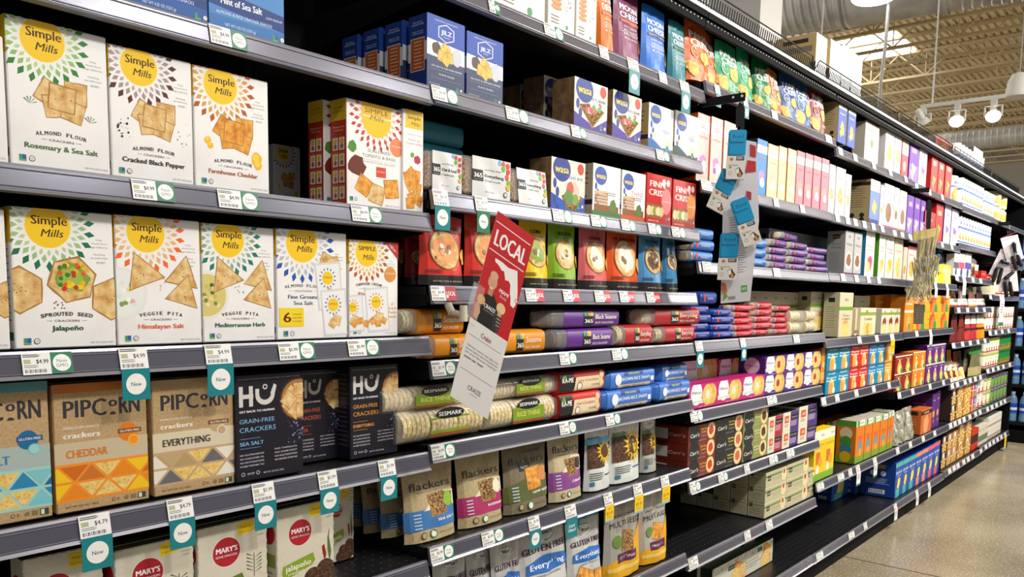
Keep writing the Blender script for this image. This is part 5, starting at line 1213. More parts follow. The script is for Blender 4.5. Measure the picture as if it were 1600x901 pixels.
def jar(c, lid, h2=None, band='c8b060'):
    def mk(W, H, D):
        M = MB(); r = W/2
        M.lathe([(0, 0), (r*.95, 0), (r, .006), (r, H*.84), (r*.86, H*.88)], mat(c, .3), 18, (0, r)); M.lathe([(r*.88, H*.87), (r*.9, H*.88), (r*.9, H), (0, H)], mat(lid, .35), 18, (0, r)); M.lathe([(r*1.006, H*.2), (r*1.006, H*.62)], mat(band), 18, (0, r))
        return M.build('snack_jar')
    return mk
P_('Z0', 1558, 1577, 301, jar('e0d8b8', 'cfc8a8', band='b8a050'), 'cream jar with olive band', 'jar', D=.06, n=2, rows=2)
# ---- fourth/fifth bay second shelf
cbx = lambda W, H, D: carton(W, H, D, body=mat('3a3048', .4), front=gart('6a84c4', ((.75, 1, 'd8d2c4'), (.0, .12, '2a3a7a')), (('triscuit', .5, .86, .05, '4a4a8a', .7),), ((.5, .4, .28, CRKT, 'c'),)), side=tansp, faces=dict(L='c2ad7c'))
P_('V1', 1359, 1374, 281, cbx, 'blue-fronted wheat box with tan side panel', KB, D=.12)
P_('V1', 1375, 1380, 289, box_('ece8e4', gart('ece8e4', (), (), ((.5, .4, .3, CRKO, 'e'),))), 'thin white box beside the wheat box', KB, D=.06)
npk = lambda c, ds: gart('efece6', ((0, .06, c),), (('Nature', .5, .84, .07, c, .7), ('cookies', .5, .68, .04, c, .5)), ((.5, .36, .3, '7a5638', 'e'), (.5, .36, .26, '8f6a48', 'e')))
P_('V1', 1381, 1396, 288, box_('efece6', npk('c8387a', 0), top='c8387a'), 'white cookie box with pink foot', KB, D=.06)
P_('V1', 1397, 1404, 293, box_('efece6', npk('c8387a', 0), top='c8387a'), 'narrow white cookie box with pink foot', KB, D=.06)
P_('V1', 1405, 1416, 298, box_('f0ebe0', npk('b0562a', 0), top='d8762a'), 'white cookie box with orange lid', KB, D=.06)
for i, (a, b, tp) in enumerate(((1417, 1427, 305), (1428, 1437, 309), (1438, 1445, 313))): P_('V1', a, b, tp, box_('6a3ca4', pz), 'purple triangle box under the top shelf, %s of three' % ORD[i], KB, D=.07)
P_('W1', 1442, 1461, 330, box_('a8242a', gart('a8242a', ((.45, .5, '7a1418'),), (('SALE', .5, .72, .1, 'e8b8a8', .5),)), name='display_carton'), 'red display carton behind the skewer strip', KB, D=.08)
P_('W1', 1462, 1473, 318, box_('cc2a2a', rz_), 'red triangle box behind the skewer strip', KB, D=.07)
P_('W1', 1475, 1485, 320, box_('5a2a8a', pz2, side=lambda P: P.r(0, 0, 1, 1, '5a2a8a')), 'white-fronted box with purple side, left', KB, D=.08)
P_('W1', 1486, 1497, 327, box_('5a2a8a', pz2), 'white-fronted box with purple side, right', KB, D=.08)
P_('X1', 1499, 1550, 345, canister, 'white canister with orange picture, second row down', 'canister', D=.06, n=12)
# ---- fourth bay third shelf
whe = gart('b4b2b0', ((0, .04, '6a2a5a'),), (('365', .5, .88, .06, '22221e', .3), ('Wheats', .5, .70, .06, '4a3a5a', .7)), ((.5, .32, .36, 'f0ece6', 'e'), (.5, .33, .28, '8a5a34', 'b')))
P_('V2', 1320, 1333, 361, lambda W, H, D: carton(W, H, D, body=mat('9b9a98', .5), front=whe, side=lambda P: (P.r(.3, .82, .7, .92, '22221e'), P.t('365', .5, .87, .05, 'd8a83a', .3), P.t('Woven', .5, .70, .05, '4a4a4a', .5), P.t('Wheats', .5, .62, .05, '4a4a4a', .56), P.lines(.15, .8, [.5-.035*i for i in range(12)], .008, '6a6a6a'))), 'grey wheat box with bowl picture and grey side', KB, D=.085, off=.012)
P_('V2', 1334, 1346, 364, lambda W, H, D: carton(W, H, D, body=mat('9b9a98', .5), front=whe), 'grey wheat box with bowl picture, second one', KB, D=.08, off=.012)
rcr = lambda c, pc: (lambda W, H, D: carton(W, H, D, body=mat(c, .4), front=gart('e9e6dc', (), (('365', .5, .9, .05, '22221e', .3), ('Pita', .5, .68, .06, '3a3a3a', .6), ('Crackers', .5, .60, .05, '3a3a3a', .8)), ((.55, .3, .28, pc, 'b'), (.4, .2, .2, CRKT, 'e')))))
P_('V2', 1352, 1366, 362, rcr('2a8ab0', 'd0486a'), 'white cracker box with turquoise side', KB, D=.08, off=.012)
P_('V2', 1373, 1383, 364, rcr('6ab02a', 'd8b03a'), 'white cracker box with lime side, left', KB, D=.08, off=.012)
P_('V2', 1384, 1396, 368, rcr('e9e6dc', 'd8b03a'), 'white cracker box beside the lime one', KB, D=.08, off=.012)
P_('V2', 1397, 1410, 373, box_('e0cfa8', gart('e8dcc0', (), (('365', .5, .9, .05, '22221e', .3), ('Rounds', .5, .7, .06, '8a5a3a', .7)), ((.4, .3, .2, CRKT, 'e'), (.6, .4, .2, CRKT, 'e'), (.55, .2, .2, CRKT, 'e')))), 'cream box of golden rounds', KB, D=.06)
P_('V2', 1411, 1417, 386, box_('e8dcc8', gart('e8dcc8', (), (), ((.5, .3, .35, CRKO, 'b'),))), 'slim cream box before the red one', KB, D=.06)
P_('V2', 1418, 1431, 385, box_('c43a30', gart('ecd8c4', ((.9, 1, 'c43a30'),), (('Bites', .5, .75, .08, 'b03a2a', .6),), ((.5, .35, .3, CRKO, 'b'),))), 'red-edged cream box by the skewers', KB, D=.06)
bagart = lambda c: gart(None, ((.55, .85, c),), (('CHIPS', .5, .7, .1, 'f4f0e0', .6),), ((.5, .28, .3, CRKT, 'b'),))
P_('W2', 1456, 1468, 388, pch('4a86b8', bagart('2f5a94'), 2), 'blue snack bag behind the skewers, left', 'snack bag', D=.05, off=.06)
P_('W2', 1470, 1488, 386, pch('5a90c0', bagart('2f5a94'), 4), 'blue snack bag behind the skewers, right', 'snack bag', D=.05, off=.07)
P_('W2', 1459, 1470, 416, pch('3f9a3a', bagart('2a7a2a'), 5), 'green small bag at the shelf front', 'snack bag', D=.04, off=.012)
P_('W2', 1472, 1491, 414, pch('e8d012', bagart('e0b010'), 6), 'bright yellow slumped bag at the shelf front', 'snack bag', D=.045, off=.008)
P_('W2', 1395, 1400, .12, canister, 'white canister hidden behind cream boxes', 'canister', off=.2, D=.05)
sb = lambda c: (lambda W, H, D: carton(W, H, D, body=WHITE, front=gart('ecebea', ((.34, .62, c),), (('bar', .5, .8, .08, '4a4a5a', .5),), ((.5, .18, .2, '3a4a7a', 'e'),))))
for i, (a, b, c, nm) in enumerate(((1490.5, 1498, '5a5a6a', 'grey'), (1498.5, 1507, 'd8506a', 'pink'), (1508, 1517, '5a4a9a', 'violet'))):
    P_('X2', a, b, 396, sb(c), 'small white carton with %s band' % nm, KB, D=.05, rows=1)
def tub(W, H, D):
    r = empty('clear_tub'); M = MB(); R_ = W/2
    M.lathe([(0, .003), (R_*.9, .003), (R_*.92, H*.6), (0, H*.6)], NUT, 18, (0, R_)); M.build('snack_mix', r)
    M = MB(); M.lathe([(0, 0), (R_, 0), (R_, H*.7), (R_*.75, H*.9), (R_*.4, H), (0, H)], FILM, 18, (0, R_)); M.build('tub_body', r)
    M = MB(); P = Panel(M, (-R_*.4, -.004, H*.15), (1, 0, 0), (0, 0, 1), R_*.8, H*.4); P.r(0, 0, 1, .4, 'c82a2a').r(0, .4, 1, 1, 'ece4d0').t('MIX', .5, .7, .2, 'b03a2a', .6); M.build('label', r)
    return r
P_('X2', 1518, 1532, 396, tub, 'clear domed tub of snack mix', 'tub', D=.09, off=.012)
P_('X2', 1533, 1541, 423, box_('c8201e', gart('c8201e', (), (('GO', .5, .6, .2, 'f0d8d0', .6),))), 'low red carton beside the clear tub', KB, D=.06)
P_('X2', 1541.5, 1548, 428, box_('b81f28', gart('b81f28', ((.3, .6, 'e0a0a0'),))), 'lower crimson carton at the shelf end', KB, D=.06)
# ---- fourth/fifth bay, mid shelves
tall365 = lambda W, H, D: carton(W, H, D, body=mat('c9c2a2', .5), front=g365, side=s365)
P_('V3', 1311, 1332, 457, tall365, 'tall beige box with green stripe, front of the shelf', KB, D=.075, off=.012)
P_('V3', 1334, 1358, 462, b365, 'beige box standing back in shadow', KB, D=.06, off=.16)
P_('V3', 1333, 1343, 482, box_('d8c8a8', gart('d8c8a8', ((.1, .2, 'b03a2a'),))), 'narrow cream box leaning beside the tall one', KB, D=.06, rz=.2, off=.02)
cook = gart('d8d0b0', ((.72, .84, '8aa03a'),), (('365', .4, .88, .1, '22221e', .14), ('Cookies', .5, .6, .12, '6a4a30', .5)), ((.3, .25, .13, CRKT, 'e'), (.5, .22, .13, CRKO, 'e'), (.7, .25, .13, CRKT, 'e')))
P_('V3', 1344, 1368, 481, box_('cfc8a8', cook), 'wide cream biscuit box with round cookies', KB, D=.09, off=.012)
P_('V3', 1377, 1406, 482, box_('d8d2bc', gart('d8d2bc', ((.74, .84, '8aa03a'),), (('365', .5, .88, .08, '22221e', .3),), ((.5, .4, .3, '8a3a2a', 'b'), (.5, .2, .25, CRKT, 'e')))), 'cream biscuit box with green stripe', KB, D=.09, off=.012, n=3)
orb = lambda W, H, D: carton(W, H, D, body=mat('d8801c', .42), front=gart('e08a1c', ((.55, .62, 'f0e0c0'),), (('CHEDDAR', .5, .8, .05, 'f6ecd0', .7),), ((.5, .3, .3, CRKO, 'c'), (.6, .15, .1, '3a8a4a', 'e'))))
P_('V3', 1367, 1386, 461, orb, 'orange box set back, left', KB, D=.06, off=.14)
P_('V3', 1391, 1412, 460, orb, 'orange box set back, right', KB, D=.06, off=.10)
P_('V3', 1413, 1427, 464, orb, 'orange cheddar box at front', KB, D=.08, off=.012)
ann = gart('e8a41c', ((.0, .02, 'c8801c'),), (('Annies', .5, .85, .07, 'b8641c', .5), ('BUNNIES', .5, .58, .06, 'b04a1a', .7)), ((.5, .32, .26, 'b8501c', 'b'), (.6, .2, .2, 'd87a2a', 'b'), (.75, .12, .14, '3a8a4a', 'e')))
P_('W3', 1428, 1483, 461, box_('e6a01a', ann), 'amber snack carton', KB, D=.08, off=.012, n=3, rows=2)
pdk = gart(None, ((.5, .75, '8a2a24'),), (('HIPPEAS', .5, .62, .08, 'e0c0a0', .7),), ((.5, .25, .25, CRKT, 'b'),))
for i, (a, b, c) in enumerate(((1489, 1502, '4a2418'), (1504, 1517, '5a3028'), (1520, 1531, '6a4028'), (1532, 1544, '3a2420'))):
    P_('X3', a, b, 446, (lambda c=c, i=i: (lambda W, H, D: pouch(W, H, D, col=mat(c, .3), front=gart(None, ((.04, .4, 'd0c8bc'), (.04, .12, ('a82a2a', '8a2a3a', 'd8802a', '3a3a5a')[i])), (('nut', .5, .3, .08, '4a3a34', .5),)), seed=i, topw=.55)))(), 'dark pointed pouch with pale label, %s of four' % ORD[i], 'snack pouch', D=.05, lean=.12)
for i, (a, b, c) in enumerate(((1490, 1501, '6a2420'), (1502, 1511, '7a2a24'), (1512, 1520, 'b83a34'), (1521, 1529, 'a83038'), (1530, 1535, 'd8801c'), (1535.5, 1541, 'd8881c'))):
    P_('X4', a, b, 491, (lambda c=c, i=i: (lambda W, H, D: pouch(W, H, D, col=mat(c, .34), front=gart(None, ((.62, .95, 'c8c4c0'), (.38, .46, '3a1a18')) if i > 1 else ((.5, .53, '3a1a18'),), ()), seed=i, topw=.7)))(), '%s tall snack pouch, %s of six' % (('dark red', 'dark red', 'coral red', 'crimson', 'orange', 'orange')[i], ORD[i]), 'snack pouch', D=.045, off=.012)
def can(c, band, bc2, lid='b8b4aa'):
    def mk(W, H, D):
        M = MB(); r = W/2
        M.lathe([(0, 0), (r*.98, 0), (r, .003), (r, H-.003)], mat(c, .4), 20, (0, r)); M.lathe([(r, H-.003), (r*1.01, H), (r*.95, H), (r*.93, H-.004), (0, H-.004)], mat(lid, .3, .6), 20, (0, r))
        M.lathe([(r*1.004, H*.06), (r*1.004, H*.14)], mat(band, .4), 20, (0, r)); M.lathe([(r*1.004, H*.78), (r*1.004, H*.93)], mat(bc2, .4), 20, (0, r))
        def fy(u, v): x = (u-.5)*2*.98; return r*math.sqrt(max(0, 1-x*x))-r+.0008
        P = Panel(M, (-r, 0, 0), (1, 0, 0), (0, 0, 1), W, H, f=fy); blob(P, .55, .27, .20, band, 3); blob(P, .5, .24, .10, 'c86a3a', 5); P.t('365', .5, .62, .08, '3a3a34', .3)
        return M.build('food_can')
    return mk
P_('Z3', 1541, 1585, 479, can('e4ded0', '8a2a20', 'd8d2c4'), 'white can with red beans', 'can', D=.07, n=11, rows=2)
P_('Z2', 1548, 1562, 435, jar('e0dcb8', 'c8c4a0', band='d8d4b0'), 'pale bowl-like jar beneath the can openers', 'jar', D=.06)
P_('Z2', 1563, 1583, 430, can('d8d4c0', 'a83a24', '8a9a3a'), 'cream can behind the can openers', 'can', D=.06, n=4)
P_('Z4', 1540, 1562, 528, can('ded8c4', '9a2a24', '9aa43a'), 'cream can with olive top', 'can', D=.05, n=6, rows=2)
P_('Z4', 1563, 1580, 523, can('1f7a3a', 'd86a1c', '145a2a'), 'green can with orange carrots', 'can', D=.05, n=5, rows=2)
# ---- fourth/fifth bay: snack cartons two high
def art_pop(c, c2):
    return gart(c, ((.88, 1, c2),), (('simple', .5, .88, .06, 'eef4f6', .6), ('Peanut', .5, .70, .08, 'f4f8f8', .8), ('Butter', .5, .58, .08, 'f4f8f8', .8)), ((.5, .34, .22, CRKT, 'e'), (.45, .2, .2, CRKO, 'e'), (.7, .15, .1, 'f0ead8', 'e')))
for a, b, tp, c, c2, nm, n in ((1291, 1327, 541, '1287ae', '0f6a8a', 'turquoise peanut carton, left pair', 2), (1328, 1356, 538, 'cf2a22', 'a81f1c', 'bright red snack carton', 2), (1357, 1382, 536, '1583b4', '0f6a94', 'turquoise carton, right pair', 2), (1383, 1394, 534, 'dd9a22', 'b87a14', 'golden yellow snack carton', 1)):
    P_('V4', a, b, tp, box_(c, art_pop(c, c2)), nm, KB, D=.08, off=.012, n=n, rows=2)
an2 = lambda c, t: gart(c, ((.93, 1, 'd8d8c0'),), ((t, .5, .82, .08, 'e0b83a', .6),), ((.5, .60, .1, 'f0e8dc', 'e'), (.5, .32, .24, CRKO, 'b'), (.6, .22, .2, CRKT, 'b'), (.78, .12, .13, '3a8a4a', 'e')))
P_('W4', 1398, 1424, 555, box_('8a241c', an2('8a241c', 'Annies')), 'brick-red two-high snack carton', KB, D=.08, off=.012, n=2, rows=2)
P_('W4', 1426, 1445, 549, box_('dd7a1a', an2('dd7a1a', 'Annies')), 'orange two-high snack carton', KB, D=.08, off=.012, n=2, rows=2)
P_('W4', 1447, 1476, 538, box_('5a2a7c', an2('5a2a7c', 'Annies')), 'violet two-high snack carton', KB, D=.08, off=.012, n=3, rows=2)
for i, (a, b, tp, c, ds) in enumerate(((1478, 1485, 548, '3a7aa0', 'blue small pouch leaning at the back'), (1486, 1494, 547, 'd8962a', 'amber small pouch leaning at the back'), (1495, 1510, 549, 'c8302c', 'red small pouch leaning at the back'))):
    P_('X5', a, b, tp, pch(c, gart(None, ((.4, .6, 'e8d8c0'),)), i, topw=.8), ds, CPH, D=.04, off=.10, lean=.1)
for i in range(4): P_('X5', 1477+8.5*i, 1485+8.5*i, 574, (lambda i=i: pch('d8d4cc', gart(None, ((.3, .8, '6a2a24' if i < 3 else 'c8a060'),), (), ((.5, .5, .25, CRKT, 'b'),)), i, topw=.85))(), 'small white snack pouch with dark picture, %s of four' % ORD[i], CPH, D=.035, off=.012, lean=.1)
P_('X5', 1511, 1522, 546, pch('5a5f4a', gart(None, ((.1, .5, '7a6a44'),)), 3), 'grey-green pouch beside the pointed one', CPH, D=.05, off=.05)
P_('X5', 1519, 1538, 541, pch('6a6648', gart(None, ((.75, 1, '2a7a3a'), (.0, .3, 'a89a6a'))), 7, topw=.5), 'pointed olive pouch with green flap', CPH, D=.05, off=.012)
# ---- fourth to seventh bay, low shelves
yel = gart('e8c81a', ((.0, .14, '7ab02a'), (.80, 1, 'f0ecd8')), (('365', .75, .9, .04, '4a4a8a', .3), ('CAULIFLOWER', .5, .70, .05, 'b8941a', .9)), ((.4, .45, .2, 'd8661c', 'r'), (.62, .36, .2, 'e0a01a', 'b'), (.4, .22, .15, 'f2ead0', 'e')))
P_('V5', 1272, 1303, 671, box_('e8c81a', yel), 'yellow cauliflower snack box', KB, D=.06, off=.012, n=2)
vg = gart('dd7a1a', ((.0, .17, '7a9a2a'), (.86, 1, 'ecebe0')), (('UUB', .62, .93, .04, '3a4a8a', .4), ('CHEDDAR', .5, .6, .04, 'b05a1a', .7)), ((.25, .92, .14, '5a9a3a', 'r'), (.5, .45, .24, 'd8603a', 'r'), (.5, .36, .2, '5a9aa0', 'r'), (.55, .24, .16, 'e8a01a', 'b')))
vs_ = lambda P: (P.r(0, .86, 1, 1, '5a9a3a'), P.r(0, 0, 1, .17, '7a9a2a'), P.e(.5, .70, .32, 'ecd8b0'), P.e(.5, .50, .3, '4a9a3a'), P.e(.5, .32, .3, '3f86a0'), P.e(.5, .15, .28, 'e8c01a'))
for i, (a, b, tp) in enumerate(((1337, 1350, 657), (1351, 1362, 654), (1363, 1374, 651), (1375, 1386, 648), (1387, 1390.5, 644), (1391, 1395.5, 642))):
    P_('V5', a, b, tp, lambda W, H, D: carton(W, H, D, body=mat('dd7a1a', .42), front=vg, side=vs_, faces=dict(T='b8b4a8')), 'orange veggie-snack box with green foot, %s of six' % ORD[i], KB, D=.10, off=.012, key=('vg', i))
P_('V5', 1292, 1332, 655, lambda W, H, D: carton(W, H, D, body=mat('b8621a', .5), front=vg), 'orange veggie-snack box in the shadow behind', KB, D=.08, off=.2, n=2)  # body orange darkened, shade of the back row put into the colour
for i, (a, b) in enumerate(((1396, 1408), (1406, 1420), (1418, 1433))):
    P_('V5' if i == 0 else 'W5', a, b, 650-6*i, lambda W, H, D: pouch(W, H, D, col=SILVERBAG, seed=i, wr=.008, name='silver_bag', front=gart(None, ((.8, .9, '4a8aa0'),)) if i == 0 else None), 'crumpled silver-green bag, %s of three' % ORD[i], 'snack bag', D=.08, off=.015)
P_('W5', 1439, 1455, 639, box_('c4622a', gart('c8662c', ((.78, .94, '2a201c'),), (('KIND', .5, .86, .06, 'e8d8c8', .5),), ((.5, .35, .25, 'dd9a6a', 'b'),)), side=lambda P: (P.r(.2, .78, .8, .94, '2a201c'), P.lines(.2, .8, [.6, .5, .4], .02, 'e0a070'))), 'terracotta box with dark label', KB, D=.10, off=.012)
pu2 = lambda W, H, D: carton(W, H, D, body=mat('4a2468', .42), front=gart('5a2c7a', (), (('Annies', .5, .8, .06, 'c8a03a', .6),), ((.5, .4, .25, CRKO, 'b'), (.6, .2, .15, 'a87a4a', 'b'))), side=lambda P: P.t('Annies', .5, .7, .05, 'b8943a', .5))
P_('W5', 1456, 1462, 615, pu2, 'purple box with gold word, left', KB, D=.16, off=.03)
P_('W5', 1462.5, 1468, 611, pu2, 'purple box with gold word, right', KB, D=.16, off=.03)
nb = lambda c, c2: gart(c, ((.42, .5, 'e0d8c0'),), (('good', .5, .9, .06, 'e8e4d8', .6),), ((.45, .70, .2, 'e6e0d0', 'e'), (.5, .22, .36, NUT, 'b')))
for i, (a, b, c, nm, tp) in enumerate(((1486, 1494, '3a2a24', 'dark brown', 607), (1495, 1505, 'b87a3a', 'caramel', 603), (1506, 1517, 'c8941a', 'mustard', 599), (1518, 1522, 'c83a6a', 'pink', 598), (1522.5, 1526, '4a62b0', 'blue', 597))):
    P_('X6', a, b, tp, box_(c, nb(c, 0)), '%s nut carton, low on the far shelves' % nm, KB, D=.10, off=.012, rows=2)
P_('X6', 1527, 1538, 593, can('e0dace', '9a2420', 'd8d0c0'), 'white can with red picture, low shelf', 'can', D=.06, n=2, rows=2)
P_('X6', 1539, 1550, 591, can('d8d4bc', '8a8a3a', '9aa43a'), 'cream olive can, low shelf', 'can', D=.06, n=2, rows=2)
P_('Z5', 1551, 1575, 584, can('6a9a3a', '4a3a8a', '6a3a8a'), 'green and purple can', 'can', D=.05, n=5, rows=2)
# ---- base shelf
lab = lambda c: gart('1f4fa8', ((.86, .98, c),), (('BELVITA', .5, .70, .07, 'dfe8f4', .8), ('biscuits', .5, .61, .03, 'c8d8f0', .5)), ((.55, .42, .2, 'ecd23a', 'b'), (.45, .32, .14, 'f0dc5a', 'b'), (.4, .1, .24, c, 'r')))
bside = lambda P: (P.lines(.2, .8, [.88, .84, .80], .02, 'd8c83a'), P.e(.35, .66, .08, 'e8eef6'), P.e(.65, .66, .08, 'e8eef6'), P.lines(.15, .85, [.5-.035*i for i in range(5)], .012, 'b8c8e4'), P.r(.25, .08, .72, .20, 'f0f0ee'), [P.r(.28+.05*i, .09, .30+.05*i, .19, '22221e') for i in range(8)])
bcol = ['4ab0a0', '4ab0a0', '4ab0a0', 'e8866a', 'e8866a', 'e05a6a', 'e05a6a']
xs = [1399, 1410, 1420, 1431, 1440, 1450, 1459, 1468]
for i in range(7):
    P_('V6', xs[i], xs[i+1]-.5, 722-5.3*i, (lambda i=i: (lambda W, H, D: carton(W, H, D, body=mat('1a4498', .4), front=lab(bcol[i]), side=bside if i == 0 else None)))(), 'blue breakfast-biscuit box with %s band, %s of seven' % (('teal', 'teal', 'teal', 'orange', 'orange', 'coral', 'coral')[i], ORD[i]), KB, D=.20, off=.03)
P_('V6', 1337, 1362, 733, lambda W, H, D: carton(W, H, D, body=mat('1a4498', .4), front=lab('4ab0a0'), side=bside), 'blue biscuit box back in the shadow, right one', KB, D=.1, off=.24)
P_('V6', 1300, 1325, 740, lambda W, H, D: carton(W, H, D, body=mat('1a4498', .4), front=lab('4ab0a0'), side=bside), 'blue biscuit box back in the shadow, left one', KB, D=.1, off=.28)
for i, (a, b, c, nm, tp) in enumerate(((1471, 1479, '2a2420', 'black', 681), (1480, 1487, 'a8744a', 'tan', 677), (1487.5, 1495, 'b07c50', 'light brown', 673), (1496, 1507, '9a6a2a', 'nut-brown', 664), (1508, 1517, 'a87a3a', 'honey', 659))):
    P_('X7', a, b, tp, box_(c, nb(c, 0)), '%s nut carton on the far base shelf' % nm, KB, D=.10, off=.03, rows=2)
P_('X7', 1518, 1528, 670, box_('c8341e', gart('c8341e', ((.3, .7, '3a1a14'),))), 'red carton on the far base shelf', KB, D=.1, off=.03, n=2)
P_('X7', 1529, 1543, 664, box_('cfcab8', gart('cfcab8', ((.2, .5, '6a7a5a'),), (('bar', .5, .8, .1, '3a3a34', .5),))), 'pale carton on the far base shelf', KB, D=.1, off=.03, n=3)
P_('Z6', 1544, 1564, 648, box_('dcd8cc', gart('dcd8cc', ((.1, .3, 'a89a7a'),), (('oat', .5, .7, .1, '4a4a6a', .5),))), 'cream carton at the far base end', KB, D=.1, off=.03, n=5, rows=2)
P_('W4', 1400, 1440, .06, lambda W, H, D: carton(W, H, D, body=mat('3a1a4a', .5)), 'dim purple carton lying at the back', KB, D=.1, off=.25)
# ---- goods stored on top of the canopy
def topbox(x0, x1, y0, D, h, front, side, desc, key):
    def mk():
        return carton(x1-x0, h, D, name='storage_carton', body=mat(front, .55), faces=dict(L=side, T=side), side=lambda P: (P.r(.2, .86, .8, .93, '3a2a24'), P.r(.1, .70, .9, .80, '8a7a64'), P.r(0, 0, .92, .48, side), P.r(.86, 0, 1, .52, '3a2a34'), P.lines(.15, .8, [.6, .56, .52], .01, '8a7a5a')))
    spawn(key, mk, ((x0+x1)/2, y0, TOPZ+.0006), desc, 'storage box')
tb = [(4.28, 4.55, .08, .26, 'f2f0ec', 'c9ad72', 1250, 50, 'tan carton with dark label on the canopy, nearest of row'), (4.58, 4.76, .08, .2, 'f2f0ec', 'c9ad72', 1300, 62, 'tall white-fronted carton with tan side on the canopy'),
      (4.80, 5.02, .08, .2, 'f2f2f0', 'e6e2d8', 1318, 72, 'white carton with green mark on the canopy'), (5.05, 5.30, .08, .2, 'f2f2f0', 'e6e2d8', 1335, 84, 'white carton last of the canopy row')]
def toprow(pxa, pxb, pyt, y0, D, fc, sc_, desc, wd=None):
    q = on(pxa, pyt, 1, y0); q2 = on(pxb, pyt+14, 1, y0); topbox(q.x, q2.x, y0, D, q.z-TOPZ, fc, sc_, desc, desc)
q = on(1277, 50, 1, .10); q2 = on(1293, 64, 1, .10); th_ = q.z-TOPZ
topbox(q.x, q2.x, .10, .19, th_, 'f0eeea', 'c9ad72', 'tan and white carton with dark label, tallest on the canopy', 'st1')
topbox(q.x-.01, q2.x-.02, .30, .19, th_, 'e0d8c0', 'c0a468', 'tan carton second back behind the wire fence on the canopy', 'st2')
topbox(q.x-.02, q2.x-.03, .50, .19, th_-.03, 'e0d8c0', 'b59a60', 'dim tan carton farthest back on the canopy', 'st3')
toprow(1299, 1316, 60, .10, .19, 'f2f0ec', 'd0b478', 'white-fronted carton with yellow side on the canopy')
toprow(1317, 1331, 68, .10, .10, 'f2f2f0', 'cfc8b0', 'white carton with thin dark edge on the canopy')
toprow(1332, 1348, 80, .10, .10, 'f2f2f0', 'e6e2d8', 'white carton last in the canopy row, green mark')
def toppouch(pa, pb, pt, y0, c, art, desc, kind='snack bag', mk=None):
    q = on(pa, pt, 1, y0); q2 = on(pb, pt+8, 1, y0)
    spawn(desc, lambda: (mk or pch(c, art, 3))(q2.x-q.x, q.z-TOPZ, .08), ((q.x+q2.x)/2, y0, TOPZ+.0006), desc, kind)
toppouch(1452, 1468, 215, .12, '7a3a2a', gart(None, ((.3, .6, '5a4a3a'),)), 'dark brown bag behind the mesh fence on the canopy')
toppouch(1472, 1494, 211, .14, 'd84a3a', gart(None, ((.2, .55, 'c8963a'), (.55, .75, 'e8b84a')), (), ((.5, .4, .3, NUT, 'b'),)), 'red and yellow bag on the canopy')
for i in range(8):
    q = on(1500+5.0*i, 222+5.4*i, 1, .12); q2 = on(1504.5+5.0*i, 222+5.4*i, 1, .12)
    spawn('canb', lambda: canister(q2.x-q.x, q.z-TOPZ, .06), ((q.x+q2.x)/2, .12, TOPZ+.0006), 'white-capped canister on the canopy, %s of eight' % ORD[i], 'canister', 'canisters on the canopy')
q = on(1522, 228, 1, .30); q2 = on(1537, 226, 1, .30)
spawn('tbx', lambda: carton(q2.x-q.x, q.z-TOPZ, .12, name='storage_carton', body=mat('8a7a68', .5), front=gart('d8d4cc', ((.2, .4, '4a7ab0'),)), faces=dict(L='7a6a5a')), ((q.x+q2.x)/2, .30, TOPZ+.0006), 'brown and white box behind the canisters on the canopy', 'storage box')
# ------------------------------------------------------------------ price tags in the rails
TW = mat('ececea', .4, name='white_label'); TG = mat('2f7a5a', .4, name='green_label'); TT = mat('1a8088', .4, name='teal_label'); TRD = mat('c02a3c', .4, name='red_label'); TYL = mat('f0cc1a', .4, name='yellow_label')
def rail_panel(M, x0, w, h=.032, z=-.0045, f=None):
    # lies on the sloping rail face
    n = Vector((0, -.031, -.007)).normalized(); uz = Vector((0, .007, .031)).normalized(); uz = Vector((0, -uz.y, uz.z)) if False else Vector((0, .22, .975))
    o = Vector((x0, -.0155, z-.030))
    return Panel(M, o, (1, 0, 0), uz, w, h)
def price_print(P, x1, price, full):
    P.r(0, 0, x1, 1, TW)
    q = [P.o-Vector((0, -.0006, 0))+P.ux*(u*P.W)+P.uy*(v*P.H) for u, v in ((0, 0), (1, 0), (1, 1), (0, 1))]; P.M.add(q, [(3, 2, 1, 0)], TW)
    P.lines(.04*x1, .7*x1, [.88, .80], .05, '5a5a5a').r(.06*x1, .50, .30*x1, .70, 'b8b48a').t(price, .70*x1, .60, .19, '2a2a2a', .42*x1, b=.006)
    P.lines(.06*x1, .6*x1, [.40, .32], .04, '8a8a8a')
    for i in range(14): P.r((.08+.055*i)*x1, .08, (.08+.055*i+(.02 if i % 3 else .035))*x1, .24, '3a3a3a')
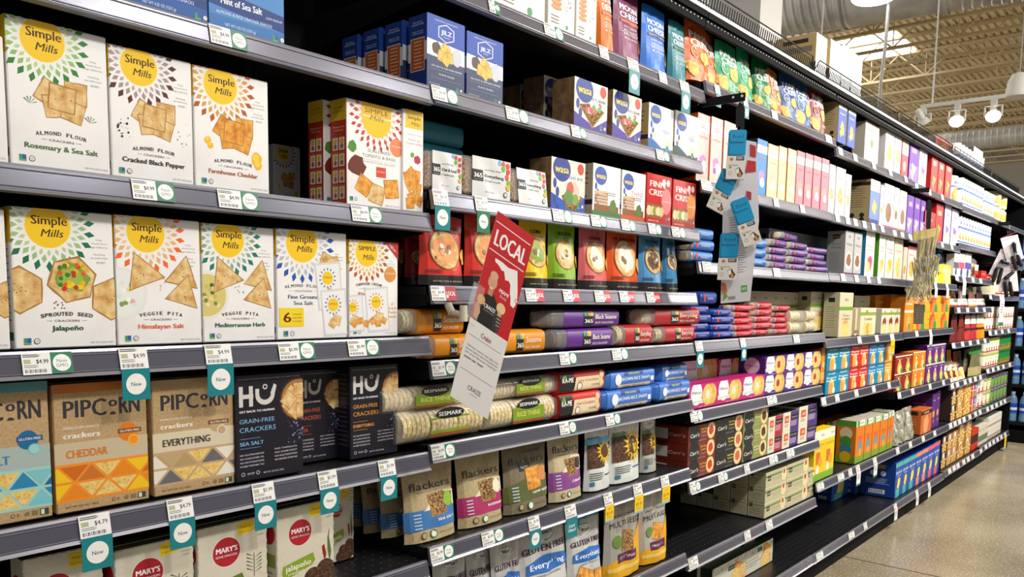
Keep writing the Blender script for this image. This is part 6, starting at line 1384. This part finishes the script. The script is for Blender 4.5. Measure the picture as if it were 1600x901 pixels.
def mktag(kind, price, w, full):
    if kind in 'AC':
        M = MB(); P = rail_panel(M, -w/2, w); price_print(P, .56, price, full)
        P.r(.56, 0, 1, 1, TG if kind == 'A' else TRD)
        if kind == 'A': P.e(.78, .5, .185, 'f2f2ee').t('Non', .78, .60, .16, '2f6a5a', .2).t('GMO', .78, .38, .16, '2f6a5a', .24)
        else: P.t('LOCAL', .78, .52, .32, 'f6ecea', .36, b=.01).e(.62, .3, .05, 'f6ecea')
        return M.build('price_tag')
    r = empty('price_tag'); M = MB(); P = rail_panel(M, -w/2, w, .035); price_print(P, 1, price, full); M.build('card', r)
    if kind == 'E': return r
    M = MB(); h = w*1.12; c = {'B': TT, 'G': TG, 'L': TT, 'D': TYL, 'W': TW}[kind]
    M.box(-w*.5, w*.5, -.0178, -.0172, -.0345-h, -.034, c)
    P = Panel(M, (-w/2, -.0179, -.0345-h), (1, 0, 0), (0, 0, 1), w, h)
    if kind in 'BG': P.e(.5, .52, .36, 'f2f2ee', ry=.38).t('New', .5, .52, .13, '1f6a70', .36, b=.006)
    elif kind == 'W': P.lines(.15, .9, [.8, .7, .6, .5], .05, '8a8a8a').r(0, 0, 1, .14, TG)
    elif kind == 'L': P.t('Last', .5, .62, .16, 'f0f4f4', .5, b=.01).t('Chance!', .5, .40, .16, 'f0f4f4', .66, b=.01)
    else: P.t('SALE', .5, .80, .12, 'c8641a', .4).t('$5.49', .5, .52, .2, 'b8401a', .7, b=.01).r(0, 0, 1, .12, '8ab8d8').lines(.15, .9, [.3, .22], .03, 'a8841a')
    M.build('hanging_flag', r); return r
TK = {'A': 'white price tag with green Non GMO square', 'B': 'white price tag with hanging teal New flag', 'G': 'white price tag with hanging green New flag', 'C': 'white price tag with red LOCAL square', 'E': 'plain white price tag', 'D': 'white price tag with hanging yellow sale flag', 'W': 'white price tag with hanging white flap', 'L': 'white price tag with teal Last Chance flag'}
TAGS = {
 'S0': [('A', 328, 386, '$4.99')],
 'S1': [('A', 204, 275, '$4.99'), ('A', 341, 404, '$4.99'), ('A', 549, 598, '$4.99')],
 'S2': [('A', 31, 117, '$4.99'), ('B', 187, 231, '$4.99'), ('B', 321, 362, '$4.99'), ('A', 436, 492, '$5.99'), ('A', 544, 593, '$5.99')],
 'S3': [('B', 124, 173, '$4.79'), ('B', 262, 302, '$4.79'), ('B', 395, 429, '$5.99'), ('B', 498, 527, '$5.99'), ('B', 591, 619, '$5.99')],
 'T0': [('A', 764, 781, '$3.99'), ('A', 850, 881, '$4.99'), ('E', 937, 951, '$3.99'), ('B', 981, 998, '$4.99'), ('E', 1030, 1042, '$4.99'), ('B', 1063, 1077, '$4.99')],
 'T1': [('A', 676, 715, '$5.99'), ('A', 791, 826, '$2.99'), ('A', 893, 916, '$2.99'), ('A', 1026, 1046, '$3.49')],
 'T2': [('B', 677, 701, '$3.79'), ('G', 743, 763, '$3.79'), ('A', 865, 893, '$2.99'), ('A', 924, 948, '$3.99'), ('A', 971, 993, '$3.99'), ('A', 1013, 1034, '$3.49'), ('A', 1050, 1071, '$3.49')],
 'T3': [('C', 674, 713, '$3.49'), ('C', 822, 850, '$3.49'), ('C', 881, 905, '$3.49'), ('C', 930, 954, '$3.49'), ('C', 969, 991, '$3.49'), ('C', 1010, 1032, '$3.49')],
 'T4': [('A', 675, 712, '$2.19'), ('A', 875, 901, '$2.19'), ('A', 957, 981, '$2.19')],
 'T5': [('A', 675, 711, '$3.99'), ('A', 875, 900, '$3.99'), ('A', 947, 969, '$3.49')],
 'T6': [('A', 673, 709, '$5.99'), ('A', 754, 786, '$5.99'), ('B', 826, 843, '$5.99'), ('L', 883, 900, '$6.99'), ('D', 944, 957, '$6.99'), ('D', 990, 1003, '$6.99'), ('D', 1033, 1045, '$6.49')],
 'T7': [('A', 980, 1003, '$4.99')],
 'U0': [('B', 1117, 1125, '$4.49'), ('B', 1161, 1169, '$4.49'), ('E', 1206, 1215, '$4.49'), ('E', 1290, 1300, '$4.49')],
 'U1': [('E', 1096, 1112, '$4.99'), ('E', 1209, 1217, '$4.99'), ('E', 1250, 1258, '$4.99')],
 'U2': [('E', 1098, 1112, '$3.99'), ('E', 1209, 1219, '$3.99')],
 'U3': [('B', 1087, 1098, '$2.99'), ('B', 1157, 1165, '$2.99'), ('E', 1240, 1249, '$2.99')],
 'U4': [('A', 1079, 1098, '$4.49'), ('A', 1199, 1214, '$4.49')],
 'U5': [('A', 1077, 1095, '$3.49'), ('A', 1122, 1137, '$3.49'), ('E', 1163, 1171, '$3.49'), ('A', 1202, 1215, '$4.49'), ('A', 1229, 1241, '$4.49')],
 'U6': [('E', 1076, 1090, '$2.99'), ('E', 1163, 1172, '$2.99'), ('E', 1197, 1206, '$2.99')],
 'U7': [('E', 1170, 1180, '$5.99')],
 'V0': [('E', x, x+7, '') for x in (1310, 1333, 1362, 1388, 1412)], 'V1': [('E', x, x+6, '') for x in (1306, 1322, 1334, 1348, 1362, 1376)],
 'V2': [('E', x, x+7, '') for x in (1314, 1335, 1354, 1370)], 'V3': [('E', x, x+6, '') for x in (1340, 1367)]+[('D', 1391, 1397, '')], 'V4': [('E', x, x+6, '') for x in (1284, 1305, 1335, 1362, 1386)],
 'V5': [('A', 1276, 1287, ''), ('A', 1309, 1318, ''), ('E', 1325, 1331, ''), ('W', 1337, 1343, ''), ('W', 1364, 1369, '')],
 'V6': [('A', 1275, 1285, ''), ('A', 1325, 1334, ''), ('E', 1347, 1355, ''), ('W', 1395, 1401, ''), ('W', 1429, 1434, ''), ('W', 1448, 1453, '')],
 'W0': [('E', x, x+5, '') for x in (1430, 1450, 1470)], 'W1': [('E', x, x+5, '') for x in (1396, 1408, 1420, 1470, 1485)], 'W2': [('W', 1460, 1464, ''), ('W', 1478, 1482, '')], 'W3': [('E', 1430, 1435, ''), ('W', 1452, 1456, '')],
 'W4': [('E', x, x+4, '') for x in (1403, 1424, 1451, 1472)], 'W5': [('E', x, x+4, '') for x in (1400, 1420, 1440, 1458)],
 'X2': [('E', x, x+5, '') for x in (1493, 1518, 1530)]+[('W', 1504, 1509, '')], 'X3': [('E', x, x+4, '') for x in (1496, 1510, 1524, 1536)], 'X4': [('E', x, x+4, '') for x in (1488, 1502, 1514, 1526, 1537)],
 'X5': [('E', x, x+3.5, '') for x in (1486, 1494, 1506, 1514, 1522, 1530)], 'X6': [('E', x, x+3.5, '') for x in (1483, 1490, 1497, 1504, 1513, 1522, 1529)], 'X7': [('E', x, x+3.5, '') for x in (1481, 1488, 1494, 1503, 1510, 1517, 1530)],
 'Z2': [('E', 1546, 1550, ''), ('W', 1562, 1569, '')], 'Z3': [('E', x, x+4, '') for x in (1545, 1554, 1564, 1574)], 'Z4': [('E', x, x+3, '') for x in (1542, 1550, 1558, 1566, 1576)],
 'Z5': [('E', x, x+3, '') for x in (1541, 1548, 1555, 1562, 1568)], 'Z6': [('E', x, x+3, '') for x in (1538, 1544, 1550, 1556, 1562)]+[('D', 1568, 1571, '')]}
for sh, L_ in TAGS.items():
    b, i_, z = SH[sh]; cnt = {}
    for kd, xa, xb, pr_ in L_: cnt[kd] = cnt.get(kd, 0)+1
    seen = {}
    for kd, xa, xb, pr_ in L_:
        py = proj((on(xa, 450, 1, -.012).x, -.012, z-.02))[1]
        x0, x1 = on(xa, py, 1, -.012).x, on(xb, py, 1, -.012).x
        k = ('tag', kd, pr_, round(x1-x0, 2) if b < 4 else b)
        seen[kd] = seen.get(kd, 0)+1
        L = TK[kd]+', '+(ORD[seen[kd]-1]+' along ' if cnt[kd] > 1 else 'on ')+where(sh)
        spawn(k, lambda: mktag(kd, pr_ or '$3.99', x1-x0, b < 3), ((x0+x1)/2, 0, z), L, 'price tag', 'price tags')
# ------------------------------------------------------------------ LOCAL sign on its arm
C4 = [(778, 329), (846, 352), (762, 655), (703, 618)]
A = on(700, 484, 1, -.02); base = on(742, 490, 1, -.12); fwd = (CAM-base); fwd.z = 0; fwd.normalize(); nrm = (fwd*.86+Vector((0, -1, 0))*.5+Vector((0, 0, .05))).normalized()
def onpl(px, py):
    d = ray(px, py); return CAM+d*((base-CAM).dot(nrm)/d.dot(nrm))
TL_, TR_, BR_, BL_ = [onpl(*c) for c in C4]
r = tag(empty('shelf_sign', base), 'tilted red and white LOCAL sign clipped out from the rail', 'sign')
M = MB(); o0 = BL_-base; ux = (BR_-BL_); uy = (TL_-BL_); W_ = ux.length; H_ = uy.length
uxn = ux.normalized(); uyn = uy.normalized(); nn = uxn.cross(uyn).normalized()
vs = [o0+d for d in (Vector(), ux, ux+uy, uy)]; back = [v-nn*.0016 for v in vs]
M.add(vs+back, [(0, 1, 2, 3), (7, 6, 5, 4)]+[(i, 4+i, 4+(i+1) % 4, (i+1) % 4) for i in range(4)], mat('e4e1dc', .4))
P = Panel(M, o0, uxn, uyn, W_, H_, n=nn); RED = 'c01f24'
P.r(0, .425, 1, 1, RED).r(.03, .947, .95, .952, 'f0e0dc').r(.03, .80, .95, .805, 'f0e0dc').t('LOCAL', .5, .875, .082, 'f6f2ee', .82, b=.02)
P.poly([(.22, .775), (.40, .778), (.58, .772), (.80, .787), (.854, .748), (.93, .69), (.97, .65), (.955, .615), (.925, .60), (.84, .604), (.80, .64), (.756, .66), (.72, .70), (.66, .712), (.574, .704), (.50, .742), (.437, .738), (.324, .754), (.24, .757)], 'f2ece8', clip=False)
P.t('MIAMI', .62, .640, .020, 'f4ecea', .24, b=.004).t('Florida', .63, .615, .016, 'e8c8c4', .17, sh=.2).e(.955, .642, .042, RED).e(.955, .642, .028, 'f4ecea')
# printed portrait: a smiling bald person in a black T-shirt holding two round toasts
P.poly([(.08, .425), (.10, .50), (.17, .565), (.28, .60), (.42, .595), (.56, .56), (.64, .50), (.66, .425)], '232020', clip=False)
P.poly([(.03, .505), (.10, .53), (.19, .475), (.14, .43), (.05, .44)], 'c9936c').e(.14, .54, .10, 'd9a85c').e(.645, .557, .115, 'e4c494').poly([(.58, .545), (.69, .53), (.72, .47), (.62, .455)], 'cf9c78')
P.r(.25, .585, .37, .625, 'bd8a66').e(.305, .655, .115, 'd2a07c', ry=.15).e(.305, .69, .10, 'd8aa88', ry=.09)
P.e(.305, .624, .038, 'f0e6e0', ry=.014).poly([(.295, .650), (.315, .650), (.322, .638), (.288, .638)], 'c28e6a')
P.t('CRAIZE', .38, .525, .020, 'e8e4e0', .30, b=.006).t('TOASTED CORN', .38, .503, .008, 'a8a4a0', .28)
for i in range(5): P.r(.53, .435+.017*i, .73, .447+.017*i, '3a3a3a')
P.t('Craize', .48, .375, .026, '9a2a3a', .26, b=.006)
P.r(.06, .345, .90, .347, '8a8680').r(.06, .165, .92, .167, '8a8680')
for i, s in enumerate(('"With Craize, I wanted to create a lighter crisper', 'that wasn\'t baked or fried. It\'s the perfect snack', 'for your favorite topping."')): P.t(s, .08, .292-.018*i, .010, '4a4642', .84, al='l')
P.t('Leonardo Cotter - Founder', .08, .232, .010, '2a2826', .50, al='l', b=.004).t('CRAIZE', .52, .095, .024, '4a4642', .34).t('CRAIZE.COM', .52, .068, .006, '8a8680', .2)
M.build('sign_panel', r)
M = MB(); e0 = (TL_-BL_)*.40+o0-uxn*.012; e1 = (TL_-BL_)*.60+o0-uxn*.012
M.add([e0-nn*.003, e0+uxn*.028-nn*.003, e1+uxn*.028-nn*.003, e1-nn*.003, e0+nn*.003, e0+uxn*.028+nn*.003, e1+uxn*.028+nn*.003, e1+nn*.003], [(3, 2, 1, 0), (4, 5, 6, 7), (0, 1, 5, 4), (1, 2, 6, 5), (2, 3, 7, 6), (3, 0, 4, 7)], FILM); M.build('clear_holder', r)
AM = mat('cfc8b2', .4, name='ivory_plastic'); M = MB(); pa = A-base; pb = onpl(724, 493)-base+Vector((0, .0, 0)); mid = Vector((pa.x+.005, pa.y-.05, pa.z-.012))
M.cyl(pa+Vector((0, .0, .012)), pa+Vector((0, -.012, -.006)), .009, .009, AM, 10); M.path([pa+Vector((0, -.01, -.004)), mid, pb], .0065, AM, 10); M.cyl(pb+Vector((0, 0, -.012)), pb+Vector((0, 0, .022)), .009, .008, AM, 12); M.build('support_arm', r)
# ------------------------------------------------------------------ hanging strips
X3 = 2.45
def strip_pt(px, py, X=X3): return on(px, py, 0, X)
e = strip_pt(1160, 150); s0 = strip_pt(1090, 158)
r = tag(empty('strip_hanger', (X3, .0, e.z)), 'flat black arm reaching out between second and third bay', 'hanger')
M = MB(); M.box(-.0015, .0015, e.y-.01, .0, -.016, .010, BLACKD); M.cyl((-.003, e.y+.03, 0), (.003, e.y+.03, 0), .004, .004, 'd8d8d8', 10); M.cyl((-.003, e.y, 0), (.003, e.y, 0), .0045, .0045, 'd8d8d8', 10); M.build('arm', r)
M = MB(); M.path([(0, e.y, -.004), (0, e.y-.006, -.014), (0, e.y, -.024), (0, e.y+.004, -.018)], .0013, mat('c8c8c8', .3, .8)); M.build('wire_hook', r)
# plane the strip hangs in: faces back toward the near end of the aisle
SN = Vector((-.86, -.5, 0)); SB = Vector((X3, e.y, e.z))
def sp(px, py, d=0):
    dd = ray(px, py); b0 = SB+SN*d; return CAM+dd*((b0-CAM).dot(SN)/dd.dot(SN))
def slab(M, pts, th, m_, d=0):
    q = [sp(x, y, d) for x, y in pts]; q2 = [v-SN*th for v in q]; n = len(q)
    M.add([v-SB for v in q+q2], [tuple(range(n)), tuple(range(n, 2*n))[::-1]]+[(i, n+i, n+(i+1) % n, (i+1) % n) for i in range(n)], m_)
r = tag(empty('display_strip', SB), 'long printed merchandising strip hanging from the black arm', 'display strip')
STM = filmmat('printed_clear_strip', .82, (.74, .72, .74, 1), .25)
M = MB(); slab(M, [(1162, 218), (1182, 222), (1186, 345), (1172, 470), (1126, 474), (1130, 300)], .0015, STM, -.016); st_ = M.build('strip', r)
M = MB(); P0 = sp(1128, 474, -.0155)-SB; ux = (sp(1171, 470, -.0155)-sp(1128, 474, -.0155)); uy = sp(1170, 300, -.0155)-sp(1171, 470, -.0155)
P = Panel(M, P0, ux.normalized(), uy.normalized(), ux.length, uy.length, n=SN)
P.lines(.30, .95, [.78-.022*i for i in range(24)], .006, '8a868a').r(.70, .09, .92, .15, '3fa02a').t('NEW', .81, .12, .03, 'e8f4e0', .16)
for i in range(12): P.r(.24+.022*i, .03, .235+.022*i+(.012 if i % 3 else .018), .06, '2a2a2a')
rn = random.Random(5)
for i in range(7):
    for j in range(6):
        if rn.random() > .45: P.r(.70+.025*i, .02+.009*j, .722+.025*i, .028+.009*j, '2a2a2a') if False else None
P.poly([(0, .08), (.2, .10), (.16, .18), (0, .20)], 'c86a4a').poly([(.02, .02), (.22, .06), (.1, .12)], '6a9a4a'); M.build('printing', st_)
M = MB()
for pts in ([(1172, 225), (1181, 228), (1181, 246), (1172, 244)], [(1168, 250), (1181, 252), (1181, 268), (1164, 270)], [(1166, 298), (1174, 300), (1174, 312), (1166, 312)]): slab(M, pts, .001, 'b02a34', -.0145)
M.build('picture', st_)
M = MB(); slab(M, [(1150, 172), (1155, 160), (1160, 160), (1164, 172), (1163, 200), (1158, 204), (1156, 196), (1150, 200)], .003, BLACKD, -.008); M.build('strip_clip', r)
LB = mat('1590c0', .35, name='blue_silicone')
def lunch(c, desc, d, crop=0):
    """c = corners of the pack: top left, top right, bottom right, bottom left"""
    r = empty('lunch_box', SB); q = [sp(x, y, d)-SB for x, y in c]
    ux = (q[1]-q[0]+q[2]-q[3])/2; uy = (q[0]-q[3]+q[1]-q[2])/2; W = ux.length; H = uy.length; ux.normalize(); uy.normalize(); n = ux.cross(uy).normalized()
    if n.dot(SN) < 0: n = -n
    o = q[3]
    def bx(M, u0, u1, v0, v1, n0, n1, m_, rad=.0):
        if rad:
            pts = []
            for cx, cy, a0 in ((u1-rad, v1-rad, 0), (u0+rad, v1-rad, 1), (u0+rad, v0+rad, 2), (u1-rad, v0+rad, 3)):
                for k in range(5): a = (a0+k/4)*PI/2; pts.append((cx+rad*math.cos(a), cy+rad*math.sin(a)))
        else: pts = [(u0, v0), (u1, v0), (u1, v1), (u0, v1)]
        k = len(pts); A_ = [o+ux*u+uy*v+n*n1 for u, v in pts]; B_ = [o+ux*u+uy*v+n*n0 for u, v in pts]
        M.add(A_+B_, [tuple(range(k)), tuple(range(k, 2*k))[::-1]]+[(i, k+i, k+(i+1) % k, (i+1) % k) for i in range(k)], m_)
    M = MB(); bx(M, 0, W, H*.46, H, -.010, .006, LB, W*.14); bx(M, W*.08, W*.92, H*.75, H*.96, .006, .0085, LB, W*.10); bx(M, W*.08, W*.92, H*.49, H*.71, .006, .0085, LB, W*.10)
    P = Panel(M, o+n*.0085, ux, uy, W, H, n=n); P.k = 1; P.t('fuel', .5, .865, .075, '0f6a98', .6, b=.03); M.build('blue_lid', r)
    M = MB(); bx(M, -.001, W+.001, 0, H*.47, -.011, .0072, mat('d8d4cc', .45))
    P = Panel(M, o+n*.0072, ux, uy, W, H*.47, n=n); P.t('Sandwich', .34, .60, .09, '3a3632', .52, sh=.25).r(.5, .80, .95, .98, '4a4644').lines(.54, .92, [.92, .86], .03, 'c8c4bc'); blob(P, .25, .85, .1, 'b8743a', 3); P.e(.2, .25, .10, '5a5650').e(.2, .25, .08, 'd8d4cc')
    P.poly([(.48, .42), (.70, .52), (.94, .24), (.84, .08), (.64, .10)], '2a2624').poly([(.50, .40), (.68, .48), (.72, .30), (.60, .2)], 'e8e0d0').poly([(.66, .22), (.80, .34), (.86, .12), (.72, .06)], 'b8864a'); P.e(.2, .5, .06, '5f8a3a'); M.build('card_sleeve', r)
    return tag(r, desc, 'lunch box', 'blue lunch boxes on the hanging strip')
lunch([(1140, 203), (1167, 203), (1163, 280), (1134, 280)], 'blue lidded lunch box, topmost on the strip', .012)
lunch([(1131, 262), (1154, 275), (1130, 336), (1104, 322)], 'blue lidded lunch box, hanging lower left', .0)
lunch([(1139, 314), (1167, 306), (1189, 374), (1163, 386)], 'blue lidded lunch box, third down, tilted right', .022)
lunch([(1126, 364), (1155, 364), (1150, 437), (1121, 437)], 'blue lidded lunch box, lowest on the strip', .010)
# skewer strip farther along
X5 = 4.9; e = on(1452, 300, 0, X5); SB = Vector((X5, e.y, e.z))
r = tag(empty('strip_hanger', SB), 'black hook arm reaching out by the red cartons', 'hanger')
M = MB(); M.box(-.0015, .0015, 0, -e.y-.002, .0, .024, BLACKD); M.path([(0, 0, .0), (0, -.004, -.02)], .0015, mat('c8c8c8', .3, .8)); M.build('arm', r)
M = MB(); slab(M, [(1448, 318), (1450, 312), (1454, 312), (1456, 318), (1454, 358), (1450, 360), (1447, 356)], .003, BLACKD, 0); M.build('strip_clip', r)
WOOD = noisemat('pale_bamboo', ['8a8048', 'b0a060', 'c8b87a'], 60, .6, stretch=(1, 1, .1)); CLR = filmmat('crinkled_film', .07, (1, 1, 1, 1), .08)
def skew(c, desc, d, n=30, mess=.3, cols=('b0a060',)):
    r = empty('skewer_pack', SB); rn = random.Random(int(d*1000)+n); M = MB()
    (x0, y0), (x1, y1), (x2, y2), (x3, y3) = c
    for i in range(n):
        t = (i+.5)/n; a = t+mess*(rn.random()-.5); a = min(1.05, max(-.05, a)); s0 = .25*mess*rn.random(); s1 = 1-.25*mess*rn.random()
        top = (x0+(x1-x0)*t, y0+(y1-y0)*t); bot = (x3+(x2-x3)*a, y3+(y2-y3)*a)
        p = sp(top[0]+(bot[0]-top[0])*s0, top[1]+(bot[1]-top[1])*s0, d-.012+.024*rn.random())-SB; q = sp(top[0]+(bot[0]-top[0])*s1, top[1]+(bot[1]-top[1])*s1, d-.012+.024*rn.random())-SB
        M.cyl(p, q, .0034, .0026, WOOD if i % 3 else WOODD, 6)
    M.build('skewers', r)
    M = MB(); K = 6; gr = {}
    for i in range(K+1):
        for j in range(K+1):
            u, v = i/K, j/K; e = .10*(rn.random()-.5) if 0 < i < K else .16*(rn.random()-.5)
            px = (x0+(x1-x0)*u)*(1-v)+(x3+(x2-x3)*u)*v+(x1-x0)*e; py = (y0+(y1-y0)*u)*(1-v)+(y3+(y2-y3)*u)*v+3*(rn.random()-.5)
            gr[i, j] = [sp(px, py, d+sg*(.018+.012*rn.random()))-SB for sg in (1, -1)]
    for i in range(K):
        for j in range(K):
            for sg in (0, 1):
                q = [gr[i, j][sg], gr[i+1, j][sg], gr[i+1, j+1][sg], gr[i, j+1][sg]]
                M.add(q if not sg else q[::-1], [(0, 1, 2), (0, 2, 3)], CLR)
    for j in range(K):
        for i in (0, K): M.add([gr[i, j][0], gr[i, j][1], gr[i, j+1][1], gr[i, j+1][0]], [(0, 1, 2, 3)], CLR)
    M.build('film_bag', r); return tag(r, desc, 'skewer pack', 'bamboo skewer packs')
WOODD = noisemat('dark_bamboo', ['4a3e1c', '6e6030', '8a7a44'], 60, .6, stretch=(1, 1, .1))
skew([(1436, 374), (1464, 368), (1458, 414), (1430, 416)], 'clear bag of bamboo skewers, topmost on its strip', .012)
skew([(1424, 402), (1470, 396), (1460, 434), (1430, 442)], 'clear bag of bamboo skewers, second down, tangled', .024, 40, 1.2)
skew([(1428, 428), (1460, 424), (1454, 454), (1426, 458)], 'clear bag of bamboo skewers, third down, tangled', .012, 40, 1.4)
skew([(1416, 446), (1456, 444), (1452, 472), (1416, 474)], 'clear bag of bamboo skewers, lowest, spread widest', .024, 34, 1.3)
def solid(c, th, d, m_, name, label, cat):
    M = MB(); slab(M, c, th, m_, d); o = M.build(name, None, SB); return tag(o, label, cat)
solid([(1427, 362), (1467, 355), (1467, 368), (1428, 376)], .02, .016, WOOD, 'skewer_header', 'flat bamboo header board above the skewer bags', 'board')
solid([(1429, 474), (1445, 476), (1443, 506), (1428, 506)], .008, .01, noisemat('grey_wood', ['4a4434', '6a604a'], 40, .6, stretch=(1, 1, .15)), 'wooden_block', 'dark wooden block hanging below the skewers', 'board')
# can openers
X7 = 7.33; e = on(1577, 352, 0, X7); SB = Vector((X7, e.y, e.z))
r = tag(empty('strip_hanger', SB), 'black hook arm above the can openers', 'hanger')
M = MB(); M.box(-.002, .002, 0, -e.y-.002, -.0, .03, BLACKD); M.path([(0, 0, .0), (0, -.004, -.03)], .002, mat('c8c8c8', .3, .8)); M.build('arm', r)
M = MB(); slab(M, [(1573, 360), (1581, 360), (1580, 370), (1574, 370)], .004, BLACKD, -.005); M.build('strip_clip', r)
def opener(card, h1, h2, head, desc, d, word=True):
    r = empty('can_opener_pack', SB); M = MB(); slab(M, card, .002, mat('dcd6da', .4), d)
    o = sp(*card[3], d+.0002)-SB; ux = sp(*card[2], d+.0002)-SB-o; uy = sp(*card[0], d+.0002)-SB-o
    P = Panel(M, o, ux.normalized(), uy.normalized(), ux.length, uy.length, n=SN); P.r(0, 0, 1, .02, 'a83a6a').r(0, .98, 1, 1, 'a83a6a').t('Cuisinart', .5, .88, .05, '4a4044', .7).lines(.06, .2, [.4-.03*i for i in range(8)], .01, '8a8488'); M.build('backing_card', r)
    for h in (h1, h2):
        M = MB(); p = sp(h[0], h[1], d+.015)-SB; q = sp(h[2], h[3], d+.015)-SB; m2 = p+(q-p)*.85
        M.cyl(p, m2, .011, .015, mat('151517', .35), 12); M.cyl(m2, q, .015, .011, mat('151517', .35), 12); M.sphere(q, .011, mat('8a8a8e', .3, .8), 10); M.build('handle', r)
    M = MB(); a = sp(head[0], head[1], d+.02)-SB; b = sp(head[2], head[3], d+.02)-SB; M.cyl(a, b, .016, .012, mat('151517', .35), 12); M.sphere(a, .016, mat('151517', .35), 10)
    m_ = (a+b)/2; M.build('turning_knob', r)
    M = MB(); j = sp((h1[0]+h2[0])/2, (h1[1]+h2[1])/2-4, d+.012)-SB; M.cyl(j-SN*.006, j+SN*.01, .017, .015, mat('b8b8bc', .25, .9), 16); M.cyl(sp(h1[0], h1[1], d+.012)-SB, j, .006, .008, mat('b8b8bc', .25, .9)); M.cyl(sp(h2[0], h2[1], d+.012)-SB, j, .006, .008, mat('b8b8bc', .25, .9)); M.build('cutting_head', r)
    return tag(r, desc, 'can opener', 'carded can openers')
opener([(1563, 372), (1590, 366), (1600, 404), (1575, 414)], (1582, 400, 1588, 421), (1590, 398, 1596, 416), (1584, 381, 1586, 394), 'black can opener on white card, upper right', .02)
opener([(1564, 388), (1576, 392), (1560, 432), (1544, 429)], (1558, 418, 1551, 441), (1566, 419, 1559, 443), (1566, 408, 1576, 412), 'black can opener on tilted card, lower left', .0)
opener([(1564, 418), (1588, 414), (1592, 455), (1560, 456)], (1570, 440, 1573, 464), (1578, 440, 1581, 463), (1572, 434, 1583, 425), 'black can opener on card, lowest', .01)
